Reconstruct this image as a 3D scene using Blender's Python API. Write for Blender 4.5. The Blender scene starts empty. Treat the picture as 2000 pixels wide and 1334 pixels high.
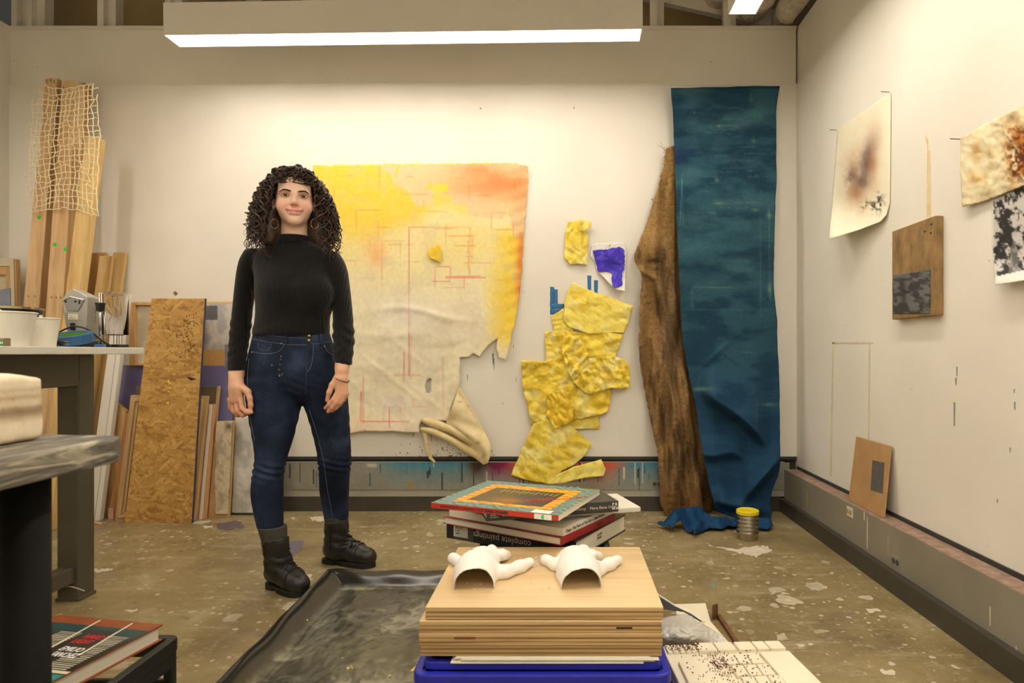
import bpy, math, random
import numpy as np
from mathutils import Vector, Matrix

scene = bpy.context.scene
COL = scene.collection
rng = np.random.default_rng(7)
random.seed(7)

# ------------------------------------------------------------------ camera
F = 1250.0            # focal length in pixels of a 2000 px wide frame
CH = 0.93             # camera height (m)
VX, VY = 1100.0, 690.0
cam_d = bpy.data.cameras.new('camera')
cam = bpy.data.objects.new('camera', cam_d)
COL.objects.link(cam)
cam.location = (0, 0, CH)
cam.rotation_euler = (math.pi / 2, 0, 0)
cam_d.sensor_width = 36.0
cam_d.lens = F / 2000.0 * 36.0
cam_d.shift_x = -(VX - 1000.0) / 2000.0
cam_d.shift_y = (VY - 667.0) / 2000.0
cam_d.clip_start = 0.02
cam_d.dof.use_dof = True
cam_d.dof.focus_distance = 2.7
cam_d.dof.aperture_fstop = 6.3
scene.camera = cam

# ------------------------------------------------------------------ world / exposure
world = bpy.data.worlds.new('world'); scene.world = world
world.use_nodes = True
world.node_tree.nodes['Background'].inputs[0].default_value = (0.9, 0.85, 0.75, 1)
world.node_tree.nodes['Background'].inputs[1].default_value = 0.05
scene.view_settings.view_transform = 'Standard'
scene.view_settings.look = 'None'
scene.view_settings.exposure = 0.0
scene.view_settings.gamma = 1.0
scene.view_settings.use_curve_mapping = False
LAMP_COLOR = (1.0, 0.915, 0.775)
LAMP_STRENGTH = 25.0

# room planes
YW = 3.80             # back wall
XR = 1.386            # right wall
XL = -3.29            # left wall
YF = -2.6             # wall behind the camera

# ------------------------------------------------------------------ helpers
def P(px, py, Y):
    return Vector(((px - VX) * Y / F, Y, CH - (py - VY) * Y / F))
def FL(px, py, z=0.0):
    Y = (CH - z) * F / (py - VY)
    return Vector(((px - VX) * Y / F, Y, z))
def RWm(px, py, h=0.0):          # right wall point seen at a pixel, lifted h off the wall
    X = XR - h
    Y = X * F / (px - VX)
    return np.stack([X + 0 * Y, Y, CH - (py - VY) * Y / F], -1)
def BWm(Y0):
    def f(px, py, h=0.0):
        Yh = Y0 - h + 0 * px
        return np.stack([(px - VX) * Yh / F, Yh, CH - (py - VY) * Yh / F], -1)
    return f

def lin(c):
    c = np.asarray(c, float) / 255.0
    return np.where(c <= 0.04045, c / 12.92, ((c + 0.055) / 1.055) ** 2.4)
def L4(c):
    v = lin(c); return (float(v[0]), float(v[1]), float(v[2]), 1.0)

LOC = {}
def thing(name, label, cat, loc, group=None):
    o = bpy.data.objects.new(name, None); COL.objects.link(o)
    o.empty_display_size = 0.05
    o.location = loc
    LOC[o.name] = Vector(loc)
    o['label'] = label; o['category'] = cat
    if group: o['group'] = group
    return o
def tag(o, label, cat, group=None):
    o['label'] = label; o['category'] = cat
    if group: o['group'] = group
    return o

class MB:
    """collects geometry for one mesh"""
    def __init__(self): self.v = []; self.f = []; self.n = 0; self.c = []
    def add(self, v, f, col=None):
        v = np.asarray(v, float).reshape(-1, 3)
        self.v.append(v); self.f.extend([tuple(int(i) + self.n for i in q) for q in f])
        self.c.append(np.tile(np.array(col if col is not None else (255, 255, 255), float), (len(v), 1)))
        self.n += len(v)
        return self
    def box(self, lo, hi, M=None, col=None):
        x0, y0, z0 = lo; x1, y1, z1 = hi
        v = np.array([[x0,y0,z0],[x1,y0,z0],[x1,y1,z0],[x0,y1,z0],[x0,y0,z1],[x1,y0,z1],[x1,y1,z1],[x0,y1,z1]], float)
        if M is not None: v = np.array([M @ Vector(p) for p in v])
        return self.add(v, [(0,3,2,1),(4,5,6,7),(0,1,5,4),(1,2,6,5),(2,3,7,6),(3,0,4,7)], col)
    def hexa(self, front, back, col=None):
        """front, back: 4 corners each (TL,TR,BR,BL)"""
        v = [tuple(p) for p in front] + [tuple(p) for p in back]
        return self.add(v, [(3,2,1,0),(4,5,6,7),(0,1,5,4),(1,2,6,5),(2,3,7,6),(3,0,4,7)], col)
    def tube(self, pts, r, n=6, col=None, cap=True):
        pts = np.asarray(pts, float); m = len(pts)
        rr = np.full(m, r) if np.isscalar(r) else np.asarray(r, float)
        t = np.gradient(pts, axis=0); t /= (np.linalg.norm(t, axis=1, keepdims=True) + 1e-12)
        a = np.array([0, 0, 1.0]) if abs(t[0][2]) < 0.9 else np.array([1.0, 0, 0])
        u = np.cross(t[0], a); u /= np.linalg.norm(u)
        ang = np.linspace(0, 2 * math.pi, n, endpoint=False); rings = []
        for i in range(m):
            u = u - t[i] * np.dot(u, t[i]); u /= (np.linalg.norm(u) + 1e-12)
            w = np.cross(t[i], u)
            rings.append(pts[i] + rr[i] * (np.cos(ang)[:, None] * u + np.sin(ang)[:, None] * w))
        f = []
        for i in range(m - 1):
            for j in range(n):
                k = (j + 1) % n
                f.append((i*n+j, i*n+k, (i+1)*n+k, (i+1)*n+j))
        if cap:
            f.append(tuple(range(n))[::-1]); f.append(tuple((m-1)*n + j for j in range(n)))
        return self.add(np.concatenate(rings), f, col)
    def lathe(self, prof, c, n=32, col=None, axis='z'):
        """prof: list of (r, h)"""
        prof = np.asarray(prof, float); m = len(prof)
        ang = np.linspace(0, 2 * math.pi, n, endpoint=False); v = []
        for r, h in prof:
            x = r*np.cos(ang); y = r*np.sin(ang); z = np.full(n, h)
            v.append(np.stack([x, y, z], -1) if axis == 'z' else (np.stack([x, z, y], -1) if axis == 'y' else np.stack([z, x, y], -1)))
        f = []
        for i in range(m - 1):
            for j in range(n):
                k = (j + 1) % n
                f.append((i*n+j, i*n+k, (i+1)*n+k, (i+1)*n+j))
        if prof[0][0] > 1e-6: f.append(tuple(range(n))[::-1])
        if prof[-1][0] > 1e-6: f.append(tuple((m-1)*n+j for j in range(n)))
        return self.add(np.concatenate(v) + np.asarray(c, float), f, col)
    def prism(self, poly, ext, col=None):
        """poly: list of 3-D points (planar loop), ext: extrusion vector"""
        a = np.asarray([tuple(p) for p in poly], float); b = a + np.asarray(tuple(ext), float); n = len(a)
        f = [tuple(range(n))[::-1], tuple(range(n, 2*n))]
        for i in range(n):
            k = (i + 1) % n
            f.append((i, k, n+k, n+i))
        return self.add(np.concatenate([a, b]), f, col)
    def build(self, name, mat, parent=None, smooth=False, bevel=0, color=False, fix=True):
        v = np.concatenate(self.v)
        c = np.concatenate(self.c) if color else None
        return mesh_obj(name, v, self.f, mat, parent, smooth, bevel, c, fix)

import bmesh
def mesh_obj(name, v, f, mat, parent=None, smooth=False, bevel=0, colors=None, fix=False):
    v = np.asarray(v, float)
    if parent is not None:
        root = parent
        while root.parent: root = root.parent
        off = np.array(LOC.get(root.name, Vector((0, 0, 0))))
    else:
        lo = v.min(0); hi = v.max(0)
        off = np.array([(lo[0]+hi[0])/2, (lo[1]+hi[1])/2, lo[2]])
    me = bpy.data.meshes.new(name)
    vv = v - off
    if isinstance(f, np.ndarray) and f.ndim == 2:
        nv, nf, k = len(vv), len(f), f.shape[1]
        me.vertices.add(nv); me.vertices.foreach_set('co', vv.ravel())
        me.loops.add(nf*k); me.loops.foreach_set('vertex_index', f.ravel().astype(np.int32))
        me.polygons.add(nf)
        me.polygons.foreach_set('loop_start', (np.arange(nf)*k).astype(np.int32))
        try: me.polygons.foreach_set('loop_total', np.full(nf, k, np.int32))
        except Exception: pass
        me.update(calc_edges=True)
    else:
        me.from_pydata(vv.tolist(), [], f)
    if fix:
        bm = bmesh.new(); bm.from_mesh(me)
        bmesh.ops.recalc_face_normals(bm, faces=bm.faces); bm.to_mesh(me); bm.free()
    if colors is not None:
        ca = me.color_attributes.new('Col', 'FLOAT_COLOR', 'POINT')
        cc = np.ones((len(v), 4), np.float32); cc[:, :3] = lin(np.clip(colors, 0, 255))
        ca.data.foreach_set('color', cc.ravel())
    if smooth:
        me.polygons.foreach_set('use_smooth', np.ones(len(me.polygons), bool))
    me.materials.append(mat)
    o = bpy.data.objects.new(name, me); COL.objects.link(o)
    if parent is None:
        o.location = off; LOC[o.name] = Vector(off)
    else:
        o.parent = parent
    if bevel:
        b = o.modifiers.new('edge', 'BEVEL'); b.width = bevel; b.segments = 2; b.limit_method = 'ANGLE'
    return o
def struct(o, **k):
    o['kind'] = 'structure'
    return o

# ---- noise
def _hash(ix, iy, s):
    h = (ix.astype(np.int64) * 374761393 + iy.astype(np.int64) * 668265263 + s * 1442695041) & 0x7fffffff
    h = ((h ^ (h >> 13)) * 1274126177) & 0x7fffffff
    return ((h ^ (h >> 16)) & 0xffff) / 65535.0
def vnoise(x, y, s=0):
    ix = np.floor(x); iy = np.floor(y); fx = x - ix; fy = y - iy
    fx = fx*fx*(3-2*fx); fy = fy*fy*(3-2*fy)
    a = _hash(ix, iy, s); b = _hash(ix+1, iy, s); c = _hash(ix, iy+1, s); d = _hash(ix+1, iy+1, s)
    return (a*(1-fx)+b*fx)*(1-fy) + (c*(1-fx)+d*fx)*fy
def fbm(x, y, o=4, s=0):
    r = 0; a = 0.5; t = 0
    for i in range(o):
        r = r + a*vnoise(x*2**i, y*2**i, s+i*17); t += a; a *= 0.5
    return r/t
def tri(x): return np.abs((x % 1.0)*2-1)
def crumple(x, y, sc, n=6, s=0, warp=1.6):
    r = np.random.default_rng(s); h = 0
    wx = fbm(x/sc*0.7, y/sc*0.7, 2, s+3)*warp; wy = fbm(x/sc*0.7+9, y/sc*0.7, 2, s+5)*warp
    for i in range(n):
        a = r.uniform(0, math.pi); f = r.uniform(0.5, 1.5)*(1+i*0.35)
        h = h + tri((math.cos(a)*(x/sc+wx) + math.sin(a)*(y/sc+wy))*f + r.uniform(0, 1))/(1+i*0.5)
    return h/n
def gs(x, y, cx, cy, rx, ry, p=2): return np.exp(-(np.abs((x-cx)/rx)**p + np.abs((y-cy)/ry)**p))
def mixc(c, col, m):
    m = np.clip(m, 0, 1)[..., None]
    return c*(1-m) + np.asarray(col, float)*m
def sstep(a, b, x):
    t = np.clip((x-a)/(b-a), 0, 1); return t*t*(3-2*t)
def inpoly(x, y, poly):
    r = np.zeros(x.shape, bool); n = len(poly); j = n-1
    for i in range(n):
        xi, yi = poly[i]; xj, yj = poly[j]
        with np.errstate(divide='ignore', invalid='ignore'):
            c = ((yi > y) != (yj > y)) & (x < (xj-xi)*(y-yi)/((yj-yi) if yj != yi else 1e-9)+xi)
        r ^= c; j = i
    return r
def polydist(x, y, poly):
    """nearest point on polygon outline"""
    best = np.full(x.shape, 1e18); bx = x.copy(); by = y.copy(); n = len(poly)
    for i in range(n):
        ax, ay = poly[i]; cx, cy = poly[(i+1) % n]
        dx, dy = cx-ax, cy-ay; l = dx*dx+dy*dy+1e-12
        t = np.clip(((x-ax)*dx+(y-ay)*dy)/l, 0, 1)
        qx = ax+t*dx; qy = ay+t*dy; d = (x-qx)**2+(y-qy)**2
        m = d < best; best[m] = d[m]; bx[m] = qx[m]; by[m] = qy[m]
    return np.sqrt(best), bx, by
def rough_poly(poly, step=6, amp=1.2, s=1):
    r = np.random.default_rng(s); out = []; n = len(poly)
    for i in range(n):
        a = np.array(poly[i], float); b = np.array(poly[(i+1) % n], float)
        k = max(1, int(np.linalg.norm(b-a)/step))
        for j in range(k):
            out.append(tuple(a+(b-a)*j/k + r.normal(0, amp, 2)*(0.3 if j == 0 else 1)))
    return out
def sheet(name, poly, res, mapf, mat, parent=None, disp=None, color=None, holes=(), thick=0.001, smooth=True, label=None):
    """a cloth or paper whose outline is poly (pixel units of the surface it hangs on), mapped to 3-D by mapf"""
    pa = np.array(poly, float)
    x0, y0 = pa.min(0)-res; x1, y1 = pa.max(0)+res
    nx = int((x1-x0)/res)+2; ny = int((y1-y0)/res)+2
    X, Y = np.meshgrid(x0+np.arange(nx)*res, y0+np.arange(ny)*res, indexing='ij')
    C = inpoly(X[:-1, :-1]+res/2, Y[:-1, :-1]+res/2, poly)
    for h in holes: C &= ~inpoly(X[:-1, :-1]+res/2, Y[:-1, :-1]+res/2, h)
    cnt = np.zeros((nx, ny), int)
    for a in (0, 1):
        for b in (0, 1): cnt[a:nx-1+a, b:ny-1+b] += C
    used = cnt > 0; bnd = used & (cnt < 4)
    xs = X[bnd]; ys = Y[bnd]
    d, bx, by = polydist(xs, ys, poly)
    for h in holes:
        d2, hx, hy = polydist(xs, ys, h); m = d2 < d
        d[m] = d2[m]; bx[m] = hx[m]; by[m] = hy[m]
    m = d < res*1.6
    xs = np.where(m, bx, xs); ys = np.where(m, by, ys)
    X[bnd] = xs; Y[bnd] = ys
    idx = np.full((nx, ny), -1); idx[used] = np.arange(used.sum())
    ux = X[used]; uy = Y[used]
    h = disp(ux, uy) if disp is not None else np.zeros_like(ux)
    v = mapf(ux, uy, h)
    ci, cj = np.nonzero(C)
    f = np.stack([idx[ci, cj], idx[ci, cj+1], idx[ci+1, cj+1], idx[ci+1, cj]], -1)
    col = color(ux, uy) if color is not None else None
    o = mesh_obj(name, v, f, mat, parent, smooth, 0, col)
    if thick:
        s = o.modifiers.new('thickness', 'SOLIDIFY'); s.thickness = thick; s.offset = 0
    if label: o['label'] = label
    return o

# ---- signed distance modelling (bodies, boots, plaster casts)
def axis_lin(segs):
    out = []
    for a, b, h in segs:
        n = max(1, int(round((b-a)/h))); out.append(np.linspace(a, b, n, endpoint=False))
    out.append(np.array([segs[-1][1]])); return np.concatenate(out).astype(np.float32)
class SDF:
    def __init__(s, xs, ys, zs):
        s.x, s.y, s.z = [np.asarray(a, np.float32) for a in (xs, ys, zs)]
        s.F = np.full((len(s.x), len(s.y), len(s.z)), 0.5, np.float32)
    @classmethod
    def uni(cls, lo, hi, h):
        return cls(*[np.arange(lo[i], hi[i]+h, h) for i in range(3)])
    def sub(s, lo, hi):
        sl = []
        for a, l, h in zip((s.x, s.y, s.z), lo, hi):
            i0 = max(0, np.searchsorted(a, l)-1); i1 = min(len(a), np.searchsorted(a, h)+1)
            sl.append(slice(i0, i1))
        sl = tuple(sl)
        return sl, s.x[sl[0]][:, None, None], s.y[sl[1]][None, :, None], s.z[sl[2]][None, None, :]
    def comb(s, sl, d, k, mode):
        f = s.F[sl]
        if f.size == 0: return
        if mode == 'add':
            if k > 0:
                h = np.maximum(k-np.abs(f-d), 0)/k; f2 = np.minimum(f, d)-h*h*k*0.25
            else: f2 = np.minimum(f, d)
        else:
            d = -d
            if k > 0:
                h = np.maximum(k-np.abs(f-d), 0)/k; f2 = np.maximum(f, d)+h*h*k*0.25
            else: f2 = np.maximum(f, d)
        s.F[sl] = f2
    def ell(s, c, r, k=0.01, mode='add', R=None):
        c = np.asarray(c, float); r = np.asarray(r, float) if np.ndim(r) else np.full(3, r)
        m = r.max()+2*k+0.012 if R is not None else None
        lo = c-(m if R is not None else r+2*k+0.012); hi = c+(m if R is not None else r+2*k+0.012)
        sl, X, Y, Z = s.sub(lo, hi)
        X = X-c[0]; Y = Y-c[1]; Z = Z-c[2]
        if R is not None:
            R = np.asarray(R)
            X, Y, Z = R[0,0]*X+R[1,0]*Y+R[2,0]*Z, R[0,1]*X+R[1,1]*Y+R[2,1]*Z, R[0,2]*X+R[1,2]*Y+R[2,2]*Z
        k0 = np.sqrt((X/r[0])**2+(Y/r[1])**2+(Z/r[2])**2); k1 = np.sqrt((X/r[0]**2)**2+(Y/r[1]**2)**2+(Z/r[2]**2)**2)+1e-6
        s.comb(sl, (k0*(k0-1)/k1).astype(np.float32), k, mode)
    def cap(s, a, b, ra, rb=None, k=0.01, mode='add', flat=(1, 1, 1)):
        rb = ra if rb is None else rb
        a = np.asarray(a, float); b = np.asarray(b, float); fl = np.asarray(flat, float)
        R = max(ra, rb)
        lo = np.minimum(a, b)-R/fl-2*k-0.012; hi = np.maximum(a, b)+R/fl+2*k+0.012
        sl, X, Y, Z = s.sub(lo, hi)
        ab = (b-a)*fl; l2 = float(ab@ab)+1e-12
        X = (X-a[0])*fl[0]; Y = (Y-a[1])*fl[1]; Z = (Z-a[2])*fl[2]
        t = np.clip((X*ab[0]+Y*ab[1]+Z*ab[2])/l2, 0, 1)
        d = np.sqrt((X-t*ab[0])**2+(Y-t*ab[1])**2+(Z-t*ab[2])**2)-(ra+(rb-ra)*t)
        s.comb(sl, (d/fl.max()).astype(np.float32), k, mode)
    def chain(s, pts, rs, k=0.01, mode='add', flat=(1, 1, 1)):
        rs = [rs]*len(pts) if np.isscalar(rs) else rs
        for i in range(len(pts)-1): s.cap(pts[i], pts[i+1], rs[i], rs[i+1], k, mode, flat)
    def loft(s, rows, k=0.02, p=2.2, wig=None, mode='add', end=0.01):
        """rows: (z, cx, cy, rx, ry)"""
        rows = np.array(sorted(rows), float)
        z = np.linspace(rows[0, 0], rows[-1, 0], 200)
        w = (rows[-1, 0]-rows[0, 0])/len(rows)*0.35
        q = [np.mean([np.interp(z+o, rows[:, 0], rows[:, i]) for o in np.linspace(-w, w, 7)], 0) for i in range(1, 5)]
        m = 2*k+0.03
        lo = [(q[0]-q[2]).min()-m, (q[1]-q[3]).min()-m, z[0]-m]; hi = [(q[0]+q[2]).max()+m, (q[1]+q[3]).max()+m, z[-1]+m]
        sl, X, Y, Z = s.sub(lo, hi)
        zz = Z.ravel(); cx, cy, rx, ry = [np.interp(zz, z, a)[None, None, :] for a in q]
        u = (X-cx)/rx; v = (Y-cy)/ry
        d = ((np.abs(u)**p+np.abs(v)**p)**(1/p)-1)*np.minimum(rx, ry)
        if wig is not None: d = d+wig(X, Y, Z, u, v)
        e = np.maximum(Z-z[-1], z[0]-Z)
        d = np.where(e > -end, np.maximum(d, np.minimum(e, 0)*0+np.sqrt(np.maximum(d+end, 0)**2+np.maximum(e+end, 0)**2)-end), d)
        s.comb(sl, d.astype(np.float32), k, mode)
    def cut(s, fn):
        X, Y, Z = s.x[:, None, None], s.y[None, :, None], s.z[None, None, :]
        s.F = np.maximum(s.F, fn(X, Y, Z).astype(np.float32))
    def mesh(s, smooth=1):
        F = s.F; S = F < 0; nx, ny, nz = F.shape
        cnt = np.zeros((nx-1, ny-1, nz-1), np.int8)
        for a in (0, 1):
            for b in (0, 1):
                for c in (0, 1): cnt += S[a:nx-1+a, b:ny-1+b, c:nz-1+c]
        I, J, K = np.nonzero((cnt > 0) & (cnt < 8))
        n = len(I); idx = np.full(cnt.shape, -1, np.int32); idx[I, J, K] = np.arange(n)
        acc = np.zeros((n, 3)); num = np.zeros(n)
        cor = [(a, b, c) for a in (0, 1) for b in (0, 1) for c in (0, 1)]
        for p in cor:
            for ax in range(3):
                if p[ax]: continue
                q = list(p); q[ax] = 1
                f0 = F[I+p[0], J+p[1], K+p[2]]; f1 = F[I+q[0], J+q[1], K+q[2]]
                m = (f0 < 0) != (f1 < 0)
                t = np.where(m, f0/np.where(m, f0-f1, 1), 0)
                pos = [s.x[I+p[0]], s.y[J+p[1]], s.z[K+p[2]]]
                g = (s.x, s.y, s.z)[ax]; i0 = (I, J, K)[ax]
                pos[ax] = g[i0]*(1-t)+g[i0+1]*t
                acc += np.stack(pos, -1)*m[:, None]; num += m
        v = acc/np.maximum(num, 1)[:, None]
        fs = []
        for ax in range(3):
            A = np.moveaxis(S, ax, 0); ch = A[:-1] != A[1:]
            ins = ch[:, 1:-1, 1:-1]
            i, j, k = np.nonzero(ins); flip = A[:-1][:, 1:-1, 1:-1][i, j, k]
            def cell(i_, j_, k_):
                t = [0, 0, 0]; o = [ax]+[a for a in range(3) if a != ax]
                t[o[0]] = i_; t[o[1]] = j_; t[o[2]] = k_
                return idx[t[0], t[1], t[2]]
            q = np.stack([cell(i, j, k), cell(i, j+1, k), cell(i, j+1, k+1), cell(i, j, k+1)], -1)
            if ax == 1: flip = ~flip
            q[~flip] = q[~flip][:, ::-1]
            fs.append(q)
        f = np.concatenate(fs)
        for _ in range(smooth):
            a = np.zeros_like(v); c = np.zeros(n)
            for e in range(4):
                i0 = f[:, e]; i1 = f[:, (e+1) % 4]
                np.add.at(a, i0, v[i1]); np.add.at(c, i0, 1)
                np.add.at(a, i1, v[i0]); np.add.at(c, i1, 1)
            v = v*0.5+0.5*a/np.maximum(c, 1)[:, None]
        return v, f

# ---- materials
def new_mat(name):
    m = bpy.data.materials.new(name); m.use_nodes = True
    nt = m.node_tree; b = nt.nodes['Principled BSDF']
    return m, nt, b
def N(nt, t, **kw):
    n = nt.nodes.new(t)
    for k, v in kw.items():
        if k in n.inputs: n.inputs[k].default_value = v
        else: setattr(n, k, v)
    return n
def ramp(nt, stops, interp='LINEAR'):
    r = nt.nodes.new('ShaderNodeValToRGB'); r.color_ramp.interpolation = interp
    e = r.color_ramp.elements
    while len(e) < len(stops): e.new(0.5)
    for i, (p, c) in enumerate(stops):
        e[i].position = p; e[i].color = c if len(c) == 4 else (*c, 1)
    return r
def coords(nt, scale=(1, 1, 1), rot=(0, 0, 0)):
    tc = N(nt, 'ShaderNodeTexCoord'); mp = N(nt, 'ShaderNodeMapping')
    mp.inputs['Scale'].default_value = scale; mp.inputs['Rotation'].default_value = rot
    nt.links.new(tc.outputs['Object'], mp.inputs[0]); return mp.outputs[0]
def gnoise(nt, co, scale, detail=3, rough=0.5, dist=0.0):
    n = N(nt, 'ShaderNodeTexNoise'); n.inputs['Scale'].default_value = scale
    n.inputs['Detail'].default_value = detail; n.inputs['Roughness'].default_value = rough; n.inputs['Distortion'].default_value = dist
    nt.links.new(co, n.inputs['Vector']); return n.outputs['Fac']
def bump(nt, b, h, strength=0.2, dist=0.002):
    n = N(nt, 'ShaderNodeBump'); n.inputs['Strength'].default_value = strength; n.inputs['Distance'].default_value = dist
    nt.links.new(h, n.inputs['Height']); nt.links.new(n.outputs[0], b.inputs['Normal']); return n
_mats = {}
def mat(name, col, rough=0.6, var=0.12, scale=18, bmp=0.0, bscale=120, metal=0.0, spec=0.5, stretch=(1, 1, 1), dist=0.002, detail=3):
    if name in _mats: return _mats[name]
    m, nt, b = new_mat(name)
    co = coords(nt, stretch)
    c = lin(col)
    n = gnoise(nt, co, scale, detail)
    r = ramp(nt, [(0.3, tuple(np.clip(c*(1-var), 0, 1))), (0.7, tuple(np.clip(c*(1+var), 0, 1)))])
    nt.links.new(n, r.inputs[0]); nt.links.new(r.outputs[0], b.inputs['Base Color'])
    b.inputs['Roughness'].default_value = rough; b.inputs['Metallic'].default_value = metal
    b.inputs['Specular IOR Level'].default_value = spec
    if bmp: bump(nt, b, gnoise(nt, co, bscale, 4), bmp, dist)
    _mats[name] = m; return m
def wood(name, light, dark, axis='z', rough=0.6, sc=1.0, contrast=1.0):
    if name in _mats: return _mats[name]
    m, nt, b = new_mat(name)
    st = {'z': (28*sc, 28*sc, 1.3*sc), 'x': (1.3*sc, 28*sc, 28*sc), 'y': (28*sc, 1.3*sc, 28*sc)}[axis]
    co = coords(nt, st)
    n = gnoise(nt, co, 1.0, 6, 0.6, 0.6)
    lo, hi = lin(dark), lin(light)
    w = 0.22/contrast
    r = ramp(nt, [(0.5-w, tuple(lo)), (0.5, tuple(lo*0.35+hi*0.65)), (0.5+w*0.6, tuple(hi))])
    nt.links.new(n, r.inputs[0])
    n2 = gnoise(nt, coords(nt), 3.0, 2)
    mx = N(nt, 'ShaderNodeMix', data_type='RGBA', blend_type='MULTIPLY'); mx.inputs[0].default_value = 0.5
    r2 = ramp(nt, [(0.3, (0.72, 0.7, 0.66)), (0.7, (1.1, 1.1, 1.1))])
    nt.links.new(n2, r2.inputs[0]); nt.links.new(r.outputs[0], mx.inputs[6]); nt.links.new(r2.outputs[0], mx.inputs[7])
    nt.links.new(mx.outputs[2], b.inputs['Base Color']); b.inputs['Roughness'].default_value = rough
    bump(nt, b, n, 0.15, 0.001)
    _mats[name] = m; return m
def painted(name, rough=0.8, bmp=0.2, bscale=300, var=0.08, nscale=60, spec=0.3, sheen=0.0, trans=0.0, coat=0.0):
    """colour comes from pigment laid per vertex; fine grain from nodes"""
    if name in _mats: return _mats[name]
    m, nt, b = new_mat(name)
    a = N(nt, 'ShaderNodeVertexColor', layer_name='Col')
    co = coords(nt); n = gnoise(nt, co, nscale, 4)
    r = ramp(nt, [(0.3, (1-var,)*3), (0.7, (1+var,)*3)])
    nt.links.new(n, r.inputs[0])
    mx = N(nt, 'ShaderNodeMix', data_type='RGBA', blend_type='MULTIPLY'); mx.inputs[0].default_value = 1
    nt.links.new(a.outputs[0], mx.inputs[6]); nt.links.new(r.outputs[0], mx.inputs[7])
    nt.links.new(mx.outputs[2], b.inputs['Base Color'])
    b.inputs['Roughness'].default_value = rough; b.inputs['Specular IOR Level'].default_value = spec
    if sheen: b.inputs['Sheen Weight'].default_value = sheen
    if coat: b.inputs['Coat Weight'].default_value = coat
    if bmp: bump(nt, b, gnoise(nt, co, bscale, 3), bmp, 0.001)
    if trans:
        tr = N(nt, 'ShaderNodeBsdfTranslucent'); ms = N(nt, 'ShaderNodeMixShader'); ms.inputs[0].default_value = trans
        nt.links.new(mx.outputs[2], tr.inputs[0]); nt.links.new(b.outputs[0], ms.inputs[1]); nt.links.new(tr.outputs[0], ms.inputs[2])
        nt.links.new(ms.outputs[0], nt.nodes['Material Output'].inputs[0])
    _mats[name] = m; return m

WHITE = mat('white_paint', (236, 231, 222), 0.55, 0.02, 6)
BLACKP = mat('black_plastic', (22, 22, 22), 0.4, 0.2, 30)
STEEL = mat('steel', (190, 188, 184), 0.25, 0.08, 60, metal=1.0)
PAPER = mat('paper', (236, 230, 218), 0.8, 0.04, 20)
PINE = wood('pine', (228, 194, 148), (194, 150, 100), 'z')
PINE2 = wood('pine_yellow', (230, 198, 136), (202, 160, 96), 'z')
PAINT = painted('paint_on_surface', 0.75, 0.15)

def lean(name, quad, mat_, label=None, cat=None, group=None, thick=0.02, parent=None, bevel=0.0015, Ytop=None, Ybot=None, color=None):
    """a board: pixel corners TL,TR,BR,BL of its front; foot on the floor unless Ybot given"""
    tl, tr, br, bl = quad
    if Ybot is None:
        b1 = FL(*br); b2 = FL(*bl); yb = (b1.y+b2.y)/2
        if yb > 3.70: b1 = P(br[0], br[1], 3.70); b2 = P(bl[0], bl[1], 3.70); b1.z = b2.z = 0
    else:
        b1 = P(br[0], br[1], Ybot); b2 = P(bl[0], bl[1], Ybot); yb = Ybot
        if br[1] > 990: b1.z = b2.z = 0; Ybot = None
    yt = Ytop if Ytop is not None else 3.80-thick-0.004
    t2 = P(tl[0], tl[1], yt); t1 = P(tr[0], tr[1], yt)
    n = (t1-t2).cross(b2-t2).normalized()
    if n.y < 0: n = -n
    n = Vector((0, n.y, n.z)).normalized()*thick
    if Ybot is None: n = Vector((0, thick, 0))
    fr = [t2, t1, b1, b2]
    mb = MB().hexa(fr, [p+n for p in fr])
    o = mb.build(name, mat_, parent, bevel=bevel)
    if label: tag(o, label, cat, group)
    return o, fr, n

def text(s, size, M, mat_, parent, shear=0.0, bold=0.0, name='lettering', align='LEFT', sx=1.0, ext=0.0002):
    cu = bpy.data.curves.new('lettering', 'FONT'); cu.body = s; cu.size = size; cu.shear = shear; cu.offset = bold
    cu.align_x = align; cu.extrude = ext; cu.resolution_u = 2
    t = bpy.data.objects.new('lettering_tmp', cu); COL.objects.link(t)
    dg = bpy.context.evaluated_depsgraph_get(); me = bpy.data.meshes.new_from_object(t.evaluated_get(dg))
    v = np.array([tuple(M @ Vector((p.co.x*sx, p.co.y, p.co.z))) for p in me.vertices]); f = [tuple(p.vertices) for p in me.polygons]
    bpy.data.objects.remove(t); bpy.data.meshes.remove(me); bpy.data.curves.remove(cu)
    return mesh_obj(name, v, f, mat_, parent)
def frame_M(o, xdir, ydir):
    x = Vector(xdir).normalized(); y = Vector(ydir); y = (y-x*y.dot(x)).normalized(); z = x.cross(y)
    M = Matrix((x, y, z)).transposed().to_4x4(); M.translation = Vector(o); return M

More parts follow.
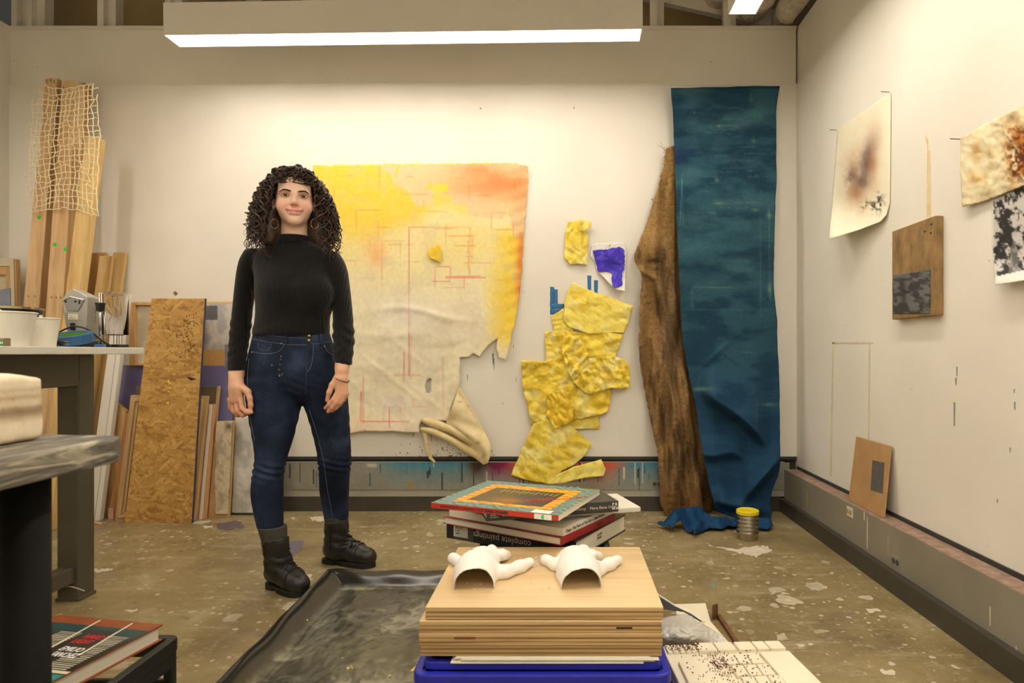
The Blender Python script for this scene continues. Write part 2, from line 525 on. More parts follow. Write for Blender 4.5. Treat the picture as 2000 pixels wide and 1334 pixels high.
# ------------------------------------------------------------------ ceiling lamps (the room's light, with unseen fills added)
m_, nt_, b_ = new_mat('lamp_diffuser')
em = N(nt_, 'ShaderNodeEmission'); em.inputs[0].default_value = (*LAMP_COLOR, 1); em.inputs[1].default_value = LAMP_STRENGTH
nt_.links.new(em.outputs[0], nt_.nodes['Material Output'].inputs[0])
DIFFUSER = m_
LAMPW = mat('lamp_housing_white', (226, 221, 212), 0.5, 0.02, 5)
def lamp(x0, x1, y0, y1, z, label, h=0.165):
    t = thing('linear_ceiling_light', label, 'ceiling light', ((x0+x1)/2, (y0+y1)/2, z), 'linear ceiling lights')
    w = 0.006
    mb = MB()
    mb.box((x0, y0, z), (x1, y0+w, z+h)).box((x0, y1-w, z), (x1, y1, z+h))
    mb.box((x0, y0+w, z), (x0+w, y1-w, z+h)).box((x1-w, y0+w, z), (x1, y1-w, z+h))
    mb.box((x0+w, y0+w, z+h-w), (x1-w, y1-w, z+h))
    mb.build('housing', LAMPW, t, fix=False)
    MB().box((x0+w, y0+w, z+0.004), (x1-w, y1-w, z+0.012)).build('diffuser', DIFFUSER, t)
    lx = (x1-x0) > (y1-y0)
    for q in (0.15, 0.85):
        cx = x0+(x1-x0)*q if lx else (x0+x1)/2; cy = (y0+y1)/2 if lx else y0+(y1-y0)*q
        MB().tube([(cx, cy, z+h), (cx, cy, 3.505)], 0.002, 6).build('suspension_cable', STEEL, t)
    return t
lamp(-2.04, 0.40, 3.235, 3.368, 2.555, 'long white hanging light parallel to the back wall above the yellow canvas').rotation_euler.z = -0.026
lamp(0.79, 0.925, 0.45, 3.07, 2.555, 'hanging light running along the right-hand wall, only its far end in view')
lamp(-2.75, -2.615, 0.3, 2.74, 2.555, 'hanging light running along the left-hand wall')
lamp(0.79, 0.925, -2.4, 0.0, 2.555, 'hanging light behind the camera along the right-hand wall')
lamp(-1.6, 0.40, -0.95, -0.815, 2.555, 'unseen fill light added behind the camera, crossing the room')  # added out of view to light the woman from the front
lamp(-1.9, 0.5, .80, .935, 2.555, 'unseen fill light added just above the camera, crossing the room')  # added above the frame to brighten her face
lamp(-2.75, -2.615, -2.4, 0.0, 2.555, 'hanging light behind the camera along the left-hand wall')

# ------------------------------------------------------------------ the room
def wall_mat():
    m, nt, b = new_mat('painted_wall')
    co = coords(nt); n = gnoise(nt, co, 1.7, 4)
    r = ramp(nt, [(0.3, tuple(lin((228, 222, 210)))), (0.7, tuple(lin((239, 234, 224))))])
    nt.links.new(n, r.inputs[0])
    v = N(nt, 'ShaderNodeTexVoronoi'); v.inputs['Scale'].default_value = 5.5
    cn = gnoise(nt, co, 30, 2); ad = N(nt, 'ShaderNodeVectorMath', operation='ADD')
    sc = N(nt, 'ShaderNodeVectorMath', operation='SCALE'); sc.inputs[3].default_value = 0.06
    nt.links.new(cn, sc.inputs[0]); nt.links.new(co, ad.inputs[0]); nt.links.new(sc.outputs[0], ad.inputs[1])
    nt.links.new(ad.outputs[0], v.inputs['Vector'])
    lt = N(nt, 'ShaderNodeMath', operation='LESS_THAN'); lt.inputs[1].default_value = 0.022
    nt.links.new(v.outputs['Distance'], lt.inputs[0])
    mx = N(nt, 'ShaderNodeMix', data_type='RGBA'); nt.links.new(lt.outputs[0], mx.inputs[0])
    nt.links.new(r.outputs[0], mx.inputs[6]); mx.inputs[7].default_value = L4((176, 164, 146))
    nt.links.new(mx.outputs[2], b.inputs['Base Color']); b.inputs['Roughness'].default_value = 0.6
    b.inputs['Specular IOR Level'].default_value = 0.25
    bump(nt, b, gnoise(nt, co, 55, 4), 0.12, 0.002)
    return m
WALL = wall_mat()
def floor_mat():
    m, nt, b = new_mat('paint_spattered_concrete')
    co = coords(nt)
    n = gnoise(nt, co, 2.2, 8, 0.6, 0.4)
    base = ramp(nt, [(0.25, tuple(lin((100, 87, 60)))), (0.45, tuple(lin((136, 119, 82)))), (0.6, tuple(lin((152, 136, 97)))), (0.75, tuple(lin((176, 163, 132))))])
    nt.links.new(n, base.inputs[0])
    cur = base.outputs[0]
    def over(fac, col):
        nonlocal cur
        mx = N(nt, 'ShaderNodeMix', data_type='RGBA'); nt.links.new(fac, mx.inputs[0]); nt.links.new(cur, mx.inputs[6])
        mx.inputs[7].default_value = L4(col); cur = mx.outputs[2]
    def th(v, a, bb, top=1.0):
        r = N(nt, 'ShaderNodeMapRange'); r.inputs[1].default_value = a; r.inputs[2].default_value = bb; r.inputs[4].default_value = top
        nt.links.new(v, r.inputs[0]); return r.outputs[0]
    def mul(a, bb):
        k = N(nt, 'ShaderNodeMath', operation='MULTIPLY'); nt.links.new(a, k.inputs[0]); nt.links.new(bb, k.inputs[1]); return k.outputs[0]
    # scuffs
    over(th(gnoise(nt, coords(nt, (1.5, 7, 1), (0, 0, 0.5)), 2.5, 8, 0.75), 0.53, 0.70, 0.6), (188, 176, 150))
    over(th(gnoise(nt, coords(nt, (1, 1, 1), (0, 0, 0.9)), 26, 6, 0.7), 0.56, 0.68, 0.5), (182, 170, 144))
    over(th(gnoise(nt, coords(nt, (1, 1, 1), (0, 0, 0.2)), 17, 6, 0.75), 0.58, 0.72, 0.55), (84, 72, 52))
    over(th(gnoise(nt, coords(nt, (6, 1.2, 1), (0, 0, 0.3)), 3.0, 8, 0.7), 0.6, 0.78, 0.5), (66, 58, 46))
    # coloured smudges
    for i, (c, a) in enumerate((((96, 84, 112), 0.67), ((98, 128, 130), 0.69), ((118, 132, 76), 0.68), ((150, 110, 90), 0.7))):
        tc = coords(nt, (1, 1.6, 1)); ofs = N(nt, 'ShaderNodeVectorMath', operation='ADD'); ofs.inputs[1].default_value = (i*7.3, i*3.1, 0)
        nt.links.new(tc, ofs.inputs[0])
        over(th(gnoise(nt, ofs.outputs[0], 2.6, 6, 0.65), a, a+0.05, 0.5), c)
    # dropped paint
    warp = N(nt, 'ShaderNodeTexNoise'); warp.inputs['Scale'].default_value = 14; nt.links.new(co, warp.inputs['Vector'])
    sc = N(nt, 'ShaderNodeVectorMath', operation='SCALE'); sc.inputs[3].default_value = 0.06
    nt.links.new(warp.outputs['Color'], sc.inputs[0])
    ad = N(nt, 'ShaderNodeVectorMath', operation='ADD'); nt.links.new(co, ad.inputs[0]); nt.links.new(sc.outputs[0], ad.inputs[1])
    dens = th(gnoise(nt, co, 1.1, 3), 0.42, 0.6)
    for i, (s, r0, den) in enumerate(((6.0, 0.30, True), (13.0, 0.34, True), (26.0, 0.34, False), (48.0, 0.32, True))):
        v = N(nt, 'ShaderNodeTexVoronoi'); v.inputs['Scale'].default_value = s; nt.links.new(ad.outputs[0], v.inputs['Vector'])
        sep = N(nt, 'ShaderNodeSeparateColor'); nt.links.new(v.outputs['Color'], sep.inputs[0])
        rr = N(nt, 'ShaderNodeMath', operation='POWER'); nt.links.new(sep.outputs[0], rr.inputs[0]); rr.inputs[1].default_value = 3.0
        lim = N(nt, 'ShaderNodeMath', operation='MULTIPLY'); nt.links.new(rr.outputs[0], lim.inputs[0]); lim.inputs[1].default_value = r0
        lt = N(nt, 'ShaderNodeMath', operation='LESS_THAN'); nt.links.new(v.outputs['Distance'], lt.inputs[0]); nt.links.new(lim.outputs[0], lt.inputs[1])
        f = lt.outputs[0]
        if den: f = mul(f, dens)
        k = N(nt, 'ShaderNodeMath', operation='MULTIPLY'); nt.links.new(f, k.inputs[0]); k.inputs[1].default_value = 0.8
        over(k.outputs[0], (206, 196, 174))
    nt.links.new(cur, b.inputs['Base Color'])
    rg = th(gnoise(nt, co, 5, 4), 0.3, 0.7); rm = N(nt, 'ShaderNodeMapRange'); rm.inputs[3].default_value = 0.26; rm.inputs[4].default_value = 0.5
    nt.links.new(rg, rm.inputs[0]); nt.links.new(rm.outputs[0], b.inputs['Roughness'])
    b.inputs['Specular IOR Level'].default_value = 0.45
    bump(nt, b, gnoise(nt, co, 40, 5), 0.06, 0.003)
    return m
FLOORM = floor_mat()
flo = struct(MB().box((XL-0.1, YF-0.1, -0.1), (XR+0.1, YW+0.8, 0)).build('floor', FLOORM)); flo['label'] = 'olive concrete floor spattered with old paint'
SEAM = 2.527
TOPW = 2.875
wb = struct(MB().box((XL, YW, 0.31), (XR, YW+0.05, SEAM)).build('wall_back', WALL)); wb['label'] = 'white pin-up wall at the back of the studio'
wu = struct(MB().box((XL, YW+0.012, SEAM), (XR, YW+0.05, TOPW)).build('wall_back_upper', WALL)); wu['label'] = 'plain wall band above the seam at the back'
wg = struct(MB().box((XL, YW+0.02, 0), (XR, YW+0.05, 0.31)).build('wall_back_lower', mat('gap_dark', (60, 58, 52), 0.8)))
wr = struct(MB().box((XR, YF, 0.25), (XR+0.05, YW+0.05, SEAM)).build('wall_right', WALL)); wr['label'] = 'white wall on the right-hand side'
MB().box((XR+0.012, YF, SEAM), (XR+0.05, YW+0.05, TOPW)).build('upper_panel', WALL, wr)
struct(MB().box((XR+0.02, YF, 0), (XR+0.05, YW+0.05, 0.25)).build('wall_right_lower', _mats['gap_dark']))
struct(MB().box((XL-0.05, YF, 0), (XL, YW+0.05, TOPW)).build('wall_left', WALL))
struct(MB().box((XL-0.05, YF-0.05, 0), (XR+0.05, YF, 3.5)).build('wall_front', WALL))
# seam trims
struct(MB().box((XL, YW-0.004, SEAM-0.006), (XR, YW+0.012, SEAM+0.002)).build('trim_1', WALL))
# back raceway with sprayed paint
def race_col(x, y):
    c = np.tile(np.array((150, 146, 134), float), (len(x), 1))
    c = mixc(c, (134, 130, 118), fbm(x/40, y/20, 3, 2)*0.8)
    edge = np.exp(-np.maximum(y-903, 0)/22.0)
    blue = np.clip(gs(x, y, 815, 903, 70, 60, 4)+gs(x, y, 890, 903, 40, 60)+gs(x, y, 1255, 903, 42, 80, 4), 0, 1)
    c = mixc(c, (52, 132, 166), blue*edge*(0.6+0.6*fbm(x/9, y/40, 3, 5)))
    c = mixc(c, (120, 34, 74), (gs(x, y, 985, 903, 30, 40)+0.8*gs(x, y, 965, 903, 14, 40))*edge*1.2)
    c = mixc(c, (206, 88, 66), (gs(x, y, 1130, 905, 55, 60, 4)+gs(x, y, 1190, 905, 30, 40)+gs(x, y, 1005, 903, 16, 40))*edge*0.9)
    c = mixc(c, (66, 52, 44), gs(x, y, 932, 905, 18, 22)*1.2)
    r = np.random.default_rng(4)
    for _ in range(46):
        xx = r.uniform(560, 1290); y0 = r.uniform(900, 925); y1 = y0+r.uniform(8, 46); w = r.uniform(0.7, 1.5)
        cc = (48, 52, 56) if r.random() < 0.65 else ((226, 218, 200) if r.random() < 0.6 else (70, 110, 130))
        c = mixc(c, cc, (np.abs(x-xx) < w)*(y > y0)*(y < y1)*0.8)
    c = mixc(c, (196, 128, 40), gs(x, y, 802, 948, 3, 7)*1.3)
    c = mixc(c, (40, 90, 60), gs(x, y, 1180, 961, 2, 4)*1.3)
    c = mixc(c, (212, 204, 186), gs(x, y, 726, 909, 10, 4, 4)*0.8)
    return c
Yr = 3.772
zr0 = CH-(957-VY)*Yr/F; zr1 = CH-(903-VY)*Yr/F
rb = struct(MB().box((XL, Yr, zr0), (XR-0.08, YW+0.02, zr1)).build('trim_2', mat('raceway_grey', (150, 146, 134), 0.5, 0.08, 8))); rb['label'] = 'grey metal raceway along the foot of the back wall, oversprayed with paint'
sheet('sprayed_face', [(18, 903.2), (1542, 903.2), (1542, 957), (18, 957)], 1.6, BWm(Yr-0.0008), painted('raceway_paint', 0.5, 0.05), rb, None, race_col, thick=0, smooth=False)
MB().box((XL, YW-0.004, zr1+0.012), (XR, YW+0.001, zr1+0.03)).build('shadow_gap_strip', mat('gap_strip_dark', (52, 52, 50), 0.5, 0.2, 20), rb)  # dark strip stands in for the shadowed gap above the raceway
MB().box((XL, Yr+0.004, 0.085), (XR-0.08, YW+0.02, zr0-0.002)).build('lower_strip', mat('raceway_light', (168, 163, 150), 0.5, 0.06, 8), rb)
bb = struct(MB().box((XL, Yr-0.006, 0), (XR-0.1, YW+0.02, 0.083)).build('baseboard_back', mat('baseboard_dark', (66, 61, 54), 0.45, 0.15, 14, 0.1, 40)))
# right raceway: a box with a dusty ledge
zr = 0.245
rr_ = struct(MB().box((1.302, YF, 0.075), (XR+0.02, Yr, zr)).build('trim_3', mat('raceway_side_grey', (140, 134, 120), 0.5, 0.1, 5))); rr_['label'] = 'grey metal raceway with a dusty ledge along the right-hand wall'
MB().box((1.304, YF, zr), (XR-0.001, Yr, zr+0.0015)).build('dusty_ledge', mat('ledge_dust', (150, 124, 108), 0.85, 0.3, 30, 0.4, 90), rr_)
MB().box((XR-0.008, YF, zr+0.0015), (XR+0.001, Yr, zr+0.018)).build('shadow_gap_strip', _mats['gap_strip_dark'], rr_)  # same dark strip, shading the joint of ledge and wall
struct(MB().box((1.272, YF, 0), (XR+0.02, Yr-0.006, 0.078)).build('baseboard_right', _mats['baseboard_dark']))
# right raceway details: drips and sockets
def rrq(px, py, X=1.3015):
    Y = X*F/(px-VX); return Vector((X, Y, CH-(py-VY)*Y/F))
for (px, py0, py1, w, c) in ((1694, 1010, 1072, 2.5, (206, 198, 180)), (1688, 1000, 1016, 3, (214, 206, 188)), (1735, 1046, 1088, 1.5, (176, 170, 152)), (1934, 1185, 1222, 2.2, (206, 198, 180)), (1577, 965, 990, 3, (176, 142, 72)), (1985, 1262, 1274, 2.2, (196, 190, 172))):
    a, b2 = rrq(px, py0), rrq(px, py1); d = w*a.y/F
    MB().box((1.3005, a.y-d/2, min(a.z, b2.z)), (1.3035, a.y+d/2, max(a.z, b2.z))).build('paint_drip', mat('drip_%d' % sum(c), c, 0.6), rr_)
def socket(c, parent, axis, col, dark):
    x, y, z = c
    if axis == 'x': MB().box((x-0.003, y-0.03, z-0.022), (x+0.001, y+0.03, z+0.022)).build('outlet_plate', col, parent, bevel=0.002)
    else: MB().box((x-0.03, y-0.003, z-0.022), (x+0.03, y+0.001, z+0.022)).build('outlet_plate', col, parent, bevel=0.002)
    for s in (-0.014, 0.014):
        if axis == 'x': MB().lathe([(0.011, -0.005), (0.011, 0)], (x, y+s, z), 14, axis='x').build('outlet_face', dark, parent)
        else: MB().lathe([(0.011, -0.005), (0.011, 0)], (x+s, y, z), 14, axis='y').build('outlet_face', dark, parent)
OUT = mat('outlet_grey', (138, 134, 128), 0.5); OUTD = mat('outlet_dark', (70, 68, 70), 0.5)
c = rrq(1750, 1097); socket((1.302, c.y, c.z), rr_, 'x', OUT, OUTD)
c = rrq(1660, 1000); socket((1.302, c.y, c.z), rr_, 'x', mat('outlet_cream', (214, 206, 186), 0.5), mat('outlet_tan', (170, 150, 110), 0.5))
c = P(1283, 952, Yr); socket((c.x, Yr, c.z+0.02), rb, 'y', OUT, OUTD)
# drips and marks on the walls
def wall_mark(poly, mapf, col, parent, name='paint_drip', lift=0.0006):
    v = mapf(np.array([p[0] for p in poly], float), np.array([p[1] for p in poly], float), lift)
    n = Vector((-1, 0, 0)) if parent is wr else Vector((0, -1, 0))
    MB().prism([Vector(p) for p in v], n*0.0006).build(name, mat('mark_%02x%02x%02x' % col, col, 0.6), parent)
for q in ([(1811, 270), (1813, 270), (1813.5, 420), (1810, 425)], [(1814.5, 292), (1817, 294), (1818, 428), (1814.5, 428)]):
    wall_mark(q, RWm, (232, 206, 156), wr)
wall_mark([(1806, 264), (1808, 265), (1812, 280), (1811, 286)], RWm, (234, 208, 160), wr)
for (x, y0, y1, w) in ((1869, 716, 735, 1.2), (1867, 738, 752, 1.4), (1864, 786, 832, 1.6), (1981, 760, 768, 1.2), (1982, 785, 800, 1.4), (1973, 874, 884, 1.2), (1948, 975, 982, 1.4)):
    wall_mark([(x-w, y0), (x+w, y0), (x+w*0.6, y1), (x-w*0.6, y1)], RWm, (150, 148, 146), wr)
for q in ([(1626, 668), (1706, 668), (1706, 671), (1626, 671)], [(1626, 668), (1629, 668), (1624, 930), (1621, 930)], [(1697, 672), (1700, 672), (1698, 858), (1695, 856)]):
    wall_mark(q, RWm, (222, 210, 178), wr, 'stain_line')
B0 = BWm(YW)
for (x, y0, y1, w, c) in ((963, 690, 712, 1.3, (96, 108, 120)), (965, 700, 722, 0.8, (120, 128, 134)), (913, 732, 743, 0.8, (110, 112, 110)), (808, 846, 853, 0.9, (130, 128, 120)), (842, 848, 861, 0.9, (120, 118, 112)), (1003, 674, 680, 0.8, (120, 116, 110)), (982, 786, 791, 0.8, (140, 132, 120)), (1008, 738, 746, 0.7, (140, 134, 124))):
    wall_mark([(x-w, y0), (x+w, y0), (x+w*0.5, y1), (x-w*0.5, y1)], B0, c, wb)
r_ = np.random.default_rng(12)
mb = MB()
for _ in range(150):
    x = r_.normal(880, 45); y = 893-abs(r_.exponential(9)); s = r_.uniform(0.4, 1.0)
    v = B0(np.array([x-s, x+s, x+s, x-s]), np.array([y-s, y-s, y+s, y+s]), 0.0006)
    mb.add(v, [(0, 1, 2, 3)])
o = mb.build('paint_specks', mat('mark_dark', (64, 70, 80), 0.6), wb, fix=False); o['kind'] = 'stuff'
for (x, y) in ((939, 213), (1121, 212), (1273, 390)):
    c = P(x, y, YW); MB().lathe([(0.0035, 0.0), (0.0035, 0.004), (0.0015, 0.004), (0.0015, 0.016)], (c.x, c.y-0.016, c.z), 10, axis='y').build('nail', mat('nail_dark', (120, 104, 80), 0.4, metal=0.6), wb)
# small cardboard scrap stuck on the wall above the chipboard
c = P(343, 573, YW)
o = MB().prism([c+Vector((-0.012, -0.004, 0)), c+Vector((0.002, -0.004, -0.013)), c+Vector((0.013, -0.006, 0.001)), c+Vector((-0.002, -0.006, 0.012))], (0, 0.004, 0)).build('cardboard_scrap', mat('cardboard', (132, 98, 62), 0.8))
tag(o, 'tiny brown cardboard scrap stuck on the wall above the strand board', 'scrap')
# white splashes dried on the floor
SPL = mat('dried_white_paint', (206, 197, 176), 0.6, 0.1, 20)
def splat(poly, name='paint_splash', m=SPL, s=1):
    pp = rough_poly(poly, 5, 1.3, s)
    MB().prism([FL(x, y, 0.0002) for x, y in pp], (0, 0, 0.0006)).build(name, m, flo, fix=False)
splat([(1382, 1066), (1440, 1073), (1475, 1066), (1500, 1066), (1508, 1075), (1480, 1086), (1478, 1090), (1462, 1084), (1440, 1079)], s=2)
splat([(590, 1131), (602, 1122), (611, 1120), (606, 1129), (612, 1133), (596, 1134)], s=3)
splat([(604, 1010), (632, 1008), (634, 1016), (610, 1018)], s=4)
splat([(560, 1012), (576, 1010), (574, 1015)], s=5); splat([(396, 1027), (414, 1026), (416, 1031), (400, 1032)], s=6)
splat([(178, 1113), (220, 1110), (221, 1114), (190, 1119)], s=7); splat([(243, 1193), (268, 1188), (268, 1192), (256, 1196)], s=8)
splat([(570, 1056), (594, 1056), (592, 1064), (575, 1085), (560, 1080)], m=mat('dried_violet', (104, 98, 118), 0.6), s=9)
splat([(420, 1022), (470, 1018), (478, 1030), (440, 1036), (425, 1032)], m=mat('dried_plum', (98, 84, 92), 0.6), s=10)
splat([(1572, 1142), (1600, 1143), (1608, 1153), (1588, 1154)], m=mat('dried_pale', (176, 166, 144), 0.6), s=11)
splat([(1516, 1240), (1532, 1237), (1540, 1249), (1518, 1250)], m=_mats['dried_pale'], s=12)
splat([(1690, 1190), (1712, 1188), (1722, 1194), (1698, 1198)], s=13); splat([(1718, 1310), (1742, 1308), (1748, 1318), (1728, 1318)], s=14)
splat([(1388, 1142), (1397, 1140), (1394, 1149)], m=mat('dried_teal', (96, 150, 148), 0.6), s=15)

# ------------------------------------------------------------------ open framing above the wall
STUD = mat('stud_white', (228, 223, 212), 0.5, 0.04, 6)
BOARD = mat('beige_board', (196, 172, 128), 0.8, 0.08, 6)
struct(MB().box((XL-0.3, YW+0.45, 2.5), (XR+0.3, YW+0.5, 3.6)).build('wall_beyond', BOARD))
struct(MB().box((XL-0.3, YF-0.05, 3.5), (XR+0.4, YW+0.5, 3.56)).build('ceiling', mat('ceiling_grey', (226, 219, 204), 0.8, 0.06, 4)))
MB().box((XL, YW+0.0, TOPW-0.02), (XR, YW+0.1, TOPW)).build('top_plate', STUD, wu)
for k, (a, b2) in enumerate(((22, 33), (52, 62), (190, 202), (322, 332), (480, 490), (590, 600), (740, 750), (900, 910), (1060, 1070), (1270, 1284), (1413, 1426))):
    x0 = P(a, 20, YW+0.02).x; x1 = P(b2, 20, YW+0.02).x
    struct(MB().box((x0, YW+0.02, TOPW), (x1, YW+0.06, 3.5)).box((x0+0.03, YW+0.06, TOPW), (x1+0.045, YW+0.13, 3.5)).build('stud', STUD, wu))
for k in range(3):                      # raking rafters on the right
    yy = YW+0.13-k*0.42
    p0 = Vector((-0.15-k*0.1, yy, 3.26+k*0.04)); p1 = Vector((XR+0.05, yy, 2.90+k*0.04))
    struct(MB().hexa([p0+Vector((0, 0, 0.11)), p1+Vector((0, 0, 0.11)), p1, p0], [p0+Vector((0, 0.045, 0.11)), p1+Vector((0, 0.045, 0.11)), p1+Vector((0, 0.045, 0)), p0+Vector((0, 0.045, 0))]).build('rafter', STUD, wu))
PINKI = mat('insulation', (222, 210, 192), 0.95, 0.2, 14, 1.0, 60, dist=0.02)
for k, (x, r0) in enumerate(((0.95, 0.09), (1.16, 0.09), (1.34, 0.08))):
    yy = np.linspace(2.2, YW+0.2, 34); w = np.random.default_rng(k)
    pts = np.stack([x+w.normal(0, 0.008, 34), yy, 3.12-0.08*k+w.normal(0, 0.008, 34)], -1)
    struct(MB().tube(pts, r0*(1+0.12*w.normal(0, 1, 34)), 14).build('insulation_roll', PINKI, wu, smooth=True))
struct(MB().box((XR-0.02, 0.8, 2.875), (XR+0.05, YW, 2.97)).build('dark_edge_angle', mat('edge_dark', (74, 68, 60), 0.7), wu))
d = thing('air_duct', 'round silvery air duct above the hanging light', 'duct', (-1.9, 3.55, 3.12))
MB().tube([(-2.06, YW-0.02, 3.13), (-1.9, 3.66, 3.12), (-1.72, 3.5, 3.12), (-1.5, 3.4, 3.13)], 0.11, 20).build('pipe', mat('duct', (196, 192, 182), 0.35, 0.05, 5, metal=0.5), d, smooth=True)
for x in (-1.86, -1.7): MB().tube([(x, 3.66-(x+1.86)*1.0, 3.12), (x+0.02, 3.645-(x+1.86)*1.0, 3.12)], 0.118, 20).build('collar', _mats['duct'], d)

# ------------------------------------------------------------------ the big stained canvas
CANV = painted('stained_canvas', 0.9, 0.35, 420, 0.05, 40)
cpoly = [(612, 323), (660, 322), (760, 320), (900, 319), (1008, 317), (1014, 321), (1031, 323), (1030, 360), (1024, 440), (1018, 540), (1012, 600), (1003, 640), (995, 680), (988, 705), (981, 701), (974, 698), (970, 684), (971, 668), (974, 660),
         (968, 664), (960, 670), (950, 680), (941, 690), (937, 698), (930, 693), (924, 690), (915, 698), (898, 698), (897, 750), (890, 772), (880, 800), (873, 822), (850, 822), (826, 818), (818, 832), (819, 846), (790, 844), (760, 842), (720, 842), (683, 846), (632, 850), (628, 700), (615, 500)]
cpoly = rough_poly(cpoly, 7, 0.7, 3)
peach = [(735, 322), (775, 324), (770, 350), (790, 352), (795, 362), (840, 372), (850, 400), (812, 402), (795, 372), (770, 360), (765, 342)]
peach2 = [(770, 350), (785, 322), (1031, 318), (1027, 440), (1014, 470), (1000, 455), (993, 405), (982, 428), (948, 426), (915, 420), (905, 395), (890, 402), (882, 380), (850, 382), (838, 378), (848, 362), (840, 350), (830, 372), (812, 400), (800, 380)]
holeY = [(835, 492), (840, 485), (856, 477), (862, 490), (861, 514), (850, 509), (840, 507)]
def canv_disp(x, y):
    h = 0.004+0.006*fbm(x/60, y/60, 4, 1)+0.010*fbm(x/34+y/60, y/34, 3, 8)*sstep(560, 640, y)+.004*crumple(x, y, 60, 5, 6)*sstep(560, 640, y)
    h = h+0.004*crumple(x, y, 42, 7, 3)*(x < 830)*sstep(620, 480, y)
    h = h+0.006*np.exp(-((y-612-0.12*(x-830)+6*np.sin(x/30))/7)**2)*gs(x, y, 820, 610, 90, 60, 4)
    h = h+0.004*np.exp(-((y-650-6*np.sin(x/37))/10)**2)*gs(x, y, 760, 650, 70, 60, 4)
    for a, (cx, cy) in enumerate(((740, 720), (790, 760), (850, 790), (800, 690))):
        t = (x-cx)*0.62-(y-cy)*0.78
        h = h+0.0025*np.exp(-(t/5.0)**2)*gs(x, y, cx, cy, 40, 40)
    h = h+0.030*sstep(740, 860, y)*sstep(700, 860, x)
    h = h+0.012*sstep(800, 846, y)
    h = h+0.02*sstep(880, 1000, x)*sstep(600, 705, y)
    h = h+0.012*sstep(1012, 1030, x)*sstep(345, 318, y)
    h = h+0.005*tri(y/26+x/70)*sstep(970, 1020, x)
    return h
def canv_col(x, y):
    n = fbm(x/70, y/70, 5, 9); n2 = fbm(x/16, y/16, 4, 11)
    c = np.tile(np.array((236, 224, 196), float), (len(x), 1))
    c = mixc(c, (242, 232, 198), sstep(0.4, 0.7, n))
    yel = np.clip(sstep(560, 380, y+60*(n-0.5)+0.25*(x-640)*sstep(700, 1000, x)*0)*sstep(900, 690, x+70*(n-0.5))+sstep(470, 380, y+60*(n-0.5))*0.95, 0, 1)
    yel = np.maximum(yel, sstep(930, 1000, x+50*(n-0.5))*sstep(420, 470, y)*sstep(705, 640, y))
    yel = np.maximum(yel, 0.45*gs(x, y, 900, 470, 130, 60))
    c = mixc(c, (240, 206, 74), yel*(0.78+0.35*n2))
    c = mixc(c, (242, 226, 160), gs(x, y, 800, 520, 150, 70)*0.6)
    c = mixc(c, (240, 168, 110), gs(x, y, 733, 490, 20, 30)*0.7*(n2+0.4))
    p = np.maximum(inpoly(x, y, peach), inpoly(x, y, peach2)).astype(float)
    c = mixc(c, (240, 206, 160), p*0.92)
    red = gs(x, y, 950, 360, 80, 26)*1.0+gs(x, y, 925, 330, 50, 14)*0.8+gs(x, y, 1022, 370, 26, 60)*0.5
    c = mixc(c, (220, 132, 78), red*(0.25+0.8*n)*(0.25+0.75*p))
    c = mixc(c, (228, 134, 64), np.exp(-((x-(1020-(y-450)*0.05))/9)**2)*sstep(430, 480, y)*sstep(620, 540, y)*0.9)
    c = mixc(c, (246, 214, 70), inpoly(x, y, [(845, 362), (872, 358), (876, 372), (858, 380), (842, 376)])*0.9)
    c = mixc(c, (244, 210, 66), inpoly(x, y, holeY)*1.0)
    c = mixc(c, (246, 226, 206), sstep(812, 846, y+4*n)*0.7)
    c = mixc(c, (244, 196, 150), gs(x, y, 700, 825, 60, 18)*0.3)
    # drawn grid and frames
    ang = 0.02
    gx = (x+y*ang)/44.0; gy = (y-x*ang)/33.0
    grid = (np.minimum(gx % 1, 1-gx % 1) < 0.013).astype(float)+(np.minimum(gy % 1, 1-gy % 1) < 0.016)
    c = mixc(c, (206, 132, 60), np.clip(grid, 0, 1)*sstep(600, 480, y)*0.34*sstep(.35, .6, fbm(x/25, y/25, 3, 77)))
    def ln(x0, y0, x1, y1, w, col, a):
        nonlocal c
        dx, dy = x1-x0, y1-y0; l = math.hypot(dx, dy)
        t = ((x-x0)*dx+(y-y0)*dy)/l; d = np.abs((x-x0)*dy-(y-y0)*dx)/l
        c = mixc(c, col, np.exp(-(d/(w*0.8))**2)*(t > 0)*(t < l)*a*(0.35+0.5*n2))
    R = (214, 74, 92); O = (226, 108, 70)
    ln(799, 443, 799, 735, 1.3, R, .75); ln(799, 444, 918, 443, 1.2, O, .7); ln(918, 443, 917, 540, 1.5, O, .8); ln(875, 461, 928, 461, 1.3, O, .7)
    ln(923, 464, 922, 515, 1.3, O, .7); ln(908, 501, 926, 501, 1.2, O, .6); ln(850, 520, 880, 521, 1.3, R, .7); ln(850, 520, 850, 560, 1.3, R, .7); ln(880, 521, 879, 551, 1.3, R, .7); ln(846, 550, 880, 550, 1.4, R, .7)
    ln(870, 541, 940, 539, 1.6, O, .85); ln(870, 543, 950, 542, 1.4, R, .7); ln(907, 541, 907, 565, 1.4, O, .7); ln(868, 562, 908, 562, 1, O, .5); ln(747, 470, 745, 580, 1, O, .5); ln(747, 470, 790, 470, 1, O, .4)
    ln(803, 615, 802, 740, 1.3, R, .6); ln(790, 688, 788, 745, 1.6, R, .8); ln(720, 640, 760, 640, 1, O, .4)
    ln(770, 733, 822, 733, 1.5, O, .8); ln(740, 733, 770, 734, 1, O, .4); ln(865, 700, 865, 815, 1.5, O, .75); ln(709, 735, 709, 828, 1.6, R, .85); ln(705, 765, 704, 822, 1.8, R, .85)
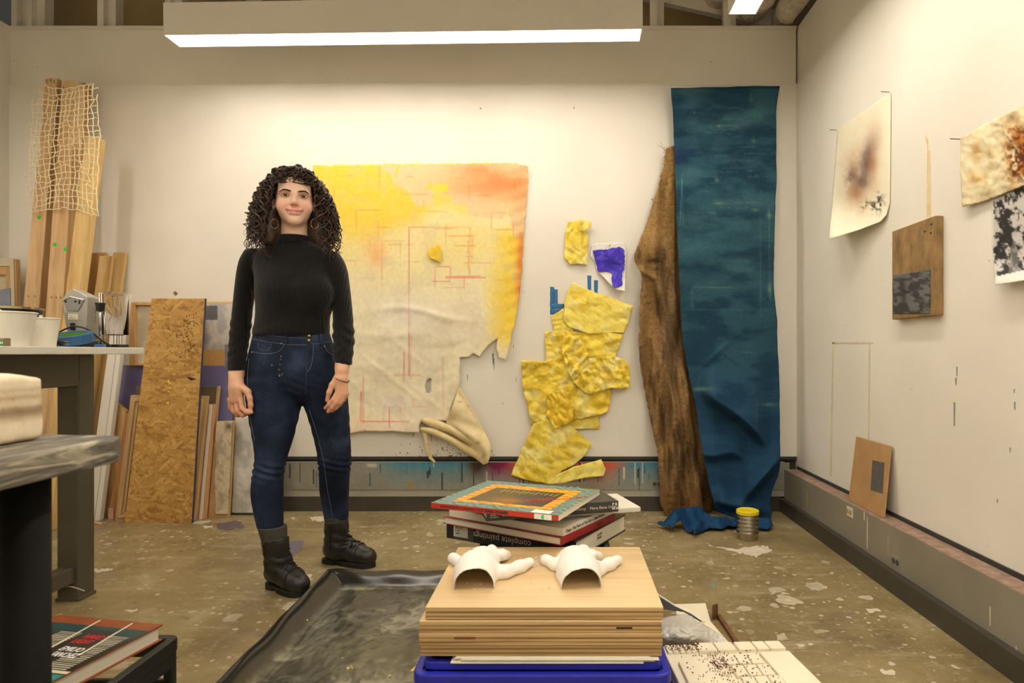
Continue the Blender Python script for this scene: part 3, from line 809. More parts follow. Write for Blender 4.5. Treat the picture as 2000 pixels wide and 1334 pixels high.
    ln(750, 794, 749, 822, 1.2, O, .7); ln(750, 794, 782, 794, 1, O, .5); ln(782, 794, 783, 824, 1, O, .5); ln(761, 796, 761, 836, 1.4, R, .8); ln(705, 823, 800, 824, 1.6, R, .75); ln(807, 778, 807, 795, 1.4, R, .7); ln(808, 795, 836, 795, 1, R, .5)
    c = mixc(c, (232, 214, 214), gs(x, y, 765, 785, 28, 16)*0.7); c = mixc(c, (228, 222, 220), gs(x, y, 790, 610, 60, 40)*0.5)
    c = mixc(c, (214, 200, 170), (fbm(x/30, y/30, 4, 31) > 0.6)*0.25)
    return c
t = thing('painted_canvas', 'large unstretched canvas stained yellow and orange, torn at its lower corner', 'canvas', (0.0+P(820, 850, YW).x, YW-0.01, 1.0))
B1 = BWm(YW-0.003)
sheet('cloth', cpoly, 2.4, B1, CANV, t, canv_disp, canv_col, holes=[[(842, 739), (834, 742), (830, 755), (833, 767), (838, 769), (841, 764)]], thick=0.0015)
# yellow scrap glued on and the folded-back torn flap
sheet('glued_scrap', [(835, 490), (842, 484), (857, 477), (862, 490), (861, 514), (850, 508), (839, 505)], 1.5, B1, CANV, t, lambda x, y: 0.016+0.006*crumple(x, y, 12, 4, 2), lambda x, y: mixc(np.tile((244., 212., 84.), (len(x), 1)), (226, 186, 52), fbm(x/6, y/6, 3, 3)), thick=0.0012)
CREAM = (232, 214, 168)
def cream_col(x, y):
    return mixc(mixc(np.tile(np.array(CREAM, float), (len(x), 1)), (214, 190, 138), sstep(0.5, 0.75, fbm(x/12, y/12, 4, 6))*0.6), (168, 148, 116), (gs(x, y, 898, 785, 5, 2)+gs(x, y, 945, 890, 4, 6)+gs(x, y, 910, 855, 4, 5)+gs(x, y, 934, 865, 3, 3))*0.7)
sheet('folded_flap', rough_poly([(896, 754), (905, 768), (930, 812), (948, 846), (957, 862), (960, 874), (958, 890), (953, 905), (944, 908), (934, 900), (918, 886), (895, 866), (875, 846), (872, 822), (885, 790)], 8, 0.6, 5), 2.0, B1, CANV, t,
      lambda x, y: 0.045+0.035*np.sin(np.clip((x-872-(y-822)*0.7)/60, 0, 1)*3.0)*sstep(750, 800, y)+0.018*np.cos(((x-900)*0.5-(y-840)*0.8)/6)*sstep(800, 850, y)*gs(x, y, 900, 855, 45, 40, 4)+0.02*gs(x, y, 950, 885, 12, 26), cream_col, thick=0.0016)
def roll(name, pts, r, flat, depth):
    # a rolled fold of cloth: tapered, slightly flattened
    pts = np.array([tuple(P(x, y, YW-d)) for x, y, d in pts]); n = len(pts)
    k = np.linspace(0, n-1, 26); q = np.stack([np.interp(k, np.arange(n), pts[:, i]) for i in range(3)], -1)
    for _ in range(3): q[1:-1] = (q[:-2]+2*q[1:-1]+q[2:])/4
    rr = np.interp(k, np.arange(n), r)*(1+0.12*np.sin(k*2.3))
    mb = MB(); mb.tube(q, rr, 16); v = np.concatenate(mb.v); c = np.tile(np.array(CREAM, float), (len(v), 1))
    return mesh_obj(name, v, mb.f, CANV, t, True, 0, mixc(c, (210, 184, 130), fbm(v[:, 0]*60, v[:, 2]*60, 3, 4)*0.7), True)
roll('rolled_fold', [(826, 820, .03), (850, 828, .045), (880, 838, .055), (905, 850, .06), (930, 866, .055)], [.016, .024, .026, .028, .02], 1, 0)
roll('rolled_fold', [(822, 838, .03), (845, 842, .05), (880, 858, .06), (912, 878, .055), (940, 895, .045)], [.010, .020, .023, .022, .016], 1, 0)
sheet('hanging_strip', [(822, 840), (835, 842), (837, 858), (838, 878), (844, 893), (852, 903), (848, 904), (838, 896), (832, 880), (828, 858)], 1.6, B1, CANV, t, lambda x, y: 0.03+0.01*np.sin((x-825)/4.0), cream_col, thick=0.0014)

# ------------------------------------------------------------------ small pieces pinned beside it
TISS = painted('yellow_tissue', 0.55, 0.2, 120, 0.05, 30, 0.4, trans=0.1)
def tiss_disp(seed, base, amp, sc):
    def f(x, y):
        q = fbm(x/55, y/55, 2, seed)
        a = np.abs(crumple(x, y, sc*1.5, 5, seed, .5)-.33)*2.2; b = np.abs(crumple(x, y, sc*.55, 6, seed+40, .5)-.3)*1.6
        return base+amp*(1.5*a+.75*b*sstep(.35, .65, q))+0.004*fbm(x/25, y/25, 3, seed)
    return f
def tiss_col(seed, tone=(232, 202, 62), edge=None):
    def f(x, y):
        c = np.tile(np.array(tone, float)*1.05+np.array((10, 18, 26.)), (len(x), 1))
        c = mixc(c, (252, 238, 150), sstep(0.42, 0.7, fbm(x/22, y/22, 4, seed)))
        c = mixc(c, (232, 194, 48), sstep(0.5, 0.72, fbm(x/14+4, y/14, 4, seed+3))*0.65)
        cr = crumple(x, y, 26, 7, seed)
        c = mixc(c, (206, 160, 30), np.exp(-(tri(cr*7)/0.12)**2)*0.22)  # darker crease lines put the shade of folds into the colour
        return c
    return f
t = thing('tissue_collage', 'crumpled sheets of translucent yellow tissue hanging in a tall overlapping cluster', 'tissue collage', (P(1110, 945, YW).x, YW-0.02, 0.16))
B2 = BWm(YW-0.004)
SH = [([(1077, 617), (1103, 600), (1125, 660), (1085, 662)], 4, .004, .012, 16, (226, 198, 70)),
      ([(1064, 648), (1090, 647), (1218, 652), (1203, 695), (1172, 745), (1066, 714)], 5, .006, .026, 30, (228, 194, 48)),
      ([(1117, 550), (1160, 570), (1236, 596), (1228, 630), (1219, 650), (1150, 652), (1112, 640), (1100, 625), (1103, 588)], 6, .014, .014, 40, (234, 206, 78)),
      ([(1018, 704), (1060, 706), (1110, 696), (1140, 720), (1196, 752), (1193, 785), (1188, 802), (1172, 812), (1120, 820), (1050, 828), (1034, 818), (1030, 790), (1021, 760)], 7, .016, .034, 34, (226, 190, 44)),
      ([(1036, 795), (1110, 790), (1168, 800), (1171, 838), (1120, 838), (1036, 830)], 8, .008, .016, 26, (222, 190, 54)),
      ([(1105, 690), (1150, 700), (1200, 695), (1222, 703), (1231, 720), (1230, 758), (1196, 757), (1150, 772), (1120, 748)], 9, .03, .046, 24, (232, 200, 60)),
      ([(1042, 828), (1075, 818), (1118, 834), (1156, 868), (1140, 892), (1122, 908), (1098, 920), (1076, 947), (1030, 938), (998, 928), (1018, 880)], 10, .034, .020, 34, (226, 196, 58)),
      ([(1068, 944), (1090, 926), (1120, 912), (1174, 897), (1184, 917), (1179, 930), (1140, 934), (1105, 943), (1080, 948)], 11, .046, .014, 26, (236, 212, 92)),
      ([(1102, 655), (1130, 660), (1150, 690), (1145, 725), (1118, 744), (1104, 715), (1096, 680)], 12, .034, .04, 16, (228, 190, 40)),
      ([(1068, 770), (1100, 760), (1122, 790), (1118, 825), (1085, 838), (1066, 815)], 13, .046, .03, 14, (224, 182, 34))]
for poly, s, b0, amp, sc, tone in SH:
    sheet('tissue_sheet', rough_poly(poly, 14, 0.7, s), 2.0, B2, TISS, t, tiss_disp(s, b0, amp, sc*1.25), tiss_col(s, tone), thick=0.0005, smooth=True)

o = sheet('tissue_scrap', rough_poly([(1110, 432), (1130, 432), (1135, 426), (1155, 434), (1148, 452), (1149, 464), (1147, 518), (1130, 515), (1114, 517), (1102, 505), (1104, 455)], 6, 0.8, 21), 1.4, B2, TISS, None,
          lambda x, y: 0.006+0.03*crumple(x, y, 24, 6, 8)+0.012*np.exp(-((x-1133)/4)**2)+0.012*gs(x, y, 1142, 440, 14, 12), tiss_col(33, (226, 194, 54)), thick=0.0008, smooth=True)
tag(o, 'small crumpled yellow tissue scrap pinned above the blue-violet paper', 'tissue scrap')
PURP = painted('violet_pigment', 0.9, 0.6, 160, 0.14, 60)
t = thing('painted_paper', 'curled white paper with a thick blue-violet painted shape', 'paper', (P(1190, 520, YW).x, YW-0.01, 1.27))
pd = lambda x, y: 0.006+0.03*sstep(520, 570, y)+0.01*sstep(1165, 1154, x)+0.02*np.clip((y-540)/40, 0, 1)*np.abs(np.sin((x-1195)/14))
sheet('paper', rough_poly([(1156, 478), (1190, 474), (1219, 475), (1224, 490), (1222, 530), (1221, 569), (1206, 566), (1198, 562), (1180, 542), (1166, 530), (1162, 512), (1154, 500)], 9, 0.4, 2), 1.5, B2, PAINT, t, pd, lambda x, y: mixc(np.tile((240., 236., 228.), (len(x), 1)), (226, 222, 220), fbm(x/12, y/12, 3, 2)), thick=0.0006)
sheet('paint_layer', rough_poly([(1158, 489), (1175, 487), (1203, 484), (1209, 482), (1220, 490), (1220, 518), (1216, 530), (1215, 557), (1200, 563), (1196, 555), (1195, 532), (1167, 530), (1163, 508)], 4, 0.9, 4), 1.2, B2, PURP, t, lambda x, y: pd(x, y)+0.0045+0.012*crumple(x, y, 16, 5, 3), lambda x, y: mixc(mixc(np.tile((74., 58., 190.), (len(x), 1)), (98, 82, 208), sstep(.45, .7, fbm(x/7, y/7, 4, 5))), (44, 34, 130), gs(x, y, 1192, 512, 18, 7)*0.8), thick=0.001, smooth=False)
GREENPIN = mat('green_pin', (190, 214, 60), 0.4)
c = P(1191, 479, YW-0.02); MB().lathe([(0.0, -0.012), (0.005, -0.01), (0.005, 0), (0.002, 0.002), (0.001, 0.012)], tuple(c), 10, axis='y').build('push_pin', GREENPIN, t)
TAPE = mat('blue_tape', (44, 108, 160), 0.6, 0.18, 60)
for (x0, x1, y0, y1, lb, h) in ((1074, 1082.5, 560, 614, 'long vertical strip of blue tape, outermost beside the yellow tissue', .0012), (1082, 1089.5, 565, 596, 'short vertical strip of blue tape next to the longest one', .0018), (1075, 1102, 593, 602.5, 'thin horizontal strip of blue tape tucked under the yellow tissue', .0026),
                               (1076, 1101, 603, 613, 'wider horizontal strip of blue tape, lowest above the tissue edge', .0024), (1147, 1155, 538, 570, 'strip of blue tape above the tissue, the taller of two', .0012), (1160, 1168, 547, 574, 'strip of blue tape above the tissue, the shorter of two', .0012)):
    o = sheet('tape_strip', rough_poly([(x0, y0), (x1, y0+0.5), (x1-0.5, y1), (x0+0.5, y1)], 6, 0.25, int(x0)), 2.0, BWm(YW-h), TAPE, None, None, None, thick=0.0004, smooth=False)
    tag(o, lb, 'tape', 'blue tape strips on the wall')

# ------------------------------------------------------------------ burlap and the long blue cloth
def burlap_mat():
    m, nt, b = new_mat('burlap')
    co = coords(nt); a = N(nt, 'ShaderNodeVertexColor', layer_name='Col')
    w1 = N(nt, 'ShaderNodeTexWave'); w1.inputs['Scale'].default_value = 70; w1.bands_direction = 'Z'; w1.inputs['Distortion'].default_value = 2
    w2 = N(nt, 'ShaderNodeTexWave'); w2.inputs['Scale'].default_value = 70; w2.bands_direction = 'X'; w2.inputs['Distortion'].default_value = 2
    nt.links.new(co, w1.inputs[0]); nt.links.new(co, w2.inputs[0])
    mn = N(nt, 'ShaderNodeMath', operation='MULTIPLY'); nt.links.new(w1.outputs[1], mn.inputs[0]); nt.links.new(w2.outputs[1], mn.inputs[1])
    r = ramp(nt, [(0.0, (0.66,)*3), (0.5, (1.1,)*3)]); nt.links.new(mn.outputs[0], r.inputs[0])
    n = gnoise(nt, co, 90, 4); r2 = ramp(nt, [(0.3, (0.7,)*3), (0.7, (1.2,)*3)]); nt.links.new(n, r2.inputs[0])
    m1 = N(nt, 'ShaderNodeMix', data_type='RGBA', blend_type='MULTIPLY'); m1.inputs[0].default_value = 1; nt.links.new(a.outputs[0], m1.inputs[6]); nt.links.new(r.outputs[0], m1.inputs[7])
    m2 = N(nt, 'ShaderNodeMix', data_type='RGBA', blend_type='MULTIPLY'); m2.inputs[0].default_value = 1; nt.links.new(m1.outputs[2], m2.inputs[6]); nt.links.new(r2.outputs[0], m2.inputs[7])
    nt.links.new(m2.outputs[2], b.inputs['Base Color']); b.inputs['Roughness'].default_value = 0.95; b.inputs['Specular IOR Level'].default_value = 0.1
    bump(nt, b, n, 0.6, 0.003)
    return m
BURL = burlap_mat()
t = thing('burlap_cloth', 'coarse brown burlap hanging in folds, half hidden behind the long blue cloth', 'burlap', (P(1320, 1010, 3.7).x, 3.70, 0))
bpoly = rough_poly([(1301, 290), (1318, 284), (1328, 400), (1336, 600), (1352, 760), (1378, 880), (1392, 990), (1388, 1002), (1360, 1000), (1340, 1010), (1315, 1015), (1302, 1010), (1290, 985), (1288, 940), (1285, 890), (1275, 840), (1262, 780), (1252, 720), (1247, 660), (1249, 600), (1254, 545), (1252, 533), (1240, 512), (1240, 495), (1256, 455), (1273, 405), (1290, 350), (1296, 320)], 7, 0.8, 8)
def burl_disp(x, y):
    h = 0.015+0.02*fbm(x/20, y/60, 4, 4)
    h = h+0.026*np.sin((x-1250+0.12*(y-600))/8.5+2.5*fbm(x/40, y/120, 2, 6))*sstep(540, 620, y)
    h = h+0.035*gs(x, y, 1268, 490, 26, 34)+0.03*np.exp(-((y-528-0.55*(x-1250))/7)**2)*gs(x, y, 1262, 530, 30, 22)-0.025*gs(x, y, 1275, 512, 12, 5)
    h = h+0.02*np.exp(-((x-1284+0.02*(y-300))/8)**2)*sstep(530, 480, y)
    h = h+0.03*np.exp(-((x-(1285+0.30*(y-560)))/6)**2)*sstep(530, 570, y)*sstep(720, 660, y)
    h = h+0.03*np.exp(-((x-(1320+0.16*(y-700)))/7)**2)*sstep(680, 740, y)*sstep(1000, 900, y)
    rg = lambda f, up, dn: np.where(f < 0, np.exp(f/up), np.exp(-(f/dn)**2))
    for k_, (x0, y0, sl_, yr) in enumerate(((1262, 560, .16, 150), (1300, 640, .10, 160), (1280, 760, .10, 140), (1315, 800, .14, 150), (1340, 760, .12, 120), (1296, 900, .05, 90))):
        h = h+0.03*rg((x-x0)-sl_*(y-y0)+3*np.sin(y/17+k_), 12, 5)*gs(x, y, x0+sl_*40, y0+40, 60, yr, 4)
    h = h+0.05*sstep(800, 1000, y)+0.03*crumple(x, y, 40, 6, 4)
    return h*np.where(x > 1318+.13*np.clip(y-560, 0, 999)*1.0, .35, 1.1)
def burl_col(x, y):
    c = np.tile(np.array((152, 120, 80), float), (len(x), 1))
    c = mixc(c, (102, 80, 54), sstep(.45, .7, fbm(x/12, y/50, 4, 8)))
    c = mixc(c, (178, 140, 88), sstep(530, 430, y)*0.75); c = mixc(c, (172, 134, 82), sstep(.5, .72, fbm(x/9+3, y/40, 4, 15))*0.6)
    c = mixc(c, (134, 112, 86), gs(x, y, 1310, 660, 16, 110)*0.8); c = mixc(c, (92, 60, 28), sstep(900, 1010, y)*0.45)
    return c
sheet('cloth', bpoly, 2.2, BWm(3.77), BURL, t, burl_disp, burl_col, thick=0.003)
mb = MB(); r_ = np.random.default_rng(5)
for _ in range(40):
    if r_.random() < 0.6: x, y = r_.uniform(1296, 1312), r_.uniform(286, 335)
    else: x, y = r_.uniform(1340, 1392), r_.uniform(975, 1005)
    p = P(x, y, 3.74 if y < 500 else 3.68); d = np.array([r_.normal(-0.01, 0.02), r_.normal(-0.008, 0.008), r_.normal(0.006, 0.02)])
    q = np.array([tuple(p)]*5)+np.linspace(0, 1, 5)[:, None]*d+np.cumsum(r_.normal(0, 0.002, (5, 3)), 0)
    mb.tube(q, 0.0011, 4, col=(176, 130, 70))
mb.build('frayed_threads', BURL, t, color=True, fix=False)['kind'] = 'stuff'

BLUE = painted('dyed_blue_cloth', 0.95, 0.3, 500, 0.1, 80, 0.05)
t = thing('hanging_cloth', 'tall dark-blue dyed cloth hung from the wall, trailing onto the floor', 'cloth', (P(1440, 1000, 3.6).x, 3.60, 0))
blpoly = rough_poly([(1310, 172), (1400, 170), (1470, 168), (1523, 168), (1519, 190), (1516, 215), (1516, 300), (1517, 340), (1514, 420), (1512, 500), (1511, 555), (1515, 600), (1518, 625), (1519, 680), (1522, 740), (1523, 800), (1523, 860), (1524, 905), (1520, 930), (1508, 958), (1503, 985), (1508, 1002), (1505, 1018), (1480, 1018), (1440, 1012), (1398, 998), (1388, 960), (1378, 910), (1370, 870), (1364, 830), (1362, 805), (1352, 762), (1343, 720), (1334, 670), (1330, 610), (1327, 540), (1322, 440), (1318, 320), (1314, 215)], 12, 0.35, 6)
def blue_disp(x, y):
    h = 0.012+0.010*fbm(x/80, y/50, 4, 12)+0.004*np.sin(y/24+x/60+3*fbm(x/60, y/60, 2, 3))
    h = h+0.075*sstep(240, 420, y)
    rg = lambda f, up, dn: 1.5*np.where(f < 0, np.exp(f/up), np.exp(-(f/dn)**2))
    h = h+0.105*rg((y-765)-.86*(x-1385)+6*np.sin(x/25), 60, 17)*sstep(1362, 1400, x)*sstep(1512, 1470, x)*sstep(600, 760, y)
    h = h+0.05*rg((y-885)-.10*(x-1400)+5*np.sin(x/14), 30, 11)*gs(x, y, 1405, 880, 45, 60, 4)
    h = h+0.085*rg((y-945)+1.15*(x-1478), 40, 13)*gs(x, y, 1488, 925, 36, 60, 4)
    h = h+0.030*rg((x-1385)-.12*(y-800), 34, 22)*sstep(740, 860, y)*sstep(1000, 960, y)
    h = h+0.04*rg((y-985)-.2*(x-1430), 25, 12)*gs(x, y, 1440, 980, 50, 30, 4)
    h = h+0.014*np.exp(-(((y-690)+0.9*(x-1400))/6)**2)*gs(x, y, 1400, 690, 34, 34)+0.008*np.exp(-(((y-700)-0.7*(x-1430))/5)**2)*gs(x, y, 1430, 700, 40, 30)
    h = h+0.016*np.exp(-((x-1322)/7)**2)*sstep(560, 640, y)+0.02*sstep(1500, 1524, x)*sstep(700, 900, y)
    h = h+0.11*sstep(780, 1010, y)+0.012*np.sin(x/16.0)*sstep(930, 1010, y)
    return h
def blue_col(x, y):
    n = fbm(x/60, y/26, 5, 7)
    c = mixc(np.tile(np.array((48, 82, 98), float), (len(x), 1)), (35, 63, 82), sstep(.42, .66, n))
    c = mixc(c, (74, 114, 122), sstep(.45, .8, fbm(x/90+5, y/34, 4, 21))*sstep(760, 560, y)*0.5)
    c = mixc(c, (96, 142, 142), gs(x, y, 1440, 400, 60, 14)*0.5*n+gs(x, y, 1400, 485, 60, 10)*0.35*n+gs(x, y, 1430, 560, 80, 12)*0.4*n+gs(x, y, 1480, 225, 30, 18)*.35)
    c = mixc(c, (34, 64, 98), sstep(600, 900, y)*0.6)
    c = mixc(c, (34, 44, 88), gs(x, y, 1330, 300, 16, 16)*0.6)
    mk = (138, 168, 156)
    r = np.random.default_rng(19)
    for _ in range(40):
        xx = r.uniform(1370, 1480); yy = r.uniform(230, 420); w = r.uniform(10, 60)
        c = mixc(c, mk, (np.abs(y-yy-0.02*(x-xx)) < 0.8)*(np.abs(x-xx) < w/2)*0.16*fbm(x/6, y/3, 2, 4)*1.6)
    for (x0, y0, x1, y1, a) in ((1333, 340, 1328, 440, .5), (1334, 440, 1332, 350, .3), (1352, 560, 1430, 562, .45), (1352, 560, 1352, 600, .4), (1484, 400, 1486, 620, .25), (1502, 410, 1504, 590, .4), (1455, 560, 1478, 560, .3), (1352, 605, 1500, 606, .3), (1449, 688, 1478, 690, .35), (1477, 776, 1477, 840, .4), (1418, 210, 1450, 212, .3), (1467, 180, 1466, 200, .3), (1400, 245, 1465, 243, .25)):
        dx, dy = x1-x0, y1-y0; l = math.hypot(dx, dy)
        tt = ((x-x0)*dx+(y-y0)*dy)/l; d = np.abs((x-x0)*dy-(y-y0)*dx)/l
        c = mixc(c, mk, np.exp(-(d/1.2)**2)*(tt > 0)*(tt < l)*a*0.6*(0.5+fbm(x/5, y/5, 2, 3)))
    for (cx, cy, rx, ry) in ((1502, 421, 5, 6), (1503, 565, 4, 12), (1400, 352, 4, 4), (1403, 397, 10, 3), (1472, 275, 4, 3), (1356, 220, 2, 2), (1404, 246, 3, 3), (1475, 410, 6, 3), (1502, 790, 14, 3), (1370, 760, 22, 4)):
        c = mixc(c, (158, 178, 132), gs(x, y, cx, cy, rx, ry)*0.4)
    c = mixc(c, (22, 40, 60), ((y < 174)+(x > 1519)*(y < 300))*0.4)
    return c
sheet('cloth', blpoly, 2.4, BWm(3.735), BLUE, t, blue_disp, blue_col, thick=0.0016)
# the end of the cloth heaped on the floor
def heap(px, py, h):
    z = np.maximum(h, 0.003); Y = (CH)*F/(py-VY)
    return np.stack([(px-VX)*Y/F, Y, z], -1)
def heap_h(ridges, seed, base=0.012):
    def f(x, y):
        h = base+0.012*crumple(x, y*2.5, 26, 6, seed)
        for (x0, y0, x1, y1, w, a) in ridges:
            dx, dy = x1-x0, y1-y0; l2 = dx*dx+dy*dy
            tt = np.clip(((x-x0)*dx+(y-y0)*dy)/l2, 0, 1); d = np.hypot(x-x0-tt*dx, (y-y0-tt*dy)*2.0)
            h = np.maximum(h, a*np.exp(-(d/w)**1.5))
        return h
    return f
bc = lambda x, y: mixc(np.tile((34., 70., 104.), (len(x), 1)), (24, 52, 84), sstep(.4, .7, fbm(x/14, y/7, 4, 2)))
hp = rough_poly([(1280, 1032), (1292, 1034), (1312, 1042), (1330, 1036), (1352, 1046), (1356, 1054), (1366, 1046), (1384, 1038), (1410, 1040), (1440, 1036), (1470, 1036), (1500, 1040), (1510, 1034), (1500, 1022), (1470, 1018), (1420, 1018), (1380, 1014), (1350, 1018), (1310, 1026)], 9, 0.7, 9)
sheet('trailing_end', hp, 2.0, heap, BLUE, t, heap_h([(1320, 1030, 1366, 1024, 20, .10), (1366, 1024, 1384, 1030, 14, .07), (1380, 1030, 1420, 1032, 14, .06), (1355, 1050, 1372, 1030, 8, .05), (1430, 1030, 1500, 1030, 14, .05), (1286, 1031, 1320, 1032, 9, .035)], 5), bc, thick=0.002)

# ------------------------------------------------------------------ coffee can
c = FL(1460, 1052)
t = thing('coffee_can', 'ribbed tin can with a bright yellow plastic lid on the floor', 'can', tuple(c))
R0 = 0.052; H0 = 0.138
prof = [(R0*0.98, 0.0), (R0, 0.003)]
for i in range(5):
    z = 0.03+i*0.019
    prof += [(R0, z), (R0*1.045, z+0.004), (R0*1.045, z+0.008), (R0*0.985, z+0.012), (R0, z+0.016)]
prof += [(R0, H0-0.006), (R0*1.02, H0-0.003), (R0*1.02, H0)]
MB().lathe(prof, tuple(c), 48).build('tin_body', mat('tin', (178, 172, 160), 0.2, 0.12, 40, metal=1.0), t, smooth=True)
MB().lathe([(R0*1.05, H0-0.012), (R0*1.07, H0-0.010), (R0*1.07, H0+0.004), (R0*1.02, H0+0.007), (R0*0.98, H0+0.007), (R0*0.94, H0+0.003), (0.0, H0+0.003)], tuple(c), 48).build('lid', mat('yellow_lid', (226, 204, 24), 0.45, 0.05), t, smooth=False)

# ------------------------------------------------------------------ works on the right-hand wall
t = thing('charcoal_drawing', 'cream paper with a smoky rust and charcoal smudge, its foot curling away', 'drawing', tuple(Vector(RWm(np.array(1680.), np.array(400.), 0.0))+Vector((-0.005, 0, -0.25))))
def dr_col(x, y):
    n = fbm(x/14, y/20, 5, 3); n2 = fbm(x/4, y/5, 4, 8)
    c = np.tile(np.array((240, 234, 210), float), (len(x), 1))
    ax = (x-1692)+0.55*(y-320)*0.45
    s = gs(x, y, 1678, 340, 34, 75)
    c = mixc(c, (214, 178, 140), s*0.8*n*1.5)
    band = np.exp(-((ax)/13)**2)*sstep(235, 300, y)*sstep(395, 350, y)
    c = mixc(c, (96, 74, 70), band*(0.35+0.9*n))
    c = mixc(c, (120, 92, 84), gs(x, y, 1662, 350, 14, 26)*0.9*n*1.4); c = mixc(c, (176, 120, 84), gs(x, y, 1672, 378, 15, 14)*0.7)
    c = mixc(c, (178, 116, 70), gs(x, y, 1704, 320, 9, 34)*0.5)
    c = mixc(c, (224, 190, 160), gs(x, y, 1708, 260, 14, 40)*0.5)
    bl = gs(x, y, 1718, 395, 8, 16)+gs(x, y, 1704, 404, 9, 9)+gs(x, y, 1690, 402, 8, 10)*0.6
    c = mixc(c, (52, 50, 44), np.clip(bl, 0, 1)*sstep(.42, .62, n2))
    return c
dp = lambda x, y: 0.004+0.09*sstep(380, 470, y)**2*(0.4+0.6*sstep(1740, 1625, x))+0.02*sstep(1650, 1620, x)*sstep(300, 460, y)
sheet('paper', [(1636, 253), (1688, 216), (1740, 180), (1739, 300), (1738, 398), (1731, 420), (1720, 433), (1675, 450), (1619, 467), (1626, 380)], 2.0, RWm, painted('drawing_paper', 0.85, 0.1, 300, 0.02), t, dp, dr_col, thick=0.0006)
NAIL = mat('nail_brass', (120, 96, 60), 0.35, metal=0.8)
for (x, y) in ((1634, 254), (1737, 180)):
    p = Vector(RWm(np.array(float(x)), np.array(float(y)), 0.0)); MB().tube([p, p+Vector((-0.035, 0, 0.002))], 0.0016, 6).build('nail', NAIL, t)
t = thing('stained_fabric', 'rust-stained cream fabric pinned high on the right-hand wall, cut by the picture edge', 'fabric', tuple(Vector(RWm(np.array(1935.), np.array(330.), 0.0))+Vector((-0.005, 0, -0.2))))
def st_col(x, y):
    n = fbm(x/18, y/22, 5, 13); n2 = fbm(x/5, y/6, 4, 2)
    c = np.tile(np.array((232, 218, 180), float), (len(x), 1))
    c = mixc(c, (206, 186, 146), sstep(.45, .7, n)*0.8); c = mixc(c, (190, 128, 44), (gs(x, y, 1905, 350, 14, 12)+gs(x, y, 1907, 300, 8, 22)+gs(x, y, 1933, 297, 5, 9))*0.8*n*1.5)
    b = gs(x, y, 1992, 300, 26, 55, 3)
    c = mixc(c, (176, 104, 36), np.clip(b*1.3, 0, 1)*sstep(.3, .6, n)*0.9); c = mixc(c, (96, 46, 18), b*sstep(.46, .62, n2)*1.0)
    c = mixc(c, (172, 104, 40), sstep(2004, 2030, x)*n)
    return c
sheet('cloth', rough_poly([(1876, 270), (1930, 240), (2000, 205), (2085, 160), (2085, 335), (2000, 362), (1925, 392), (1879, 405), (1876, 340)], 6, 0.6, 5), 2.6, RWm, painted('stained_fabric_cloth', 0.9, 0.3, 300, 0.04), t, lambda x, y: 0.005+0.018*fbm(x/30, y/30, 4, 5)+0.006*crumple(x, y, 30, 5, 7), st_col, thick=0.0015)
p = Vector(RWm(np.array(1878.), np.array(271.), 0.0)); MB().tube([p+Vector((0, 0, -0.002)), p+Vector((-0.04, 0, 0))], 0.0016, 6).build('nail', NAIL, t)
t = thing('photo_print', 'black-and-white print of trees with a white border below the stained fabric', 'print', tuple(Vector(RWm(np.array(1975.), np.array(460.), 0.0))+Vector((-0.005, 0, -0.2))))
def bw_col(x, y):
    n = fbm(x/16, y/16, 5, 23); n2 = fbm(x/5, y/7, 4, 5)
    v = sstep(.44, .56, 0.6*n+0.4*n2+0.05*np.sin(x/9)); c = mixc(np.tile((46., 44., 46.), (len(x), 1)), (206, 202, 198), v)
    c = mixc(c, (128, 126, 124), inpoly(x, y, [(1978, 470), (1984, 470), (1992, 540), (1968, 545)])*0.7)
    brd = 1-inpoly(x, y, [(1940, 391), (2066, 334), (2066, 512), (1942, 541)]).astype(float)
    return mixc(c, (232, 228, 222), brd)
sheet('paper', [(1937, 391), (2070, 331), (2070, 532), (2000, 548), (1944, 557), (1938, 480)], 2.2, RWm, painted('print_paper', 0.6, 0.0, 300, 0.02), t, lambda x, y: 0.003+0.04*sstep(480, 560, y)**2, bw_col, thick=0.0006)
# wooden plaque
t = thing('wooden_plaque', 'thick weathered brown wood block on the wall with a grey print at its foot', 'plaque', (XR-0.015, 2.48, 1.07))
MB().box((XR-0.032, 2.33, 1.068), (XR-0.0005, 2.637, 1.432)).build('block', mat('plaque_wood', (146, 116, 74), .85, .32, 26, .4, 60, stretch=(1, 1, .6), detail=6), t, bevel=0.004)
pq = [(1745, 537), (1817, 527), (1817, 612), (1744, 613)]
sheet('grey_print', pq, 1.5, lambda x, y, h: np.stack([XR-0.0335-h, (XR-0.0335)*F/(x-VX), CH-(y-VY)*(XR-0.0335)/(x-VX)], -1), painted('grey_print_ink', 0.5, 0.0, 300, 0.05), t, None,
      lambda x, y: mixc(mixc(np.tile((112., 112., 114.), (len(x), 1)), (66, 64, 66), sstep(.4, .65, fbm(x/10, y/6, 5, 2))), (60, 58, 60), gs(x, y, 1765, 575, 6, 30)*0.8), thick=0.0004)
for (x, y) in ((1806, 452), (1819, 438), (1818, 455)):
    X = XR-0.0325; Y = X*F/(x-VX); MB().lathe([(0.004, -0.001), (0.004, 0.002)], (X, Y, CH-(y-VY)*Y/F), 10, axis='x').build('nail_hole', mat('hole_dark', (40, 30, 22), 0.9), t)
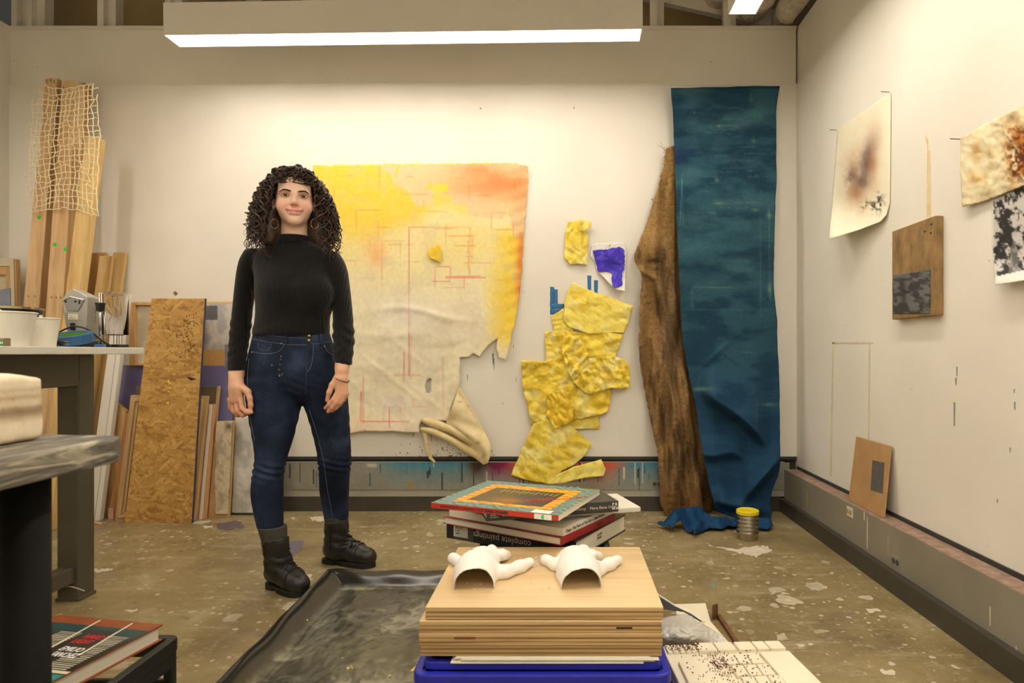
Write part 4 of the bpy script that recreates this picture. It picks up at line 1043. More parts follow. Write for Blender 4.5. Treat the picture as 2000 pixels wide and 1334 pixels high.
# little board on the ledge
def rr2(px, py, X): Y = X*F/(px-VX); return Vector((X, Y, CH-(py-VY)*Y/F))
a = [rr2(1672, 853, 1.372), rr2(1740, 872, 1.372), rr2(1726, 1013, 1.325), rr2(1657, 985, 1.325)]
zt = (a[0].z+a[1].z)/2
a[0].z = a[1].z = zt; a[2].z = a[3].z = zr+0.0025
nn = Vector((0.006, 0, 0.001))
t = thing('hardboard_offcut', 'small brown hardboard piece leaning on the ledge with a grey rectangle glued on', 'hardboard', (1.33, (a[2].y+a[3].y)/2, zr+0.002))
MB().hexa(a, [q+nn for q in a]).build('board', mat('hardboard', (176, 138, 92), 0.7, 0.12, 12, 0.1, 60), t, bevel=0.001)
def bl(u, v): return (a[0]*(1-u)+a[1]*u)*(1-v)+(a[3]*(1-u)+a[2]*u)*v
q = [bl(.56, .27), bl(.88, .25), bl(.92, .68), bl(.60, .70)]
MB().hexa([p-Vector((0.0012, 0, 0)) for p in q], [p-Vector((0.0002, 0, 0)) for p in q]).build('grey_rectangle', mat('grey_card', (92, 88, 86), 0.6, 0.15, 30), t)

# ------------------------------------------------------------------ timber and boards leaning on the back wall
GR = 'timber leaning in the left corner'
def beam(quad, m, label, name='timber_post', Ytop=3.72, depth=0.085, cat='timber', dots=(), screws=(), Ybot=None):
    t = thing(name, label, cat, tuple(FL((quad[2][0]+quad[3][0])/2, min(quad[2][1], quad[3][1]))), GR)
    o, fr, n = lean('post_body', quad, m, thick=depth, parent=t, Ytop=Ytop, bevel=0.003, Ybot=Ybot)
    def at(u, v): return (fr[0]*(1-u)+fr[1]*u)*(1-v)+(fr[3]*(1-u)+fr[2]*u)*v
    nd = Vector((0, -1, 0))
    for (u, v) in dots:
        p = at(u, v); MB().lathe([(0.011, -0.001), (0.011, 0.0005)], tuple(p), 16, axis='y').build('green_sticker', mat('green_dot', (60, 200, 60), 0.6), t)
    for (u, v) in screws:
        p = at(u, v); MB().tube([p, p+nd*0.02+Vector((0.012, 0, 0.006))], 0.0016, 6).build('screw', mat('screw_dark', (70, 56, 44), 0.5, metal=0.5), t)
    return t
beam([(88, 153), (112, 152), (42, 1012), (4, 1012)], PINE, 'tallest pine post, leftmost under the netting', Ytop=3.62, Ybot=3.50, dots=((.5, .32),), screws=((.2, .01), (.5, .008), (.8, .012), (.3, .5), (.7, .5)))
beam([(120, 157), (150, 158), (96, 1010), (60, 1010)], PINE, 'wide pine post beside the leftmost one, two green stickers', Ytop=3.60, Ybot=3.40, depth=0.07, dots=((.28, .38), (.95, .39)), screws=((.3, .5), (.6, .5), (.85, .5), (.2, .02)))
beam([(146, 160), (167, 162), (112, 1004), (90, 1004)], wood('pine_dark', (196, 150, 96), (150, 106, 62), 'z'), 'darker pine post set back behind the netting', Ytop=3.68, Ybot=3.48, depth=0.05)
beam([(166, 266), (192, 268), (96, 1008), (70, 1006)], PINE2, 'shorter yellowish pine post tilting under the edge of the netting', Ytop=3.53, Ybot=3.33, depth=0.06)
beam([(177, 494), (206, 493), (128, 1004), (99, 1004)], wood('pine_tan', (206, 158, 96), (164, 118, 66), 'z'), 'short tan plank behind the silver mixer, set furthest back', 'timber_plank', 3.77, 0.02, Ybot=3.655)
beam([(194, 500), (220, 500), (152, 1002), (124, 1004)], PINE2, 'short yellow plank behind the silver mixer, middle of three', 'timber_plank', 3.735, 0.02, Ybot=3.61)
beam([(221, 493), (246, 493), (178, 1000), (152, 1000)], PINE2, 'short plank with two dark nail holes above the whisks', 'timber_plank', 3.77, 0.02, Ybot=3.65)
c = P(231, 503, 3.735)
beam([(-14, 930), (26, 930), (8, 1020), (-40, 1020)], PINE, 'sawn pine offcut beside the table at the picture edge', 'timber_offcut', 3.42, 0.04, Ybot=3.42)
# netting draped over the posts
t = thing('netting', 'ragged open-weave string net draped over the tallest pine posts', 'netting', tuple(P(128, 415, 3.58)))
r_ = np.random.default_rng(3)
NETM = mat('string', (240, 226, 190), 0.9, 0.1, 60)
nx_, ny_ = 15, 22
gx = np.zeros((nx_, ny_)); gy = np.zeros((nx_, ny_))
for i in range(nx_):
    for j in range(ny_):
        v = j/(ny_-1); u = i/(nx_-1)
        L_ = np.interp(v, [0, .3, .5, .8, 1], [66, 62, 60, 58, 60]); R_ = np.interp(v, [0, .2, .4, .6, 1], [190, 192, 193, 190, 193])
        gx[i, j] = L_+(R_-L_)*u+r_.normal(0, 1.6)+4*math.sin(v*9+u*3)*0.6; gy[i, j] = 166+v*246+6*math.sin(u*4+v*3)+r_.normal(0, 1.8)+8*v*(abs(u-.5))
dep = lambda x, y: np.interp(x, [55, 82, 90, 118, 122, 150, 160, 168, 194, 204], [3.61, 3.60, 3.585, 3.58, 3.57, 3.555, 3.475, 3.45, 3.45, 3.51])-0.00026*np.clip(y-160, 0, 300)
mb = MB()
for i in range(nx_):
    jj = np.arange(ny_) if i not in (0, nx_-1) else np.arange(2, ny_)
    x, y = gx[i, jj], gy[i, jj]; k = np.linspace(0, len(jj)-1, len(jj)*2); x = np.interp(k, np.arange(len(jj)), x)+r_.normal(0, .5, len(k)); y = np.interp(k, np.arange(len(jj)), y)
    mb.tube([tuple(P(a, b, float(dep(a, b)))) for a, b in zip(x, y)], 0.0027, 5)
for j in range(ny_):
    ii = np.arange(nx_) if r_.random() < 0.8 else np.arange(1, nx_-1)
    x, y = gx[ii, j], gy[ii, j]; k = np.linspace(0, len(ii)-1, len(ii)*2); x = np.interp(k, np.arange(len(ii)), x); y = np.interp(k, np.arange(len(ii)), y)+r_.normal(0, .6, len(k))
    mb.tube([tuple(P(a, b, float(dep(a, b)))) for a, b in zip(x, y)], 0.0027, 5)
for _ in range(22):
    s = r_.integers(0, 4); x, y = (gx[0, r_.integers(0, ny_)], r_.uniform(170, 410)) if s < 2 else (gx[-1, 5], r_.uniform(170, 410))
    d = (-1 if s < 2 else 1); n = 6; xx = x+d*np.linspace(0, r_.uniform(4, 20), n)+r_.normal(0, 1, n); yy = y+np.cumsum(r_.normal(0, 2.5, n))
    mb.tube([tuple(P(a, b, 3.63)) for a, b in zip(xx, yy)], 0.0014, 4)
mb.build('strings', NETM, t, smooth=True, fix=False)

# long white trim board (box section)
t = thing('white_board', 'long white painted board leaning behind the table leg', 'board', tuple(FL(180, 1006)))
o, fr, n = lean('board_body', [(226, 573), (250, 574), (194, 1007), (165, 1007)], WHITE, thick=0.035, parent=t, Ytop=3.60, Ybot=3.555)
g = [fr[0]*.35+fr[1]*.65, fr[0]*.32+fr[1]*.68, fr[3]*.32+fr[2]*.68, fr[3]*.35+fr[2]*.65]
MB().hexa([p+Vector((0, -0.0008, 0)) for p in g], [p+Vector((0, 0.0002, 0)) for p in g]).build('groove', mat('groove_grey', (150, 144, 130), 0.8), t)

def stretcher(quad, bars, m, label, name, cat, thick=0.02, Ytop=3.74, panel=None, panel_off=0.4, group=None, moulded=False):
    """frame of four mitred bars, with an optional panel between them"""
    t = thing(name, label, cat, tuple(FL((quad[2][0]+quad[3][0])/2, min(1003, quad[2][1]))), group)
    tl, tr, br, bl = quad
    yb = min(3.70, FL(br[0], br[1]).y)
    yt = Ytop
    c = [P(tl[0], tl[1], yt), P(tr[0], tr[1], yt), P(br[0], br[1], yb), P(bl[0], bl[1], yb)]
    if br[1] > 990:
        c[2].z = c[3].z = 0.0
    cen = sum(c, Vector())/4
    top, rt, bt, lf = bars
    def inset():
        w = (c[1]-c[0]).length; h = (c[3]-c[0]).length
        U = (c[1]-c[0]).normalized(); V = (c[3]-c[0]).normalized()
        return [c[0]+U*lf+V*top, c[1]-U*rt+V*top, c[2]-U*rt-V*bt, c[3]+U*lf-V*bt]
    ins = inset(); n = Vector((0, thick, 0))
    for nm, (a, b, d, e) in (('top_bar', (c[0], c[1], ins[1], ins[0])), ('side_bar', (c[1], c[2], ins[2], ins[1])), ('bottom_bar', (c[2], c[3], ins[3], ins[2])), ('side_bar', (c[3], c[0], ins[0], ins[3]))):
        MB().hexa([a, b, d, e], [p+n for p in (a, b, d, e)]).build(nm, m, t, bevel=0.002)
        if moulded:
            q = [a*.7+e*.3, b*.7+d*.3, b*.25+d*.75, a*.25+e*.75]
            MB().hexa([p+Vector((0, -0.010, 0)) for p in (q[0]*.8+q[3]*.2, q[1]*.8+q[2]*.2, q[1]*.2+q[2]*.8, q[0]*.2+q[3]*.8)], q).build('moulding', m, t, bevel=0.002)
    if panel is not None:
        o = n*panel_off
        MB().hexa([p+o for p in ins], [p+o+Vector((0, 0.003, 0)) for p in ins]).build('panel', panel, t)
    return t, c
LINEN = mat('raw_linen', (206, 194, 168), 0.9, 0.06, 20, 0.3, 300)
PINEX = wood('pine_bar', (214, 176, 122), (182, 136, 84), 'z', sc=1.3)
# stretched canvas seen from behind, far left
t, c = stretcher([(-60, 506), (31, 506), (38, 1003), (-60, 1003)], (.09, .06, .05, .05), PINEX, 'canvas leaning face to the wall by the left corner, its back frame showing', 'stretched_canvas', 'canvas', 0.03, 3.66, LINEN, 0.6)
MB().hexa([P(-60, 504, 3.655), P(27, 504, 3.655), P(26, 520, 3.655), P(-60, 520, 3.655)], [P(-60, 504, 3.69), P(27, 504, 3.69), P(26, 520, 3.66), P(-60, 520, 3.66)]).build('folded_canvas_edge', LINEN, t, bevel=0.004)
MB().hexa([P(19, 518, 3.655), P(27, 505, 3.655), P(38, 985, 3.675), P(29, 985, 3.675)], [P(19, 518, 3.66), P(28, 505, 3.69), P(39, 985, 3.70), P(29, 985, 3.68)]).build('folded_canvas_edge', LINEN, t, bevel=0.004)
o, _, _ = lean('blue_board', [(-40, 575), (18, 562), (19, 698.5), (-40, 698.5)], mat('grey_blue_board', (118, 122, 136), 0.6), 'flat grey-blue board behind the paper cups', 'board', thick=0.012, Ytop=3.35, Ybot=3.30)
# the same board stands on the table's far side: support it on a floor-standing crate
o, _, _ = lean('storage_box', [(-60, 700), (-16, 700), (-30, 1040), (-80, 1040)], mat('kraft', (150, 120, 82), 0.8, 0.06, 10), 'brown storage box behind the table, below the grey-blue board', 'box', thick=0.075, Ytop=3.29, Ybot=None)

# stretched canvas, bare back, behind the strand board
t, c = stretcher([(252, 590), (385, 590), (385, 714), (252, 714)], (.018, .03, .014, .035), PINEX, 'bare-backed stretched canvas between the white board and the strand board', 'stretched_canvas', 'canvas', 0.03, 3.755, LINEN, 0.7)
o, fr, n = lean('collage_panel', [(394, 588), (470, 588), (470, 716), (394, 716)], PAINT, thick=0.012, Ytop=3.775, Ybot=3.76)
bpy.data.objects.remove(o)
t = thing('collage_panel', 'pale panel with grey painted patches beside the woman’s sleeve'.replace('’s', "'s"), 'panel', tuple(P(432, 716, 3.76)))
def cg_col(x, y):
    n = fbm(x/14, y/22, 4, 3); c = mixc(np.tile((214., 208., 200.), (len(x), 1)), (186, 184, 184), sstep(.4, .65, n))
    c = mixc(c, (104, 104, 106), ((x < 425)*(y > 596)*(y < 626))*1.0*(0.75+0.4*n)); c = mixc(c, (122, 120, 120), gs(x, y, 398, 660, 8, 40)*0.8)
    c = mixc(c, (206, 162, 96), ((x < 440)*(y > 683))*0.95); c = mixc(c, (120, 120, 124), ((x >= 440)*(x < 446)*(y > 672))*0.8)
    return mixc(c, (222, 190, 140), (y < 593)*0.9)
MB().hexa([P(394, 588, 3.775), P(472, 588, 3.775), P(472, 716, 3.76), P(394, 716, 3.76)], [P(394, 588, 3.79), P(472, 588, 3.79), P(472, 716, 3.775), P(394, 716, 3.775)]).build('board', PINEX, t)
sheet('painted_face', [(394, 588), (472, 588), (472, 716), (394, 716)], 2, BWm(3.759), PAINT, t, lambda x, y: -0.0155*(716-y)/128, cg_col, thick=0.0005)
# purple panel
VIO = mat('violet_panel', (116, 112, 156), 0.6, 0.14, 5)
o, fr, n = lean('violet_panel', [(234, 713), (456, 714), (446, 1002), (214, 1002)], VIO, 'wide lavender-blue painted panel behind the strand board', 'panel', thick=0.012, Ytop=3.735)
# the pale canvases above stand on the violet panel's top edge level: a low ledge carries them
o = MB().box((P(250, 714, 3.76).x, 3.752, 0), (P(470, 714, 3.76).x, 3.765, P(400, 716, 3.76).z-0.001)).build('backing_board', mat('backing', (150, 130, 100), 0.8), None)
tag(o, 'brown backing board hidden behind the lavender panel', 'board')
# narrow planks at the left of the strand board
PEACH = wood('peach_wood', (222, 176, 128), (190, 138, 92), 'z')
o, fr, n = lean('timber_plank', [(223, 783), (246, 804), (222, 1006), (200, 1006)], PINEX, 'narrow plank with a slanted top beside the long white board', 'timber', thick=0.03, Ytop=3.625, Ybot=3.625)
t = thing('timber_lath', 'reddish lath with a pink-painted foot beside the strand board frame', 'timber', tuple(FL(219, 1010)))
lean('lath_body', [(246, 806), (252, 806), (228, 1010), (210, 1010)], wood('reddish', (186, 132, 86), (146, 96, 58), 'z'), thick=0.02, parent=t, Ytop=3.60, Ybot=3.602)
p0, p1 = P(212, 1010, 3.60), P(222, 1010, 3.60)
MB().box((p0.x, 3.597, 0), (p1.x, 3.6015, 0.06)).build('pink_foot', mat('pinkish', (206, 160, 140), 0.7), t)
# moulded frame, second frame, grey panel, wrinkled canvas, silver sheet
t, c = stretcher([(255, 772), (404, 774), (379, 1018), (224, 1018)], (.05, .05, .05, .05), wood('frame_wood', (206, 172, 122), (172, 136, 88), 'z', sc=1.5), 'empty moulded wooden frame standing behind the strand board', 'picture_frame', 'frame', 0.03, 3.60, moulded=True)
t, c = stretcher([(300, 790), (419, 790), (399, 1014), (280, 1014)], (.03, .045, .03, .03), PEACH, 'frame with a white and peach edge right of the strand board', 'picture_frame', 'frame', 0.03, 3.65)
a = [c[1], c[2]]; MB().hexa([a[0]+Vector((-0.012, -0.003, 0)), a[0]+Vector((-0.028, -0.003, 0)), a[1]+Vector((-0.028, -0.003, 0)), a[1]+Vector((-0.012, -0.003, 0))], [a[0]+Vector((-0.012, 0.0, 0)), a[0]+Vector((-0.028, 0.0, 0)), a[1]+Vector((-0.028, 0.0, 0)), a[1]+Vector((-0.012, 0, 0))]).build('white_edge', WHITE, t)
t = thing('hardboard_sheet', 'grey-brown hardboard with a pale wooden edge rising above the two frames', 'hardboard', tuple(FL(340, 1008)))
lean('board', [(266, 753), (428, 755), (404, 1004), (250, 1004)], mat('grey_brown', (112, 98, 78), 0.7, 0.15, 8), thick=0.012, parent=t, Ytop=3.70, Ybot=3.665)
lean('pale_edge', [(424, 754), (429, 754), (405, 1004), (400, 1004)], PINEX, thick=0.015, parent=t, Ytop=3.698, Ybot=3.663)
t = thing('wrinkled_canvas', 'small stretched canvas with wrinkled beige cloth standing by the silvery sheet', 'canvas', tuple(FL(425, 1004)))
lean('stretcher_side', [(422, 823), (456, 822), (447, 1006), (406, 1006)], PINEX, thick=0.02, parent=t, Ytop=3.665, Ybot=3.625)
sheet('cloth', rough_poly([(423, 824), (454, 823), (446, 1004), (420, 1004), (419, 930), (421, 840)], 9, .5, 3), 2, BWm(3.624), painted('wrinkled_cloth', .9, .3), t, lambda x, y: 0.001+0.04*0.0-0.039*(1004-y)/182+0.006+0.01*crumple(x, y, 24, 6, 2), lambda x, y: mixc(mixc(np.tile((204., 188., 158.), (len(x), 1)), (170, 156, 130), sstep(.45, .7, fbm(x/10, y/14, 4, 2))), (70, 66, 60), gs(x, y, 447, 832, 6, 6)*.7), thick=.001)
o = sheet('silver_sheet', [(459, 815), (500, 812), (548, 818), (548, 1002), (452, 1002)], 2.4, BWm(3.715), painted('silver_foam', 0.35, 0.1, 60, 0.03, 20, 0.6), None, lambda x, y: 0.04*(y-812)/190+0.008*fbm(x/18, y/22, 3, 4)+0.006*np.sin(y/22+x/30)+0.006*crumple(x, y, 40, 4, 4), lambda x, y: mixc(np.tile((206., 202., 194.), (len(x), 1)), (172, 168, 160), sstep(.45, .75, fbm(x/24, y/30, 4, 3))), thick=0.004)
tag(o, 'dented silvery-white foam sheet leaning behind the woman, by the wrinkled canvas', 'foam sheet')
# strand board
def osb_mat():
    m, nt, b = new_mat('strand_board')
    co = coords(nt); cur = None
    for i, (rot, sc) in enumerate((((0, 0.5, 0), (70, 10, 14)), ((0, -0.8, 0), (62, 10, 13)), ((0, 1.45, 0), (64, 10, 16)))):
        n = N(nt, 'ShaderNodeTexVoronoi'); n.inputs['Scale'].default_value = 1.0
        mp2 = N(nt, 'ShaderNodeMapping'); mp2.inputs['Scale'].default_value = sc; nt.links.new(coords(nt, (1, 1, 1), rot), mp2.inputs[0]); nt.links.new(mp2.outputs[0], n.inputs['Vector'])
        s = N(nt, 'ShaderNodeSeparateColor'); nt.links.new(n.outputs['Color'], s.inputs[0])
        if cur is None: cur = s.outputs[0]
        else:
            g = N(nt, 'ShaderNodeMath', operation='GREATER_THAN'); nt.links.new(s.outputs[1], g.inputs[0]); g.inputs[1].default_value = 0.55
            mx = N(nt, 'ShaderNodeMix', data_type='FLOAT'); nt.links.new(g.outputs[0], mx.inputs[0]); nt.links.new(cur, mx.inputs[2]); nt.links.new(s.outputs[0], mx.inputs[3]); cur = mx.outputs[0]
    ad = N(nt, 'ShaderNodeMath', operation='ADD'); nt.links.new(cur, ad.inputs[0])
    n2 = N(nt, 'ShaderNodeMath', operation='MULTIPLY_ADD'); nt.links.new(gnoise(nt, coords(nt, (1, 1, 1)), 70, 6, .7), n2.inputs[0]); n2.inputs[1].default_value = 1.3; n2.inputs[2].default_value = -.65
    nt.links.new(n2.outputs[0], ad.inputs[1])
    r = ramp(nt, [(0.0, tuple(lin((156, 112, 50)))), (0.3, tuple(lin((182, 138, 68)))), (0.7, tuple(lin((192, 148, 78)))), (1.0, tuple(lin((206, 164, 98))))])
    nt.links.new(ad.outputs[0], r.inputs[0]); nt.links.new(r.outputs[0], b.inputs['Base Color'])
    b.inputs['Roughness'].default_value = 0.65; bump(nt, b, ad.outputs[0], 0.25, 0.002)
    return m
t = thing('strand_board', 'tall strand board with dark specks and yellow paint crumbs, propped in front of the frames', 'board', tuple(FL(310, 1021)))
quad = [(296, 583), (400, 583), (374, 1022), (243, 1021)]
o, fr, n = lean('board_body', quad, osb_mat(), thick=0.012, parent=t, Ytop=3.60)
e = [fr[1], fr[1]+Vector((0.004, 0, 0)), fr[2]+Vector((0.004, 0, 0)), fr[2]]
MB().hexa([p+Vector((0, 0.001, 0)) for p in e], [p+Vector((0, 0.012, 0)) for p in e]).build('painted_edge', mat('navy_edge', (44, 48, 84), 0.6), t)
def on_osb(x, y):
    v = (y-583)/(1021-583); xl = 296+(243-296)*v; xr = 400+(374-400)*v; u = (x-xl)/(xr-xl)
    # perspective-correct enough at this size
    k = np.clip(v, 0, 1)*3.51/ (3.51*np.clip(v, 0, 1)+3.63*(1-np.clip(v, 0, 1)))*1.0
    return (fr[0]*(1-u)+fr[1]*u)*(1-v)+(fr[3]*(1-u)+fr[2]*u)*v
mb = MB(); r_ = np.random.default_rng(9)
for _ in range(130):
    x = r_.normal(362, 17); y = r_.normal(655, 24)
    if not (318 < x < 394): continue
    p = on_osb(x, y)+Vector((0, -0.0006, 0)); s = r_.uniform(.0015, .004)
    mb.add([p+Vector((-s, 0, 0)), p+Vector((0, 0, -s*1.4)), p+Vector((s, 0, 0)), p+Vector((0, 0, s*1.4))], [(0, 1, 2, 3)])
mb.build('dark_specks', mat('speck_dark', (52, 42, 36), .8), t, fix=False)['kind'] = 'stuff'
YC = mat('yellow_crumb', (232, 202, 60), 0.6, .1)
for (x, y, s) in ((333, 712, 4), (330, 728, 3), (329, 747, 5), (332, 752, 4), (333, 760, 5), (329, 768, 3), (361, 762, 3), (328, 789, 4), (342, 698, 2), (352, 690, 2), (366, 693, 2), (340, 734, 2), (312, 784, 1.6)):
    p = on_osb(x, y); k = s*.0028*.7; q = []
    for a_ in np.linspace(0, 6.28, 7)[:-1]:
        w = k*random.uniform(.5, 1.2); q.append(p+Vector((w*math.cos(a_), -0.001, w*math.sin(a_))))
    MB().prism(q, (0, -0.003, 0)).build('paint_crumb', YC, t)
MB().prism([on_osb(364, 738)+Vector((0, -.001, 0)), on_osb(372, 745)+Vector((0, -.001, 0)), on_osb(385, 743)+Vector((0, -.001, 0)), on_osb(374, 740)+Vector((0, -.001, 0))], (0, -0.001, 0)).build('dark_gouge', mat('gouge', (66, 40, 28), .9), t)
# wood chip on the floor
o = MB().prism([FL(176, 1021, .001), FL(182, 1020, .001), FL(201, 1023, .001), FL(198, 1026, .001)], (0, 0, .006)).build('wood_chip', PINE2)
tag(o, 'thin pale wood chip on the floor below the white board', 'wood chip')

# ------------------------------------------------------------------ work table
TGREY = mat('table_steel', (80, 74, 60), 0.5, 0.1, 8, 0.05, 60)
TZ = 0.952
t = thing('work_table', 'tall work table with a white top and dark grey-green metal frame', 'table', (-2.0, 2.0, 0))
MB().box((-2.9, 0.95, TZ-0.026), (-1.65, 2.52, TZ)).build('table_top', mat('table_white', (224, 220, 210), 0.55, 0.05, 20), t, bevel=0.003)
XA = -1.857+0.0415
MB().box((XA-0.03, 1.1, TZ-0.145), (XA, 2.40, TZ-0.0265)).build('apron', TGREY, t, bevel=0.004)
MB().box((-2.75, 2.37, TZ-0.145), (XA-0.031, 2.40, TZ-0.0265)).build('apron', TGREY, t, bevel=0.004)
for (x, y) in ((-1.857, 2.44), (-2.70, 2.44), (-1.857, 1.15), (-2.70, 1.15)):
    a = MB().box((x-0.0415, y-0.0415, 0.004), (x+0.0415, y+0.0415, TZ-0.0265)).build('leg', TGREY, t, bevel=0.006)
    MB().box((x-0.045, y-0.045, 0), (x+0.045, y+0.045, 0.012)).build('foot_plate', TGREY, a, bevel=0.002)
MB().box((-1.885, 1.19, 0.07), (-1.83, 2.40, 0.13)).build('stretcher', TGREY, t, bevel=0.004)
MB().box((-2.70, 1.75, 0.07), (-1.885, 1.81, 0.13)).build('stretcher', TGREY, t, bevel=0.004)
# wire tied round the leg
s = np.linspace(0, 1, 14)
pts = [tuple(P(97+68*a, 1160-14*math.sin(a*3.1)-22*a*a+12*(a > .3)*(a-.3)*2, 2.385)) for a in s]
o = MB().tube(pts, 0.0022, 6).build('string_loop', mat('string_pale', (196, 180, 150), .8)); tag(o, 'thin pale string looped round the table leg near the floor', 'string')
# boards kept under the table
def slab(name, label, lo, hi, rz, m, cat='board', z=None):
    c = Vector(((lo[0]+hi[0])/2, (lo[1]+hi[1])/2, lo[2])); M = Matrix.Translation(c) @ Matrix.Rotation(rz, 4, 'Z') @ Matrix.Translation(-c)
    o = MB().box(lo, hi, M).build(name, m, bevel=0.002); return tag(o, label, cat)
slab('dark_board', 'dark board on the floor under the table', (-2.52, 1.90, 0.001), (-2.10, 2.32, 0.03), 0.15, mat('dark_board', (48, 46, 46), .6))
slab('grey_board', 'grey board lying on the dark board under the table', (-2.46, 1.92, 0.031), (-2.16, 2.26, 0.055), 0.3, mat('grey_board', (96, 92, 84), .7))
t = thing('scissors', 'scissors with yellow-green handles on the boards under the table', 'scissors', (-2.26, 2.2, 0.056))
ang = np.linspace(0, 2*math.pi, 18)
for s in (-1, 1): MB().tube([(-2.235+.022*math.cos(a), 2.17+s*.03+.016*math.sin(a), .063) for a in ang], 0.006, 8).build('handle', mat('lime', (190, 200, 40), .4), t, smooth=True)
MB().hexa([(-2.26, 2.18, .066), (-2.38, 2.2, .066), (-2.38, 2.2, .06), (-2.26, 2.165, .06)], [(-2.26, 2.19, .066), (-2.38, 2.205, .066), (-2.38, 2.205, .06), (-2.26, 2.19, .06)]).build('blade', STEEL, t)

# ------------------------------------------------------------------ things on the table
def onT(px, Y): return Vector(((px-VX)*Y/F, Y, TZ+.0005))
CUP = mat('paper_cup', (232, 226, 212), 0.6, 0.03, 12)
def cup(px, Y, rt, rb, h, label):
    c = onT(px, Y); t = thing('paper_cup', label, 'cup', tuple(c), 'paper cups on the table')
    MB().lathe([(0.0, 0.002), (rb*.96, 0.002), (rb, 0.0), (rt, h), (rt-.0015, h), (rb-.0015, .006), (0, .006)], tuple(c), 40).build('cup_wall', CUP, t, smooth=False)
    a = np.linspace(0, 2*math.pi, 40); MB().tube([(c.x+rt*math.cos(q), c.y+rt*math.sin(q), c.z+h) for q in a], 0.0026, 8).build('rolled_rim', CUP, t, smooth=True)
    return t, c
t, c = cup(8, 1.99, .081, .060, .1035, 'large white paper tub cut by the picture edge')
t, c = cup(82, 2.14, .0485, .0375, .093, 'smaller white paper cup holding plastic spatulas')
for k, (dx, dz, rz) in enumerate(((-.022, .118, .2), (-.008, .112, .35), (0.012, .104, 1.2))):
    M = Matrix.Translation(c+Vector((dx*.7, -.006+k*.008, .008))) @ Matrix.Rotation(-.08+k*.08, 4, 'Y')
    o = MB().box((-.006, -.001, 0), (.006, .001, dz-.015), M).build('plastic_spatula', mat('translucent_plastic', (226, 224, 218), .3), None, bevel=.0008)
    tag(o, ('pale plastic spatula in the paper cup, tallest', 'pale plastic spatula in the paper cup, middle one', 'short pale plastic spatula at the far rim of the paper cup')[k], 'spatula', 'spatulas in the paper cup')
# black-banded tin
c = onT(-5, 2.30); t = thing('round_tin', 'wide round tin with a shiny black band behind the paper tub', 'tin', tuple(c))
MB().lathe([(0.0, 0), (.128, 0), (.13, .002), (.13, .135), (.126, .14), (0, .14)], tuple(c), 56).build('band', mat('gloss_black', (20, 18, 16), .15, .1), t)
MB().lathe([(.131, .134), (.133, .136), (.133, .1415), (.128, .1425), (0, .142)], tuple(c), 56).build('lid_rim', mat('tin_gold', (196, 184, 150), .25, metal=.9), t)
EMB = mat('print_white', (236, 234, 228), .6)
ac = math.radians(-48); pc = Vector((c.x+.1305*math.cos(ac), c.y+.1305*math.sin(ac), c.z+.115)); tx = Vector((-math.sin(ac), math.cos(ac), 0))
MB().tube([pc+tx*(.012*math.cos(q))+Vector((0, 0, .014*math.sin(q))) for q in np.linspace(.7, 5.6, 16)], .002, 5).build('emblem_ring', EMB, t)
text('ha', .016, frame_M(pc+tx*-.003+Vector((0, 0, -.005)), tx, (0, 0, 1)), EMB, t, ext=.001)
# small green box
c = onT(-6, 1.90); t = thing('small_box', 'little box with a green printed side in front of the paper tub', 'box', tuple(c))
MB().box((c.x-.03, c.y-.012, c.z), (c.x+.031, c.y+.012, c.z+.0225)).build('carton', mat('brown_card', (150, 128, 104), .7), t, bevel=.001)
MB().box((c.x-.03, c.y-.0128, c.z+.001), (c.x+.0305, c.y-.0121, c.z+.0165)).build('green_label', mat('green_print', (26, 124, 70), .5), t)
text('ACCOOOU', .0105, frame_M((c.x-.026, c.y-.0131, c.z+.005), (1, 0, 0), (0, 0, 1)), EMB, t, bold=.0003)
# orange-handled knife between the cups
c = onT(55, 2.19)
t = thing('utility_knife', 'orange and black cutter standing between the two paper cups', 'knife', tuple(c))
MB().box((c.x-.004, c.y-.003, c.z), (c.x+.004, c.y+.003, c.z+.028)).build('grip', BLACKP, t, bevel=.001); MB().box((c.x-.0035, c.y-.0025, c.z+.028), (c.x+.0035, c.y+.0025, c.z+.060)).build('sleeve', mat('orange_plastic', (226, 140, 30), .4), t, bevel=.001)

# silver mixer
SILV = mat('silver_plastic', (172, 170, 164), 0.35, 0.06, 30, metal=0.35)
Ym = 2.42; zc = lambda y: CH-(y-VY)*Ym/F
xc = lambda x: (x-VX)*Ym/F
t = thing('hand_mixer', 'silver hand mixer standing on its tail with two beater holes', 'mixer', (xc(146), Ym, TZ))
fp = [(122.5, 582), (130, 571), (142.7, 563.5), (157, 570), (170.8, 579), (171, 600), (169.5, 630), (166, 655), (158, 664), (138, 664), (131, 650), (125, 620), (122.5, 598)]
front = [Vector((xc(x), Ym, zc(y))) for x, y in fp]
back = [Vector((xc(146+(x-146)*.9), Ym+.09, zc(620+(y-620)*.93)-.004)) for x, y in fp]
mid = [a*.55+b*.45+(Vector((0, 0, .004)) if y < 590 else Vector()) for (x, y), a, b in zip(fp, front, back)]
n = len(fp); mb = MB(); v = front+mid+back
f = [tuple(range(n)), tuple(range(2*n, 3*n))[::-1]]
for k in range(2):
    for i in range(n): j = (i+1) % n; f.append((k*n+i, (k+1)*n+i, (k+1)*n+j, k*n+j))
mb.add([tuple(p) for p in v], f).build('housing', SILV, t, bevel=.004)
rec = [(124, 587), (140.5, 579.5), (165.5, 586), (153.5, 608), (132, 607)]
MB().prism([Vector((xc(x), Ym-.0005, zc(y))) for x, y in rec], (0, -.0035, 0)).build('socket_plate', mat('silver_dark', (142, 141, 138), .4, metal=.3), t, bevel=.002)
lip = [(123.5, 587.5), (140.3, 580), (165.5, 586)]
